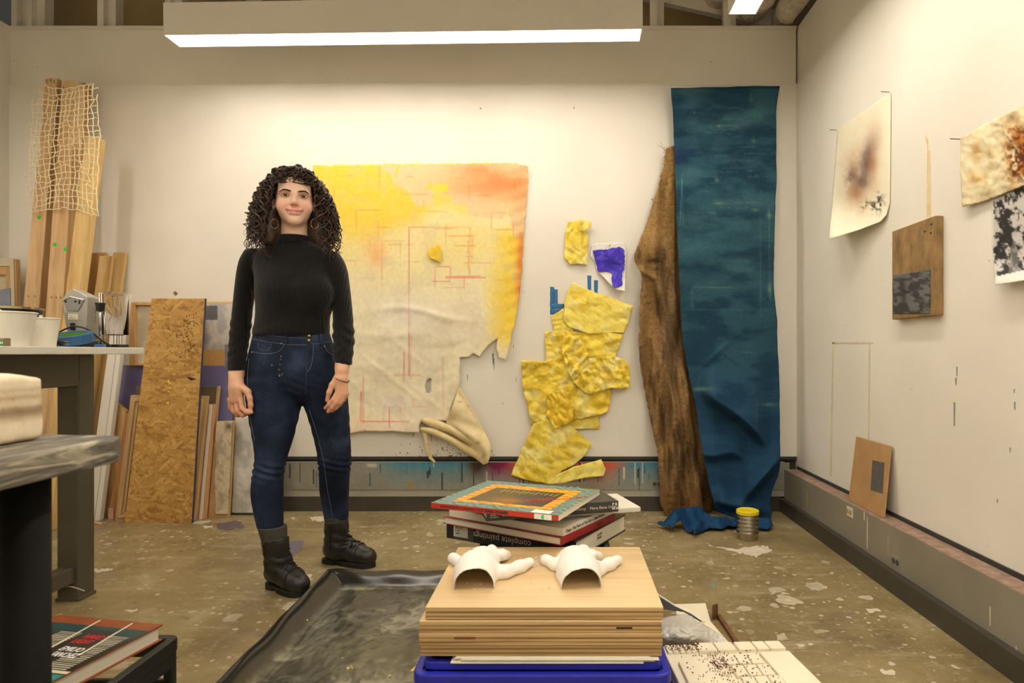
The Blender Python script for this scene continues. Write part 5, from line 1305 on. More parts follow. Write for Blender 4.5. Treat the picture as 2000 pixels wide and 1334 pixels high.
MB().tube([Vector((xc(x), Ym-.004, zc(y))) for x, y in lip], .0026, 8).build('chrome_lip', STEEL, t)
for (x, y) in ((130, 589), (149, 589)): MB().lathe([(.0045, -.0055), (.0045, 0)], (xc(x), Ym, zc(y)), 16, axis='y').build('beater_hole', BLACKP, t)
MB().box((xc(155.5), Ym-.006, zc(594)), (xc(158), Ym-.003, zc(587))).build('latch', BLACKP, t)
MB().box((xc(133.5), Ym-.0012, zc(624)), (xc(152.5), Ym-.0001, zc(613))).build('rating_label', mat('label_cream', (214, 206, 180), .6), t)
text('M D 1', .009, frame_M((xc(136), Ym-.0014, zc(623)), (1, 0, 0), (0, 0, 1)), mat('print_black', (40, 38, 36), .6), t)
text('o o o', .005, frame_M((xc(136), Ym-.0014, zc(617)), (1, 0, 0), (0, 0, 1)), _mats['print_black'], t)
MB().box((xc(141.5), Ym-.012, zc(645)), (xc(147), Ym+.001, zc(631))).build('cord_guard', BLACKP, t, bevel=.002)
# vertical writing on the mixer's flank
q0 = front[5]*.55+back[5]*.45; 
sd = (back[5]-front[5]).normalized(); up = (front[4]-front[6]).normalized(); nr = Vector((1, -.2, 0)).normalized()
text('Power Mixer', .011, frame_M(front[6]*.5+back[6]*.5+Vector((.0035, 0, .004)), up, -sd), _mats['print_black'], t)
MB().box((xc(122), Ym-.025, TZ+.0005), (xc(170), Ym+.085, TZ+.028)).build('base', BLACKP, t, bevel=.006)
# its cord with plug
cp = [(96, 667), (108, 655), (122, 645), (138, 638.5), (153, 637.5), (167, 641), (180, 649), (192, 660), (204, 669), (216, 675)]
k = np.linspace(0, len(cp)-1, 40); cx = np.interp(k, np.arange(len(cp)), [p[0] for p in cp]); cy = np.interp(k, np.arange(len(cp)), [p[1] for p in cp])
for _ in range(2): cx[1:-1] = (cx[:-2]+2*cx[1:-1]+cx[2:])/4; cy[1:-1] = (cy[:-2]+2*cy[1:-1]+cy[2:])/4
MB().tube([P(a, b, 2.385) for a, b in zip(cx, cy)], .0033, 8).build('cord', BLACKP, t, smooth=True)
pl = MB().tube([P(110, 670, 2.19), P(117, 669.5, 2.185), P(124, 669.5, 2.18)], [.006, .011, .010], 10).build('plug', BLACKP, t, smooth=True)
for d in (-2.5, 2.5): MB().box(tuple(P(124, 669.5+d, 2.18)+Vector((0, -.003, -.001))), tuple(P(134, 669.5+d, 2.18)+Vector((0, .003, .001)))).build('prong', STEEL, pl)
# tape roll
c = onT(142, 2.30); t = thing('tape_roll', 'roll of blue masking tape lying flat on the table', 'tape roll', tuple(c))
TI = Matrix.Translation(c+Vector((0, -.066, 0))) @ Matrix.Rotation(math.radians(13), 4, 'X') @ Matrix.Translation(Vector((0, .066, .0005)))
def tilt(mb): mb.v = [np.array([tuple(TI @ Vector(p)) for p in v]) for v in mb.v]; return mb
tilt(MB().lathe([(.050, 0), (.066, 0), (.066, .032), (.050, .032), (.050, 0)], (0, 0, 0), 48)).build('tape', mat('tape_blue', (46, 96, 142), .55, .15, 40), t)
tilt(MB().lathe([(.046, .001), (.0498, .001), (.0498, .029), (.046, .029), (.046, .001)], (0, 0, 0), 48)).build('core', mat('tape_green', (96, 150, 60), .6), t)
o = MB().prism([onT(184, 2.28), onT(200, 2.30), onT(205, 2.34), onT(190, 2.345)], (0, 0, .010)).build('putty_knife', mat('bright_blue', (34, 98, 170), .4), bevel=.002)
tag(o, 'flat bright-blue plastic scraper under the mixer cord', 'scraper')
# rod with rubber stopper
c = onT(196, 2.40); t = thing('stopper_rod', 'steel rod topped with a black rubber stopper beside the mixer', 'rod', tuple(c))
MB().tube([c, c+Vector((0, 0, .205))], .0055, 12).build('rod', STEEL, t, smooth=True); MB().tube([c+Vector((.007, .012, 0)), c+Vector((.007, .012, .15))], .004, 10).build('rod', STEEL, t, smooth=True)
z0 = CH-(608-VY)*2.40/F-TZ; z1 = CH-(592-VY)*2.40/F-TZ
MB().lathe([(0, z0), (.0115, z0), (.0165, z1-.004), (.0175, z1-.002), (.0175, z1), (0, z1)], tuple(c), 28).build('stopper', BLACKP, t)
MB().lathe([(0, 0), (.014, 0), (.014, .006), (0, .006)], tuple(c), 24).build('foot', BLACKP, t)
# beaker over whisk wires
c = onT(224, 2.47); t = thing('whisk_beaker', 'clear beaker turned over a bundle of bent whisk wires', 'beaker', tuple(c))
g, nt, b = new_mat('clear_plastic'); b.inputs['Base Color'].default_value = (.95, .95, .96, 1); b.inputs['Roughness'].default_value = .05; b.inputs['Transmission Weight'].default_value = 1; b.inputs['IOR'].default_value = 1.12
s = 2.47/F
MB().lathe([(23*s, 25*s), (23*s, 104*s), (21*s, 106.5*s), (0, 106.5*s), (0, 105*s), (20.5*s, 105*s), (22.2*s, 103*s), (22.2*s, 25*s), (23*s, 25*s)], tuple(c), 40).build('beaker', g, t, smooth=True)
for (dx, zig) in ((-16, 1), (2, 1), (-6, 0), (12, 0), (7, 0)):
    zz = np.linspace(1, 100, 40); xx = dx+(np.where(zz > 58, 5*np.sin((zz-58)/7.0), 0) if zig else 0*zz)
    MB().tube([c+Vector((a*s, (dx % 5)*.003, h*s)) for a, h in zip(xx, zz)], .0016, 6).build('whisk_wire', STEEL, t, smooth=True)
for zz in (24, 68): MB().tube([c+Vector((-8*s, -.004, zz*s)), c+Vector((16*s, .004, zz*s))], .0012, 6).build('whisk_wire', STEEL, t)
MB().box((c.x-20*s, c.y-.03, TZ+.0005), (c.x+18*s, c.y+.03, TZ+.012)).build('base', BLACKP, t, bevel=.002)

# ------------------------------------------------------------------ stool in front with plaster block
def stool_mat():
    m, nt, b = new_mat('paint_worn_wood'); co = coords(nt, (30, 5, 60)); n = gnoise(nt, co, 1.0, 6, .65, 1.0)
    r = ramp(nt, [(.34, tuple(lin((26, 25, 25)))), (.46, tuple(lin((66, 64, 62)))), (.55, tuple(lin((112, 107, 98)))), (.66, tuple(lin((186, 176, 154)))), (.8, tuple(lin((84, 80, 76))))])
    nt.links.new(n, r.inputs[0]); nt.links.new(r.outputs[0], b.inputs['Base Color']); b.inputs['Roughness'].default_value = .5; bump(nt, b, n, .2, .002); return m
t = thing('stool', 'paint-streaked dark stool with a thick black leg, close in the foreground', 'stool', (-.86, .74, 0))
zt = .808; pts = []
x1, y1, rc = -.644, .955, .035
for a in np.linspace(0, math.pi/2, 8): pts.append((x1-rc+rc*math.cos(a), y1-rc+rc*math.sin(a)))
pts += [(-1.06, .985), (-1.08, .97), (-1.08, .50), (-1.06, .48), (-.66, .48), (-.644, .5)]
MB().prism([Vector((x, y, zt-.036)) for x, y in pts], (0, 0, .036)).build('seat', stool_mat(), t, bevel=.004)
LEGB = mat('black_leg', (15, 14, 13), .7, .3, 12, spec=.2)
for (x, y) in ((-.722, .86), (-1.02, .86), (-.722, .56), (-1.02, .56)):
    MB().tube([(x, y, 0), (x, y, zt-.0365)], .0275, 24).build('leg', LEGB, t, smooth=True)
MB().tube([(-.745, .56, .28), (-.995, .56, .28)], .012, 12).build('rung', LEGB, t, smooth=True)
MB().tube([(-1.02, .59, .22), (-1.02, .83, .22)], .012, 12).build('rung', LEGB, t, smooth=True)
S = SDF.uni((-1.06, .68, zt-.01), (-.70, .96, zt+.12), .005)
X, Y, Z = S.x[:, None, None], S.y[None, :, None], S.z[None, None, :]
nz = (fbm(X*22+Z*7, Y*22+Z*9, 4, 3)-.5)*.010
qx = np.abs(X+.90)-.165; qy = np.abs(Y-.82)-.09; qz = np.abs(Z-zt-.046)-.045
S.F = (np.sqrt(np.maximum(qx+.006, 0)**2+np.maximum(qy+.006, 0)**2+np.maximum(qz+.006, 0)**2)-.006+np.minimum(np.maximum(np.maximum(qx, qy), qz)+.006, 0)+nz*(Z > zt+.004)).astype(np.float32)
v, f = S.mesh(1)
nb = fbm(v[:, 0]*16, v[:, 2]*40, 5, 6)
cl = mixc(mixc(np.tile((226., 212., 184.), (len(v), 1)), (178, 150, 118), sstep(.52, .68, nb)*.7), (112, 88, 68), sstep(.62, .76, nb)*.7*sstep(zt+.03, zt+.05, v[:, 2])*sstep(zt+.085, zt+.06, v[:, 2]))
o = mesh_obj('plaster_block', v, f, painted('rough_plaster', .85, .5, 90, .08, 40), None, True, 0, cl)
tag(o, 'rough cream plaster block lying on the paint-streaked stool', 'plaster block')

# ------------------------------------------------------------------ plywood stack, crates, casts, books
BLUEC = mat('blue_crate', (34, 40, 168), 0.42, 0.08, 20, 0.05, 80)
Y1, Y2 = 1.352, 1.775
# blue crate
cx0, cx1 = -.302, .214; cy0, cy1 = 1.352, 1.80; zc0, zc1 = 0.0, .272
t = thing('blue_crate', 'bright-blue plastic crate under the stack of plywood boards', 'crate', ((cx0+cx1)/2, (cy0+cy1)/2, 0))
mb = MB()
w = .008
for (a, b) in (((cx0, cy0), (cx1, cy0+w)), ((cx0, cy1-w), (cx1, cy1)), ((cx0, cy0+w), (cx0+w, cy1-w)), ((cx1-w, cy0+w), (cx1, cy1-w))):
    mb.box((a[0], a[1], .004), (b[0], b[1], zc1-.02))
mb.box((cx0, cy0, .001), (cx1, cy1, .0055)); mb.build('crate_wall', BLUEC, t, bevel=.002)
# rounded rim and raised lip with slots
def rrect(x0, x1, y0, y1, r, n=6):
    o = []
    for (cx, cy, a0) in ((x1-r, y1-r, 0), (x0+r, y1-r, 90), (x0+r, y0+r, 180), (x1-r, y0+r, 270)):
        for a in np.linspace(a0, a0+90, n): o.append((cx+r*math.cos(math.radians(a)), cy+r*math.sin(math.radians(a))))
    return o
def ring(outer, inner, z0, z1):
    n = len(outer); v = [(x, y, z0) for x, y in outer]+[(x, y, z1) for x, y in outer]+[(x, y, z1) for x, y in inner]+[(x, y, z0) for x, y in inner]
    f = []
    for i in range(n):
        j = (i+1) % n
        for k in range(4): m = (k+1) % 4; f.append((k*n+i, k*n+j, m*n+j, m*n+i))
    return v, f
v, f = ring(rrect(cx0-.016, cx1+.016, cy0-.016, cy1+.016, .03), rrect(cx0+.004, cx1-.004, cy0+.004, cy1-.004, .012), zc1-.04, zc1-.014)
MB().add(v, f).build('rim', BLUEC, t, bevel=.004)
v, f = ring(rrect(cx0+.004, cx1-.004, cy0+.004, cy1-.004, .02), rrect(cx0+.02, cx1-.02, cy0+.02, cy1-.02, .012), zc1-.014, zc1+.004)
MB().add(v, f).build('raised_lip', BLUEC, t, bevel=.003)
for k in range(10):
    x = cx0+.05+k*.043; MB().box((x, cy0+.0045, zc1-.012), (x+.03, cy0+.0195, zc1+.0046)).build('lip_rib', mat('blue_crate_dark', (26, 30, 130), .5), t, bevel=.002)
for x in (cx0+.03, cx0+.06, cx1-.06, cx1-.03): MB().box((x-.004, cy0-.006, .001), (x+.004, cy0+.001, zc1-.041)).build('wall_rib', BLUEC, t)
# papers sticking out
for k, (dx, dz, c) in enumerate(((-.01, 0, (238, 232, 216)), (.006, .0022, (228, 222, 204)), (-.004, .0044, (240, 234, 220)), (.012, .0066, (232, 226, 208)), (0, .0088, (236, 230, 214)))):
    o = MB().box((cx0+.075+dx, cy0-.006+.004*(k % 3), zc1+.0055+dz), (cx1-.03+dx*1.5, cy1-.03, zc1+.0072+dz)).build('paper_sheet', mat('sheet_%d' % k, c, .8, .03), None)
    tag(o, 'cream paper sheet between the blue crate and the plywood, %s from the top' % ('fifth', 'fourth', 'third', 'second', 'first')[k], 'paper', 'papers under the plywood')
# plywood boards
def ply_mat(name, top, seed):
    m, nt, b = new_mat(name); co = coords(nt, (2.2, 60, 150)); n = gnoise(nt, co, 1.0, 5, .6, .5)
    co2 = coords(nt, (6, 6, 1)); s = N(nt, 'ShaderNodeSeparateXYZ'); nt.links.new(coords(nt), s.inputs[0])
    ply = N(nt, 'ShaderNodeMath', operation='SINE'); k = N(nt, 'ShaderNodeMath', operation='MULTIPLY'); nt.links.new(s.outputs[2], k.inputs[0]); k.inputs[1].default_value = 720
    nt.links.new(k.outputs[0], ply.inputs[0])
    ad = N(nt, 'ShaderNodeMath', operation='MULTIPLY_ADD'); nt.links.new(ply.outputs[0], ad.inputs[0]); ad.inputs[1].default_value = .11; nt.links.new(n, ad.inputs[2])
    r = ramp(nt, [(.28, tuple(lin((132, 102, 62)))), (.5, tuple(lin((184, 152, 104)))), (.7, tuple(lin((212, 182, 134))))])
    nt.links.new(ad.outputs[0], r.inputs[0]); nt.links.new(r.outputs[0], b.inputs['Base Color']); b.inputs['Roughness'].default_value = .7; bump(nt, b, ad.outputs[0], .3, .002); return m
PLYE = ply_mat('plywood_edge', 0, 1)
PLYT = wood('plywood_face', (226, 198, 152), (202, 166, 116), 'x', .5, .7, .8)
zb = zc1+.0165
labels = ['bottom plywood board of the stack', 'second plywood board from the bottom of the stack', 'third plywood board of the stack, with a dark slot in its edge', 'topmost plywood board carrying the two plaster hand casts']
ofs = [(-.303, .209), (-.3045, .2095), (-.304, .2085), (-.292, .2125)]
for k in range(4):
    x0, x1 = ofs[k]; h = .0245 if k < 3 else .0255; z0 = zb+k*.0252+(.001 if k == 3 else 0)
    yo = (.004, -.002, .0, .006)[k]
    t = thing('plywood_board', labels[k], 'board', ((x0+x1)/2, (Y1+Y2)/2, z0), 'stacked plywood boards')
    MB().box((x0, Y1+yo, z0), (x1, Y2+yo, z0+h-.002)).build('core', PLYE, t, bevel=.0008)
    MB().box((x0, Y1+yo, z0+h-.0019), (x1, Y2+yo, z0+h)).build('face_veneer', PLYT, t)
    if k == 2: MB().box((.112, Y1+yo-.0004, z0+.009), (.146, Y1+yo+.002, z0+.0125)).build('slot', mat('slot_dark', (34, 26, 20), .9), t)
    if k == 1: MB().box((-.23, Y1+yo-.0004, z0+.013), (-.185, Y1+yo+.002, z0+.018)).build('knot', mat('knot_brown', (112, 74, 38), .8), t)
ZP = zb+3*.0252+.001+.0255
# --- plaster hand casts
PLAS = mat('plaster_white', (236, 233, 226), 0.8, 0.03, 30, 0.35, 130)
def onP(px, py, h=0.0):
    Y = (CH-ZP-h)*F/(py-VY); return np.array([(px-VX)*Y/F, Y, ZP+h])
def cast(label, wrist, palm, knuck, pinky, thumb, wr, s):
    lo = np.minimum.reduce([onP(*wrist[0]), onP(*palm), onP(*pinky[-1]), onP(*thumb[-1])])-.06; hi = np.maximum.reduce([onP(*wrist[0]), onP(*palm), onP(*pinky[-1]), onP(*thumb[-1])])+.07
    lo[2] = ZP-.012; hi[2] = ZP+.09
    S = SDF.uni(lo, hi, .0022)
    def at(p, h): q = onP(*p); return q+np.array([0, 0, h])
    S.chain([at(wrist[0], .008), at(wrist[1], .010), at(palm, .010)], [.047, .049, .044], .02)
    for (a, b, r) in knuck: S.chain([at(palm, .026), at(a, .024), at(b, .010)], [.018, r, r*.92], .005)
    S.chain([at(palm, .012)]+[at(p, .011) for p in pinky], [.022]+[.0145]*len(pinky), .012)
    S.chain([at(wrist[1], .012)]+[at(p, .012) for p in thumb], [.026]+[.0155, .0145, .0125][:len(thumb)], .014)
    # hollow from the wrist and below
    S.chain([at(wrist[0], .006)+np.array([0, -.06, 0]), at(wrist[0], .006), at(wrist[1], .007), at(palm, .004)], [.0435, .0435, .0455, .034], .004, mode='sub')
    w = at(wrist[0], 0)
    S.cut(lambda X, Y, Z: np.maximum((w[1]-.012)-Y+.010*np.sin((X-w[0])*50)+.20*np.clip(Z-ZP-.02, -1, 1)*-1*.5, ZP+.0008-Z))
    v, f = S.mesh(1)
    v[:, 2] += (fbm(v[:, 0]*120, v[:, 1]*120, 3, s)-.5)*.0018*(v[:, 2] > ZP+.006)
    o = mesh_obj('hand_cast', v, f, PLAS, None, True); return tag(o, label, 'hand cast', 'plaster hand casts')
cast('hollow white plaster hand cast whose thumb points toward the other cast', [(926, 1150), (930, 1128)], (942, 1110), [((920, 1104), (912, 1096), .013), ((938, 1098), (932, 1086), .0155), ((960, 1096), (960, 1082), .0165), ((980, 1102), (988, 1092), .0145)], [(905, 1113), (885, 1099)], [(985, 1128), (1015, 1117), (1034, 1108)], .036, 3)
cast('hollow white plaster hand cast on the right side of the plywood', [(1136, 1150), (1130, 1128)], (1122, 1108), [((1102, 1104), (1096, 1096), .0135), ((1117, 1098), (1114, 1086), .0155), ((1138, 1095), (1142, 1082), .0165), ((1156, 1102), (1168, 1094), .0135)], [(1086, 1113), (1066, 1102)], [(1168, 1122), (1190, 1112), (1206, 1103)], .036, 5)
r_ = np.random.default_rng(2); mb = MB()
for _ in range(40):
    px, py = r_.normal(1050, 6), r_.normal(1098, 12)
    if r_.random() < .4: px, py = r_.uniform(880, 1180), r_.uniform(1140, 1165)
    p = onP(px, py, .0006); s = r_.uniform(.0008, .003); a = r_.uniform(0, 3)
    mb.box((-s, -s*.4, 0), (s, s*.4, .0015), Matrix.Translation(Vector(p)) @ Matrix.Rotation(a, 4, 'Z'))
o = mb.build('plaster_crumbs', PLAS, fix=False); o['kind'] = 'stuff'; tag(o, 'white plaster crumbs scattered on the top plywood board', 'plaster crumbs')

# --- black crate carrying the books
t = thing('black_crate', 'black plastic crate carrying the pile of art books behind the plywood', 'crate', (-.10, 2.06, 0))
x0, x1, y0, y1, zk = -.25, .135, 1.925, 2.19, .342
mb = MB()
for (a, b) in (((x0, y0), (x1, y0+w)), ((x0, y1-w), (x1, y1)), ((x0, y0+w), (x0+w, y1-w)), ((x1-w, y0+w), (x1, y1-w))): mb.box((a[0], a[1], .001), (b[0], b[1], zk-.02))
mb.box((x0, y0, .001), (x1, y1, .006)); mb.build('crate_wall', BLACKP, t)
v, f = ring(rrect(x0-.008, x1+.008, y0-.008, y1+.008, .02), rrect(x0+.012, x1-.012, y0+.012, y1-.012, .01), zk-.03, zk); MB().add(v, f).build('rim', BLACKP, t, bevel=.003)

# --- books
PAGES = mat('page_block', (226, 218, 200), .8, .05, 4, .3, 500, stretch=(1, 1, 120))
def book(name, label, c, ang, L, D, z0, h, cover, spine=None, board=.003, pages=PAGES, over=.004, soft=False):
    """c: centre (x,y); L along spine; D depth; spine faces local -Y"""
    t = thing(name, label, 'book', (c[0], c[1], z0), 'books')
    M = Matrix.Translation(Vector((c[0], c[1], z0))) @ Matrix.Rotation(ang, 4, 'Z')
    MB().box((-L/2+over, -D/2+board, board), (L/2-over, D/2-over, h-board), M).build('pages', pages, t)
    MB().box((-L/2, -D/2, 0), (L/2, D/2, board), M).build('back_cover', cover, t, bevel=.0008)
    MB().box((-L/2, -D/2, h-board), (L/2, D/2, h), M).build('front_cover', cover, t, bevel=.0008)
    sp = MB().box((-L/2, -D/2-.001, 0), (L/2, -D/2+board, h), M).build('spine', spine or cover, t, bevel=.001)
    top = M @ Matrix.Translation((0, 0, h))
    def spM(x, z): return M @ Matrix.Translation((x, -D/2-.0015, z)) @ Matrix.Rotation(math.pi/2, 4, 'X')
    return t, M, top, spM
def print_rect(name, M, x0, y0, x1, y1, m, t, z=.0004): return MB().box((x0, y0, z-.0003), (x1, y1, z), M).build(name, m, t)
BLK = mat('cover_black', (26, 25, 24), .4, .15, 10); INK = mat('ink_light', (214, 208, 196), .6); RED = mat('cover_red', (150, 34, 34), .5)
# bottom: thick black book
zB = zk+.0005
b1, M, top, sp = book('art_book', 'thick black hardback at the bottom of the book pile', (-.0825, 2.078), -.51, .466, .35, zB, .055, BLK, board=.004)
text('complete paintings', .028, sp(.085, .034) @ Matrix.Rotation(math.pi, 4, 'Z'), INK, b1)
print_rect('spine_label', sp(-.175, .028), -.028, -.018, .028, .018, mat('label_paper', (206, 200, 184), .6), b1, .0012)
text('ND 237\nA 45\n2004', .009, sp(-.197, .036) @ Matrix.Translation((0, 0, .0014)), mat('ink_dark', (40, 38, 36), .6), b1)
print_rect('clear_tape', sp(-.155, .028), -.05, -.026, .03, .026, mat('tape_film', (72, 70, 66), .25), b1, .0006)
text('LUCIEN\nFREUD', .010, M @ Matrix.Translation((.2295, -.03, .032)) @ Matrix.Rotation(math.pi/2, 4, 'Z') @ Matrix.Rotation(math.pi/2, 4, 'X'), _mats['ink_dark'], b1)
bpy.data.objects[b1.children[-1].name].name = 'lettering'
# red-covered thin book, then white one
z2 = zB+.0555
b2, M, top, sp = book('art_book', 'thin red hardback with white pages above the thick black book', (-.105, 2.022), 1.01, .325, .435, z2, .022, RED, board=.002)
text('NATURE', .009, sp(.04, .008), _mats['ink_dark'], b2)
z3 = z2+.0225
WHC = mat('cover_white', (214, 208, 194), .6, .04)
b3, M, top, sp = book('art_book', 'white paperback with small black spine lettering in the book pile', (-.10, 2.018), 1.01, .30, .42, z3, .022, WHC, board=.001, over=.001)
text('Diago: The Pasts of This Afro-Cuban Present', .0125, sp(-.135, .007), _mats['ink_dark'], b3)
z4 = z3+.0225
# white book end at far right
b4, M, top, sp = book('art_book', 'white book with a green dot jutting out at the far right of the pile', (.085, 2.03), .29, .26, .20, z4, .0135, WHC, board=.0015)
MB().lathe([(.005, -.001), (.005, .0015)], tuple(M @ Vector((.1305, -.08, .007))), 14, axis='x').build('green_dot', mat('green_dot', (60, 200, 60), .6), b4)
# grey-black book NOW'S THE TIME
GRC = mat('cover_charcoal', (52, 50, 48), .45, .35, 8)
b5, M, top, sp = book('art_book', 'charcoal book with white spine lettering, second from the top of the pile', (-.068, 2.0), .288, .397, .30, z4+.0142, .032, GRC, board=.002, over=.003)
bpy.data.objects.remove(bpy.data.objects[b5.children[0].name]) if False else None
text('william cordova', .0125, sp(-.155, .012), INK, b5, bold=.0003); text("NOW'S THE TIME", .018, sp(-.09, .011), INK, b5, bold=.0006)
text('alchemy', .0125, sp(.055, .012), INK, b5); text('Maria Elena Ortiz', .0115, sp(.108, .012), INK, b5); text('P R\nM M', .012, sp(.178, .019), INK, b5, bold=.0005)
text('PEREZ\nMUSEUM', .006, sp(-.188, .014), INK, b5)
for k in range(9): print_rect('printed_dash', top @ Matrix.Translation((-.02+.02*k, .09-.012*(k % 3), 0)) @ Matrix.Rotation(.9, 4, 'Z'), -.012, -.0008, .012, .0008, INK, b5)
# top: red-spined catalogue
z6 = z4+.0467
fl = np.array([(857-VX)*1, 0]);
def topPt(px, py, z): Y = (CH-z)*F/(py-VY); return np.array([(px-VX)*Y/F, Y])
zz = z6+.0145
q = [topPt(857, 983, zz), topPt(1103, 1008, zz), topPt(1160, 957, zz), topPt(943, 937, zz)]
ctr = sum(q)/4; ux = q[1]-q[0]; ang = math.atan2(ux[1], ux[0]); L = (np.linalg.norm(q[1]-q[0])+np.linalg.norm(q[2]-q[3]))/2; D = (np.linalg.norm(q[3]-q[0])+np.linalg.norm(q[2]-q[1]))/2
REDS = mat('spine_red', (186, 52, 36), .5, .06)
CREAMC = mat('cover_cream', (222, 212, 186), .6)
b6, M, top, sp = book('art_book', 'catalogue with a red spine, orange flames and teal waves on top of the pile', tuple(ctr), ang, L, D, z6, .0145, CREAMC, REDS, board=.0008, over=.001)
def kara(x, y):
    n = fbm(x*90, y*260, 3, 5)
    wv = np.sin(y*210+3*np.sin(x*95)+5*n)
    c = mixc(np.tile((96., 160., 158.), (len(x), 1)), (112, 70, 54), (wv > .35)*.85)
    inn = (np.abs(x) < L*.385)*(np.abs(y) < D*.37)
    fl_ = mixc(np.tile((242., 186., 46.), (len(x), 1)), (216, 104, 40), sstep(.3, .6, np.sin(y*190+2.5*np.sin(x*80)+5*n)*.5+.25))
    c = np.where(inn[:, None], fl_, c)
    dk = (np.abs(x) < L*.30)*(np.abs(y+D*.03) < D*.27)
    d = mixc(np.tile((92., 78., 44.), (len(x), 1)), (44, 40, 46), sstep(-.05, .06, x))
    d = mixc(d, (196, 120, 36), gs(x, y, -.0, -D*.2, .05, .04)*.7)
    return np.where(dk[:, None], d, c)
gx = np.linspace(-L/2, L/2, 200); gy = np.linspace(-D/2, D/2, 160); X, Y = np.meshgrid(gx, gy, indexing='ij'); X = X.ravel(); Y = Y.ravel()
col = kara(X, Y); I = np.arange(200*160).reshape(200, 160)
f = np.stack([I[:-1, :-1].ravel(), I[1:, :-1].ravel(), I[1:, 1:].ravel(), I[:-1, 1:].ravel()], -1)
Mn = np.array(top); V = np.stack([X, Y, np.full_like(X, .0006)], -1) @ Mn[:3, :3].T+Mn[:3, 3]
mesh_obj('cover_art', V, f, painted('glossy_print', .3, 0, 300, .02), b6, False, 0, col)
YL = mat('ink_yellow', (226, 196, 70), .5); RL = mat('ink_red', (206, 66, 44), .5)
for k in range(12):
    h = (.03, .018, .026, .014, .034, .03, .022, .034, .012, .02, .016, .03)[k]; x = -.075+k*.016
    print_rect('printed_stroke', top @ Matrix.Translation((x, D*.13, 0)) @ Matrix.Rotation(-.12, 4, 'Z'), -.0012, -h*.6, .0012, h*.6, YL, b6, .0012)
text('REFRACT\nCONSTRUCTIVISTS', .021, top @ Matrix.Translation((.05, -.055, .001)) @ Matrix.Rotation(.75, 4, 'Z'), RL, b6)
text('HARMONICA CONSTRUCTIVISTS', .010, sp(-L*.42, .004), _mats['ink_dark'], b6); text('KARA WALKER', .010, sp(-.02, .004), _mats['ink_dark'], b6, bold=.0004)
print_rect('library_label', top, L*.29, -D*.495, L*.43, -D*.40, EMB, b6, .0013); print_rect('spine_sticker', sp(L*.40, .0072), -.03, -.007, .02, .007, EMB, b6, .001)
MB().lathe([(.006, -.0016), (.006, 0)], tuple((sp(L*.39, .0072)).translation), 14, axis='y').build('green_dot', _mats['green_dot'], b6)

# ------------------------------------------------------------------ foreground book on black milk crate
t = thing('milk_crate', 'black plastic milk crate under the large book in the near corner', 'crate', (-1.06, 1.24, 0))
x0, x1, y0, y1, zk = -1.27, -.878, 1.03, 1.455, .288
for (x, y) in ((x0, y0), (x1-.02, y0), (x0, y1-.02), (x1-.02, y1-.02)): MB().box((x, y, 0), (x+.02, y+.02, zk-.02)).build('corner_post', BLACKP, t, bevel=.003)
for z in (.005, .09, .175, .245):
    MB().box((x1-.012, y0+.02, z), (x1-.003, y1-.02, z+.018)).build('wall_bar', BLACKP, t); MB().box((x0+.02, y1-.012, z), (x1-.02, y1-.003, z+.018)).build('wall_bar', BLACKP, t)
    MB().box((x0+.003, y0+.02, z), (x0+.012, y1-.02, z+.018)).build('wall_bar', BLACKP, t)
v, f = ring(rrect(x0-.006, x1+.006, y0-.006, y1+.006, .02), rrect(x0+.014, x1-.014, y0+.014, y1-.014, .01), zk-.03, zk); MB().add(v, f).build('rim', BLACKP, t, bevel=.003)
MB().box((x1-.002, y0+.02, zk-.062), (x1+.002, y1-.02, zk-.031)).build('side_panel', BLACKP, t)
for k in range(5):
    yy = y0+.05+k*.075
    MB().tube([(x1-.008, yy, .10), (x1-.008, yy+.06, .17)], .004, 6).build('lattice_bar', BLACKP, t); MB().tube([(x1-.008, yy+.06, .10), (x1-.008, yy, .17)], .004, 6).build('lattice_bar', BLACKP, t)
MB().box((x0+.01, y0+.01, .002), (x1-.01, y1-.01, .008)).build('base', BLACKP, t)
zz = zk+.035
q = [topPt(318, 1220, zz), topPt(115, 1201, zz)]
c0 = np.array(q[0]); c1 = np.array(q[1]); ux = c0-c1; W_ = np.linalg.norm(ux); ang = math.atan2(ux[1], ux[0])
Lb = .36; ey = np.array([-math.sin(ang), math.cos(ang)]); ctr = (c0+c1)/2-ey*Lb/2
TEAL = mat('cover_teal', (42, 122, 112), .35, .1, 8)
b7, M, top, sp = book('art_book', 'large teal and black striped book titled in red and white, on the milk crate', tuple(ctr), ang, W_, Lb, zk+.0005, .0345, mat('cover_rust', (142, 74, 36), .4, .2, 20), None, board=.003, over=.006)
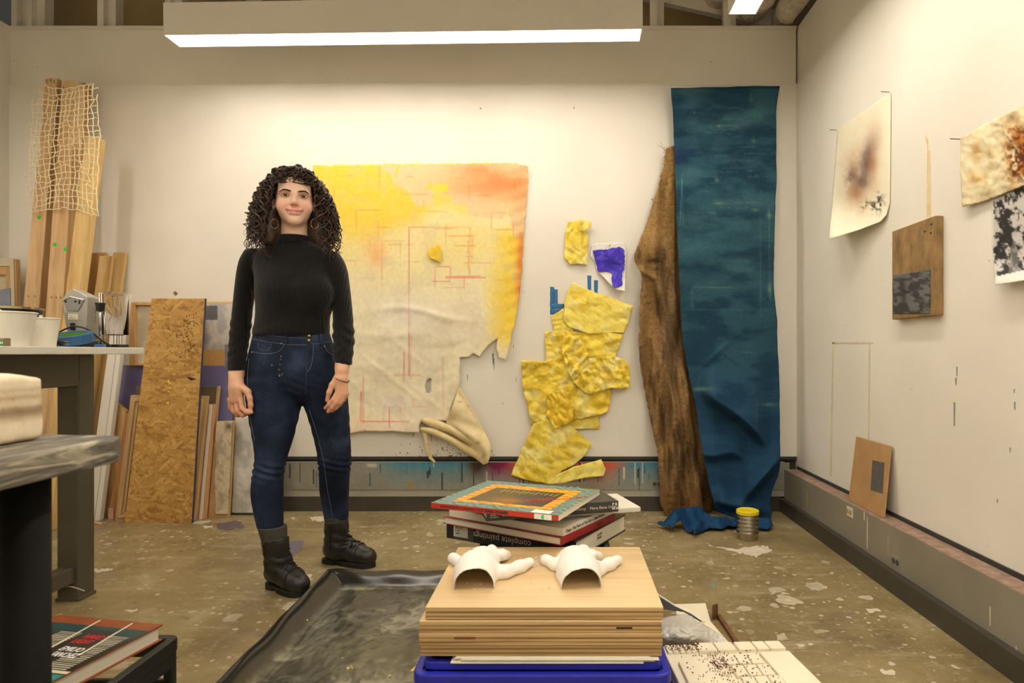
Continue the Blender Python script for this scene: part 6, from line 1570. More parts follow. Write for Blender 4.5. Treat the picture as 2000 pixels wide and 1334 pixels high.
def hard(x, y):
    # x across, y from near (-) to far (+)
    u = (x+W_/2)/W_; v = (y+Lb/2)/Lb
    wd = fbm(x*30, y*180, 4, 2)
    c = mixc(np.tile((150., 82., 40.), (len(x), 1)), (112, 52, 28), wd)
    tl_ = np.array((44., 128., 116.)); dkt = np.array((24., 62., 62.))
    body = v < .90
    st = (np.sin(v*Lb*900+0*u) > .1)
    b_ = mixc(np.tile(dkt, (len(x), 1)), (30, 28, 26), sstep(.86, .70, v))
    b_ = np.where(((v < .80)*(v > .36)*st*(np.abs(((u-.12) % .42)-.3) < .10))[:, None], np.array((178., 172., 150.)), b_)
    b_ = np.where((v < .36)[:, None], mixc(np.tile(tl_, (len(x), 1)), (30, 98, 92), (np.sin(u*90) > .6)*.6), b_)
    sh = (v < .36)*(u > .40+(v-.0)*.8)*(u < .40+(v)*.8+.16)
    b_ = np.where(sh[:, None], np.array((30., 76., 74.)), b_)
    tb = (v < .74)*(v > .40)*(u > .34)*(u < .66)
    for s0 in (.02,):
        ln_ = np.abs(u-s0-(v-.5)*.10) < .008
        b_ = np.where((ln_*(v > .38))[:, None], np.array((206., 198., 172.)), b_)
    b_ = np.where(((v > .37)*(v < .395)*(u > .35))[:, None], np.array((196., 188., 160.)), b_)
    c = np.where(body[:, None], b_, c)
    return c
gx = np.linspace(-W_/2, W_/2, 160); gy = np.linspace(-Lb/2, Lb/2, 300); X, Y = np.meshgrid(gx, gy, indexing='ij'); X = X.ravel(); Y = Y.ravel()
I = np.arange(160*300).reshape(160, 300); f = np.stack([I[:-1, :-1].ravel(), I[1:, :-1].ravel(), I[1:, 1:].ravel(), I[:-1, 1:].ravel()], -1)
Mn = np.array(top); V = np.stack([X, Y, np.full_like(X, .0006)], -1) @ Mn[:3, :3].T+Mn[:3, 3]
mesh_obj('cover_art', V, f, _mats['glossy_print'], b7, False, 0, hard(X, Y))
TR = mat('title_red', (206, 38, 34), .5)
def loc(px, py): p = topPt(px, py, zz); q = top.inverted() @ Vector((p[0], p[1], zz)); return (q.x, q.y, .0012)
def tline(sx_, px0, px1, py, size, m_):
    a, b = Vector(loc(px0, py)), Vector(loc(px1, py)); o = text(sx_, size, top @ Matrix.Translation(a), m_, b7, shear=.1, bold=.0)
    me = o.data; xs = [(top.inverted() @ (v.co+LOC[b7.name])).x for v in me.vertices]; k = (b.x-a.x)/(max(xs)-min(xs))
    for v in me.vertices:
        q = top.inverted() @ (v.co+LOC[b7.name]); q.x = a.x+(q.x-min(xs))*k; v.co = (top @ q)-LOC[b7.name]
def patch(name, pts, m_, z): MB().prism([top @ Vector((loc(*q)[0], loc(*q)[1], z)) for q in pts], (0, 0, .0002)).build(name, m_, b7)
patch('title_panel', [(173, 1230), (223, 1234), (155, 1284), (88, 1282)], mat('title_dark', (36, 31, 28), .35), .0007)
patch('cream_line', [(194, 1212), (198, 1212), (92, 1271), (88, 1271)], mat('title_cream', (214, 206, 182), .35), .0009); patch('cream_line', [(257, 1218), (261, 1218), (157, 1280), (153, 1280)], _mats['title_cream'], .0009)
tline('HARD', 160, 203, 1247, .025, TR); tline('LIGHT', 137, 180, 1256, .025, TR)
tline('EMILIO', 113, 163, 1270.5, .025, EMB); tline('SANCHEZ', 94, 155, 1281.5, .026, EMB)

# ------------------------------------------------------------------ black plastic tray on the floor
BPL = painted('black_sheeting', 0.22, .15, 40, .1, 20, .6)
def pl_col(x, y):
    n = fbm(x*7, y*7, 5, 3); n2 = fbm(x*4+4+2*n, y*5+2*n, 5, 8)
    n3 = fbm(x*26+5*n, y*26+5*n2, 5, 6)
    c = mixc(np.tile((66., 63., 55.), (len(x), 1)), (150, 146, 128), sstep(.40, .62, n2*.6+n3*.4)*.95); c = mixc(c, (48, 46, 41), sstep(.56, .66, n3)*.55)
    c = mixc(c, (146, 142, 122), sstep(.58, .72, n)*.6); c = mixc(c, (132, 128, 96), gs(x, y, -.62, 1.95, .2, .12)*.5); c = mixc(c, (150, 148, 134), np.exp(-((x+.88-(2.6-y)*.02)/.05)**2)*.4*(y > 2.2))
    c = mixc(c, (34, 32, 29), sstep(-.85, -.89, x)+sstep(2.50, 2.54, y)); return c
gx = np.concatenate([np.linspace(-.972, -.80, 50), np.linspace(-.795, .10, 200)]); gy = np.concatenate([np.linspace(1.47, 2.43, 220), np.linspace(2.433, 2.62, 50)])
X, Y = np.meshgrid(gx, gy, indexing='ij')
edge = np.minimum(X+.972-.03*np.clip(2.6-Y, 0, 1), 2.62-Y)+.003*(fbm(X*9, Y*9, 2, 4)-.5)
prof = .042*sstep(.0, .012, edge)*sstep(.13, .022, edge)
Zz = .004+prof*(1+.09*np.sin(Y*17+X*31)*np.sin(Y*7))+.010*fbm(X*6, Y*6, 4, 2)*sstep(.1, .2, edge)+.030*crumple(X, Y, .30, 6, 3, .7)*sstep(.09, .2, edge)+.012*crumple(X, Y, .11, 5, 9, .7)*sstep(.09, .16, edge)+.010*np.exp(-((X+.93)**2+(Y-2.58)**2)/.003)
Zz = np.where(edge < .004, .0015, Zz)
foot = ((X > -.335)*(Y < 1.84)).astype(float)+((X > -.28)*(Y > 1.89)*(Y < 2.23)); Zz = np.where(foot > 0, .0005, Zz)
V = np.stack([X, Y, Zz], -1).reshape(-1, 3); I = np.arange(X.size).reshape(X.shape)
f = np.stack([I[:-1, :-1].ravel(), I[1:, :-1].ravel(), I[1:, 1:].ravel(), I[:-1, 1:].ravel()], -1)
V2 = V.copy(); 
o = mesh_obj('plastic_sheeting', V, f, BPL, None, True, 0, pl_col(V[:, 0], V[:, 1])); tag(o, 'black plastic sheeting with a rolled rim and dusty grey paint, on the floor', 'plastic sheeting')
sh_ = o
r_ = np.random.default_rng(8)
for (px, py, s) in ((680, 1307, 4), (686, 1303, 2), (688, 1306, 2), (761, 1322, 3.2), (749, 1245, 2.6), (600, 1212, 1.8), (711, 1286, 1.6), (669, 1287, 1.6)):
    p = FL(px, py, .02); k = s*p.y/F
    MB().prism([p+Vector((k*math.cos(a)*r_.uniform(.6, 1.1), k*math.sin(a)*r_.uniform(.6, 1.2), 0)) for a in np.linspace(0, 6.28, 8)[:-1]], (0, 0, .004)).build('paint_crumb', mat('pale_yellow', (226, 206, 120), .6), sh_)
o = sheet('tissue_scrap', [(802, 1310), (812, 1302), (824, 1297), (824, 1304), (812, 1309), (803, 1313)], 2, lambda x, y, h: np.stack([(x-VX)*(CH-.03)*F/(y-VY)/F, (CH-.03)*F/(y-VY), .03+h], -1), TISS, None, lambda x, y: .004*fbm(x/5, y/5, 2, 1), tiss_col(3), thick=.0008)
tag(o, 'yellow tissue scrap on the black sheeting beside the blue crate', 'tissue scrap')

# ------------------------------------------------------------------ plaster relief and oddments at the right
t = thing('plaster_relief', 'cream plaster relief slab cut into blocks with dark reddish crumbs', 'relief', (.46, 1.62, .10))
zr_ = .15
def onR(px, py, z=zr_): Y = (CH-z)*F/(py-VY); return np.array([(px-VX)*Y/F, Y, z])
A, B, C_, D_ = onR(1292, 1262), onR(1522, 1256), onR(1640, 1372), onR(1352, 1388)
def Ruv(u, v, h=0.0):
    p = (A*(1-u)+B*u)*(1-v)+(D_*(1-u)+C_*u)*v; return Vector((p[0], p[1], p[2]+h))
RELM = mat('relief_plaster', (232, 222, 198), .8, .05, 14, .3, 90)
MB().hexa([Ruv(0, 0), Ruv(1, 0), Ruv(1, 1), Ruv(0, 1)], [Ruv(0, 0, -.035), Ruv(1, 0, -.035), Ruv(1, 1, -.035), Ruv(0, 1, -.035)]).build('slab', RELM, t, bevel=.003)
def blk(u0, v0, u1, v1, h, sk=0):
    MB().hexa([Ruv(u0+sk, v0, h), Ruv(u1+sk, v0, h), Ruv(u1, v1, h), Ruv(u0, v1, h)], [Ruv(u0+sk, v0, -.001), Ruv(u1+sk, v0, -.001), Ruv(u1, v1, -.001), Ruv(u0, v1, -.001)]).build('raised_block', RELM, t, bevel=.002)
for k in range(5): blk(.02+k*.05, .02, .06+k*.05, .16, .006)
for (u0, u1) in ((.27, .42), (.43, .58), (.60, .74), (.75, .85), (.86, .985)): blk(u0, .02, u1, .17, .010)
blk(.74, .22, .985, .98, .010, 0)
blk(.05, .34, .30, .98, .010, .01); blk(.30, .36, .40, .55, .006)
for i in range(3):
    for j in range(4): blk(.42+i*.10+j*.012, .24+j*.19, .51+i*.10+j*.012, .41+j*.19, .009, .01)
mb = MB(); r_ = np.random.default_rng(4)
for _ in range(420):
    if r_.random() < .25: u, v = r_.uniform(.02, .3), r_.uniform(.02, .17)
    elif r_.random() < .5: u, v = r_.normal(.36, .06), r_.normal(.42, .12)
    else: u, v = r_.uniform(.1, .72), r_.uniform(.2, .95)
    u, v = np.clip(u, .01, .98), np.clip(v, .01, .97)
    p = Ruv(u, v, .0108); s = r_.uniform(.0006, .0019); mb.box((-s, -s*.5, -.001), (s, s*.5, .0012), Matrix.Translation(p) @ Matrix.Rotation(r_.uniform(0, 3), 4, 'Z'))
mb.build('dark_crumbs', mat('crumb_maroon', (98, 56, 42), .9), t, fix=False)['kind'] = 'stuff'
# low wooden crate under the relief
t = thing('wooden_crate', 'low wooden crate under the plaster relief', 'crate', (.5, 1.6, 0))
p = [Ruv(.06, .06), Ruv(.94, .06), Ruv(.94, .98), Ruv(.06, .98)]
for k in range(4):
    a, b = p[k].copy(), p[(k+1) % 4].copy(); a.z = b.z = .004; d = (b-a).normalized().cross(Vector((0, 0, 1)))*-.012; up = Vector((0, 0, .108))
    MB().hexa([a+up, b+up, b, a], [a+up+d, b+up+d, b+d, a+d]).build('side_board', wood('crate_wood', (120, 98, 70), (84, 64, 42), 'x'), t)
# crumpled clear bag, papers, rusty angle
def bag_h(x, y): return .02+.10*gs(x, y, 1325, 1235, 60, 28, 3)+.035*crumple(x, y*2, 26, 7, 4)
def mflo(x, y, h): z = h; Y = (CH-z)*F/(y-VY); return np.stack([(x-VX)*Y/F, Y, z], -1)
BAGM, nt, b = new_mat('clear_bag'); b.inputs['Base Color'].default_value = (.85, .83, .78, 1); b.inputs['Roughness'].default_value = .25
tr = N(nt, 'ShaderNodeBsdfTransparent'); ms = N(nt, 'ShaderNodeMixShader'); ms.inputs[0].default_value = .35
nt.links.new(b.outputs[0], ms.inputs[1]); nt.links.new(tr.outputs[0], ms.inputs[2]); nt.links.new(ms.outputs[0], nt.nodes['Material Output'].inputs[0])
o = sheet('plastic_bag', rough_poly([(1270, 1262), (1270, 1215), (1290, 1208), (1312, 1202), (1335, 1200), (1350, 1203), (1362, 1215), (1388, 1226), (1408, 1240), (1424, 1258), (1380, 1264)], 9, 1, 4), 2, mflo, BAGM, None, bag_h, None, thick=.0004, smooth=False)
tag(o, 'crumpled translucent plastic bag behind the plaster relief', 'plastic bag')
CARD = lambda nm, lb, poly, z, m, h=.003, cat='card': tag(MB().prism([Vector(mflo(np.array(float(x)), np.array(float(y)), np.array(zv))) for (x, y, zv) in poly], (0, 0, h)).build(nm, m, bevel=.0006), lb, cat)
CARD('cream_card', 'cream cardboard sheet lying behind the plastic bag', [(1318, 1182, .008), (1378, 1180, .008), (1388, 1216, .008), (1424, 1258, .008), (1330, 1260, .008)], .008, mat('cream_card', (232, 222, 196), .8, .05, 8), .004)
o = sheet('curled_print', [(1270, 1152), (1290, 1166), (1318, 1184), (1350, 1199), (1376, 1216), (1366, 1213), (1336, 1195), (1300, 1190), (1270, 1186)], 2, lambda x, y, h: mflo(x, y, h), mat('black_print', (52, 50, 50), .5, .2, 10), None, lambda x, y: .03+.05*sstep(1380, 1280, x), None, thick=.0015)
tag(o, 'black print with a white edge curling up beside the plywood stack', 'print')
e = [(1272, 1152), (1290, 1165), (1318, 1183), (1350, 1198), (1376, 1215)]
MB().tube([Vector(mflo(np.array(float(x)), np.array(float(y)), np.array(.034+.05*float(sstep(1380, 1280, np.array(x)))))) for x, y in e], .003, 6).build('white_edge', EMB, o)
t = thing('rusty_angle', 'rusty brown metal angle on the floor behind the plaster relief', 'metal angle', tuple(FL(1405, 1225)))
RUST = mat('rust', (104, 70, 36), .8, .3, 30)
a, b_, c = FL(1391, 1211, .0), FL(1401, 1209, .0), FL(1436, 1261, .0)
MB().hexa([a+Vector((0, 0, .05)), b_+Vector((0, 0, .052)), b_, a], [p+Vector((.004, .008, 0)) for p in (a+Vector((0, 0, .05)), b_+Vector((0, 0, .052)), b_, a)]).build('upright', RUST, t)
MB().hexa([b_+Vector((0, 0, .016)), c+Vector((0, 0, .012)), c, b_], [p+Vector((.012, .004, 0)) for p in (b_+Vector((0, 0, .016)), c+Vector((0, 0, .012)), c, b_)]).build('arm_bar', RUST, t)

# ------------------------------------------------------------------ the woman
def prow(y, xl, xr, Yc, ry):
    s = Yc/F; t = ((xl+xr)/2-VX)/F; w = (xr-xl)/2*s      # seen at an angle, so depth adds to the apparent width
    return (CH-(y-VY)*s, t*Yc, Yc, math.sqrt(max(w*w-(ry*t)**2, (.55*w)**2)), ry)
def pp(x, y, Y): return np.array(tuple(P(x, y, Y)))
SKIN, nt, b = new_mat('skin')
a_ = N(nt, 'ShaderNodeVertexColor', layer_name='Col'); nt.links.new(a_.outputs[0], b.inputs['Base Color'])
b.inputs['Roughness'].default_value = .45; b.inputs['Subsurface Weight'].default_value = .15; b.inputs['Subsurface Radius'].default_value = (.012, .005, .003); b.inputs['Subsurface Scale'].default_value = 1.0
bump(nt, b, gnoise(nt, coords(nt), 400, 3), .05, .0005)

HC = pp(575, 391, 2.53)            # between the eyes, centre of the head
HA = .40                           # she looks into the lens
RH = np.array([[math.cos(HA), -math.sin(HA), 0], [math.sin(HA), math.cos(HA), 0], [0, 0, 1.0]])
T1 = dict(Yc=2.60)
xs = axis_lin([(-1.36, -1.23, .0028), (-1.23, -1.16, .005), (-1.16, -.96, .0026), (-.96, -.94, .005), (-.94, -.78, .0028)])
ys = axis_lin([(2.40, 2.64, .0028), (2.64, 2.80, .006), (2.80, 2.86, .01)])
zs = axis_lin([(.16, .66, .012), (.66, .88, .0028), (.88, 1.33, .010), (1.33, 1.72, .0026)])
S = SDF(xs, ys, zs)
# torso, arms, legs (covered by clothes)
S.loft([prow(752, 505, 650, 2.62, .07), prow(720, 505, 650, 2.62, .08), prow(660, 512, 632, 2.61, .07), prow(580, 520, 632, 2.60, .08), prow(510, 515, 640, 2.61, .06), prow(490, 540, 612, 2.61, .045), prow(478, 553, 597, 2.60, .04)], .02)
S.loft([prow(1040, 520, 540, 2.512, .02), prow(960, 506, 538, 2.535, .034), prow(905, 512, 545, 2.53, .038), prow(780, 505, 572, 2.60, .06)], .015)
S.loft([prow(1020, 650, 668, 2.817, .02), prow(990, 644, 668, 2.80, .026), prow(950, 638, 668, 2.765, .034), prow(890, 634, 672, 2.712, .038), prow(780, 606, 664, 2.645, .06)], .015)
S.chain([pp(496, 512, 2.605), pp(478, 560, 2.60), pp(470, 640, 2.588), pp(462, 728, 2.535)], [.034, .031, .028, .025], .012)
S.chain([pp(650, 517, 2.605), pp(665, 570, 2.60), pp(671, 645, 2.578), pp(669, 710, 2.51)], [.034, .031, .028, .025], .012)
# neck and head (local frame, x right, y into the picture, z up)
def H(x, y, z): return HC+RH @ np.array([x, y, z])
S.cap(H(.0, .045, -.08), H(.0, .050, -.165), .049, .051, .02)
S.ell(H(0, .045, .045), (.073, .090, .080), .02, R=RH)
S.ell(H(0, -.002, -.008), (.067, .069, .084), .02, R=RH)
S.ell(H(0, -.014, -.056), (.049, .056, .042), .025, R=RH)
S.ell(H(0, -.052, -.091), (.021, .020, .017), .025, R=RH)
S.ell(H(0, -.040, .05), (.054, .030, .035), .03, R=RH)
for sg in (-1, 1):
    S.ell(H(sg*.040, -.040, -.034), (.025, .023, .023), .02, R=RH)
    S.ell(H(sg*.033, -.074, .0), (.017, .012, .009), .012, 'sub', R=RH)
    S.ell(H(sg*.032, -.052, .001), (.0155, .0150, .0130), .004, R=RH)          # lids over the eyeball
    S.chain([H(sg*.012, -.066, .018), H(sg*.032, -.068, .022), H(sg*.052, -.054, .017)], .006, .012)
    S.ell(H(sg*.075, .03, -.015), (.010, .018, .030), .008, R=RH)               # ear
S.chain([H(0, -.068, .012), H(0, -.080, -.010), H(0, -.089, -.026)], [.0075, .008, .0095], .012)
S.ell(H(0, -.091, -.028), (.0105, .0105, .0085), .008, R=RH)
for sg in (-1, 1):
    S.ell(H(sg*.0125, -.080, -.031), (.0075, .0105, .007), .006, R=RH)
    S.ell(H(sg*.0065, -.087, -.0375), (.0032, .0045, .0022), .002, 'sub', R=RH)
    S.chain([H(sg*.019, -.076, -.034), H(sg*.030, -.066, -.052)], .002, .008, 'sub')
# lips: gentle closed smile
mo = [(-.031, -.058, -.0530), (-.016, -.0725, -.0590), (0, -.077, -.0602), (.016, -.0725, -.0590), (.031, -.058, -.0530)]
S.chain([H(x, y, z+.004) for x, y, z in mo], [.0025, .0042, .0044, .0042, .0025], .006)
S.chain([H(x*.85, y, z-.0052) for x, y, z in mo], [.0025, .0056, .0064, .0056, .0025], .006)
S.chain([H(x*1.03, y-.005, z-.0008) for x, y, z in mo], .0012, .003, 'sub')
# her right hand (image left): loosely closed, thumb and forefinger meeting
Yh = 2.505
def h1(x, y, d=0.0): return pp(x, y, Yh-d)
S.chain([h1(461, 728, -.03), h1(461, 742, -.01), h1(463, 757)], [.026, .0235, .022], .015)
S.chain([h1(456, 757), h1(455, 782)], [.018, .015], .018); S.chain([h1(466, 757), h1(467, 781)], [.020, .016], .018)
S.chain([h1(473, 757, .004), h1(484, 765, .01), h1(488, 778, .014), h1(489.5, 791, .014), h1(489, 803, .012)], [.015, .012, .0098, .0092, .0078], .007)
S.chain([h1(470, 780, .004), h1(473, 797, .014), h1(482, 805, .020), h1(491, 805.5, .018)], [.0112, .0098, .0090, .0074], .005)
S.chain([h1(461, 784, .0), h1(464, 803, .008), h1(474, 811, .006), h1(481, 809, -.006)], [.0112, .0100, .0092, .0078], .004)
S.chain([h1(453, 784, -.006), h1(456, 802, -.004), h1(465, 811, -.010), h1(472, 809, -.020)], [.0108, .0096, .0088, .0075], .004)
S.chain([h1(448.5, 780, -.014), h1(450, 796, -.016), h1(457, 805, -.024), h1(463, 803, -.032)], [.0095, .0084, .0078, .0066], .004)
# her left hand (image right): relaxed, fingers resting on the thigh
Yh2 = 2.492
def h2(x, y, d=0.0): return pp(x, y, Yh2-d)
S.chain([h2(670, 706, -.02), h2(668, 722, -.008), h2(667, 738)], [.026, .0235, .022], .015)
S.chain([h2(661, 742), h2(663, 766)], [.018, .0155], .016); S.chain([h2(670, 742, -.004), h2(673, 768, -.004)], [.017, .0145], .016)
S.chain([h2(658, 740, .004), h2(649, 752, .010), h2(643, 766, .012), h2(639, 782, .008)], [.014, .0115, .0098, .0074], .006)
S.chain([h2(660, 766, .004), h2(651, 781, .010), h2(643, 790, .008), h2(635.5, 797, -.002)], [.0112, .0098, .0088, .0070], .0035)
S.chain([h2(667, 770, .003), h2(657.5, 786, .009), h2(649, 796, .006), h2(641, 804, -.004)], [.0114, .0100, .0090, .0072], .0035)
S.chain([h2(673, 771, -.002), h2(664.5, 786, .002), h2(656.5, 796, -.001), h2(649, 803, -.010)], [.0108, .0094, .0085, .0068], .0035)
S.chain([h2(677.5, 768, -.010), h2(671, 781, -.008), h2(664, 790, -.012), h2(658, 796, -.020)], [.0098, .0084, .0076, .0062], .0035)
v, f = S.mesh(1)
# skin colours; head made lighter to make up for weak frontal light
base = np.tile(np.array((226., 176., 144.)), (len(v), 1)); L_ = (v-HC) @ RH
isH = v[:, 2] > 1.3
base = np.where(isH[:, None], np.array((238., 197., 175.)), base)
def near(pts, r):
    d = np.full(len(v), 9.0)
    for a, b in zip(pts[:-1], pts[1:]):
        a, b = np.array(a), np.array(b); ab = b-a; t = np.clip(((L_-a) @ ab)/(ab @ ab), 0, 1); d = np.minimum(d, np.linalg.norm(L_-a-t[:, None]*ab, axis=1))
    return sstep(r, r*.55, d)
front = (L_[:, 1] < -.03)
base = mixc(base, (224, 150, 128), (gs(L_[:, 0], L_[:, 2], -.042, -.035, .02, .018)+gs(L_[:, 0], L_[:, 2], .042, -.035, .02, .018)+gs(L_[:, 0], L_[:, 2], 0, -.036, .014, .010))*.45*front)
base = mixc(base, (204, 126, 122), near([(x, y-.002, z+.0035) for x, y, z in mo], .0056)*front); base = mixc(base, (210, 134, 128), near([(x*.85, y-.002, z-.0052) for x, y, z in mo], .0064)*front)
base = mixc(base, (130, 62, 60), near([(x*1.03, y-.004, z-.0008) for x, y, z in mo], .0018)*front)
base = mixc(base, (176, 122, 104), (gs(L_[:, 0], L_[:, 2], -.032, .009, .02, .007)+gs(L_[:, 0], L_[:, 2], .032, .009, .02, .007))*.5*front)
hand = (v[:, 2] < .95)*(v[:, 2] > .66)
base = mixc(base, (206, 138, 112), hand*sstep(.80, .72, v[:, 2])*.5)
woman = mesh_obj('person', v, f, SKIN, None, True, 0, base)
tag(woman, 'woman with dark curly hair in a black ribbed sweater and blue jeans, standing', 'person')
print('body verts', len(v))
def skin_front(x, z):
    """most forward skin depth near local (x, z)"""
    d = (np.abs(L_[:, 0]-x) < .004)*(np.abs(L_[:, 2]-z) < .004); return L_[d, 1].min() if d.any() else -.06
# eyes
EYEW = mat('eye_white', (206, 194, 186), .3, .02); IRIS = mat('iris_brown', (22, 13, 9), .35, .2, 300, spec=.3); BROW = mat('brow_hair', (44, 30, 24), .8, .2, 300)
for sg in (-1, 1):
    c = np.array([sg*.0325, -.0545, .0005])
    n = 20; xx = np.linspace(-1, 1, n); up, dn = [], []
    for u in xx:
        x = u*.0162; up.append((x, .0044*(1-abs(u)**2.2)+.0004*sg*u)); dn.append((x, -.0034*(1-abs(u)**2.0)))
    def ball(x, z, r=.0172): return H(*(c+np.array([x, -math.sqrt(max(r*r-x*x-z*z, 0)), z])))
    vv = []; ff = []
    for i in range(n):
        for k in range(7):
            q = k/6; z = dn[i][1]*(1-q)+up[i][1]*q; vv.append(ball(xx[i]*.0162, z))
    for i in range(n-1):
        for k in range(6): ff.append((i*7+k, (i+1)*7+k, (i+1)*7+k+1, i*7+k+1))
    e = mesh_obj('eye', np.array(vv), ff, EYEW, woman, True)
    rr = np.linspace(0, .0066, 5); vv = [ball(0, .0006, .0175)]; ff = []
    for r in rr[1:]:
        for a in np.linspace(0, 2*math.pi, 20, endpoint=False):
            x, z = r*math.cos(a), .0006+r*math.sin(a); z = min(max(z, -.0034), .0041); vv.append(ball(x, z, .0175))
    for j in range(20): ff.append((0, 1+j, 1+(j+1) % 20))
    for i in range(3):
        for j in range(20): k = (j+1) % 20; ff.append((1+i*20+j, 1+(i+1)*20+j, 1+(i+1)*20+k, 1+i*20+k))
    mesh_obj('iris', np.array(vv), ff, IRIS, e, True)
    MB().lathe([(0, -.0004), (.0009, 0)], tuple(ball(.0016, .0022, .0178)), 8, axis='y').build('catchlight_spot', EYEW, e)
    MB().tube([ball(u*.0166, .0044*(1-abs(u)**2.2)+.0006, .0178) for u in np.linspace(-1.05, 1.05, 14)], np.interp(np.linspace(0, 1, 14), [0, .5, 1], [.0006, .0013, .0006]), 6).build('lash_line', BROW, e)
    MB().tube([ball(u*.0163, -.0035*(1-abs(u)**2), .0177) for u in np.linspace(-1, 1, 12)], .0005, 5).build('lash_line', mat('lid_line', (120, 76, 62), .6), e)
    pts = []
    for u in np.linspace(0, 1, 12):
        x = sg*(.013+.042*u); z = .0175+.0035*math.sin(min(u*1.3, 1.0)*math.pi*.6)-.0055*max(u-.6, 0)/.4
        pts.append(H(x, skin_front(x, z)-.0002, z))
    mb = MB(); mb.tube(pts, np.interp(np.linspace(0, 1, 12), [0, .2, .6, 1], [.0026, .0034, .0028, .0009]), 6); mb.build('eyebrow', BROW, woman, smooth=True)

# ---------------- sweater
def knit_mat():
    m, nt, b = new_mat('black_rib_knit'); co = coords(nt)
    w = N(nt, 'ShaderNodeTexWave'); w.inputs['Scale'].default_value = 44; w.bands_direction = 'X'; w.inputs['Distortion'].default_value = .6; w.inputs['Detail'].default_value = 1; nt.links.new(co, w.inputs[0])
    r = ramp(nt, [(0, tuple(lin((9, 9, 10)))), (1, tuple(lin((25, 24, 25))))]); nt.links.new(w.outputs[1], r.inputs[0]); nt.links.new(r.outputs[0], b.inputs['Base Color'])
    b.inputs['Roughness'].default_value = .85; b.inputs['Specular IOR Level'].default_value = .2; b.inputs['Sheen Weight'].default_value = .15
    bump(nt, b, w.outputs[1], .5, .003); return m
KNIT = knit_mat()
S = SDF.uni((-1.38, 2.40, .86), (-.77, 2.76, 1.44), .005)
def fold(zc, w, amp, ph=0):
    return lambda X, Y, Z, u, v: amp*np.exp(-((Z-zc-.05*u*ph)/w)**2)*np.cos((Z-zc-.03*u)*190)
S.loft([prow(656, 492, 646, 2.605, .110), prow(640, 497, 643, 2.60, .108), prow(615, 501, 645, 2.60, .106), prow(590, 501, 655, 2.595, .120), prow(570, 500, 658, 2.59, .128), prow(545, 499, 655, 2.595, .118), prow(520, 496, 658, 2.60, .100), prow(500, 494, 662, 2.602, .090), prow(488, 510, 645, 2.60, .080), prow(478, 532, 618, 2.596, .074), prow(470, 540, 611, 2.59, .069), prow(461, 543, 607, 2.585, .066)], .02, 2.3,
       wig=lambda X, Y, Z, u, v: .0022*np.cos((Z-1.0+.06*u)*95)*np.exp(-((Z-1.0)/.05)**2)+.003*np.exp(-((Z-1.06-.05*u)/.012)**2)*(u < 0))
for sg in (-1, 1): S.ell(pp(548 if sg < 0 else 616, 574, 2.535 if sg < 0 else 2.525), (.056, .045, .055), .06)
def sl(rows, wig): S.loft([prow(*r) for r in rows], .012, 2.1, wig=wig)
sl([(733, 444, 479, 2.53, .032), (700, 444, 482, 2.55, .034), (665, 447, 487, 2.575, .040), (640, 449, 491, 2.585, .043), (610, 453, 493, 2.59, .045), (570, 457, 499, 2.60, .050), (530, 462, 510, 2.605, .056), (505, 468, 520, 2.605, .058), (488, 480, 535, 2.605, .052)],
   lambda X, Y, Z, u, v: .0022*np.cos((Z+.03*u)*150)*np.exp(-((Z-1.03)/.045)**2)+.0016*np.cos((Z-.02*u)*170)*np.exp(-((Z-.93)/.04)**2))
sl([(718, 651, 687, 2.503, .035), (690, 650, 690, 2.53, .037), (660, 650, 693, 2.56, .040), (640, 650, 691, 2.575, .042), (610, 650, 689, 2.59, .044), (570, 646, 685, 2.60, .050), (530, 636, 680, 2.605, .056), (508, 625, 673, 2.605, .058), (492, 610, 660, 2.605, .052)],
   lambda X, Y, Z, u, v: .0034*np.cos((Z+.035*u)*140)*np.exp(-((Z-1.0)/.05)**2)+.0018*np.cos((Z-.03*u)*150)*np.exp(-((Z-.93)/.03)**2))
cw1 = pp(461, 731, 2.53); cw2 = pp(669, 710, 2.505)
# arm pits: separate sleeve from side below the bust
S.cut(lambda X, Y, Z: np.where((X < -1.255) & (Z < .99), cw1[2]-Z, np.where((X > -.945) & (Z < .97), cw2[2]-.2*(X-cw2[0])-Z, -1)))
# front hem dips
v, f = S.mesh(1)
mesh_obj('sweater', v, f, KNIT, woman, True)
S2 = SDF.uni((-1.17, 2.48, 1.36), (-.98, 2.72, 1.44), .0035)
S2.loft([prow(478, 536, 615, 2.590, .0745), prow(462, 541, 609, 2.583, .068)], .006, 2.1, end=.003)
v, f = S2.mesh(1); mesh_obj('collar_band', v, f, KNIT, woman, True)

# ---------------- jeans
def denim_mat():
    m, nt, b = new_mat('denim'); co = coords(nt); n = gnoise(nt, co, 260, 3); n2 = gnoise(nt, co, 7, 3)
    mx = N(nt, 'ShaderNodeMath', operation='MULTIPLY_ADD'); nt.links.new(n, mx.inputs[0]); mx.inputs[1].default_value = .45; nt.links.new(n2, mx.inputs[2])
    r = ramp(nt, [(.5, tuple(lin((17, 23, 37)))), (.75, tuple(lin((30, 40, 62)))), (1.0, tuple(lin((58, 72, 100))))]); nt.links.new(mx.outputs[0], r.inputs[0]); nt.links.new(r.outputs[0], b.inputs['Base Color'])
    b.inputs['Roughness'].default_value = .85; b.inputs['Specular IOR Level'].default_value = .2
    w = N(nt, 'ShaderNodeTexWave'); w.inputs['Scale'].default_value = 160; w.bands_direction = 'DIAGONAL'; nt.links.new(co, w.inputs[0]); bump(nt, b, w.outputs[1], .15, .001); return m
DENIM = denim_mat(); STITCH = mat('stitch_tan', (104, 110, 126), .8); BRASS = mat('brass', (206, 168, 92), .3, .1, metal=.9)
S = SDF.uni((-1.34, 2.38, .17), (-.80, 2.90, 1.03), .0048)
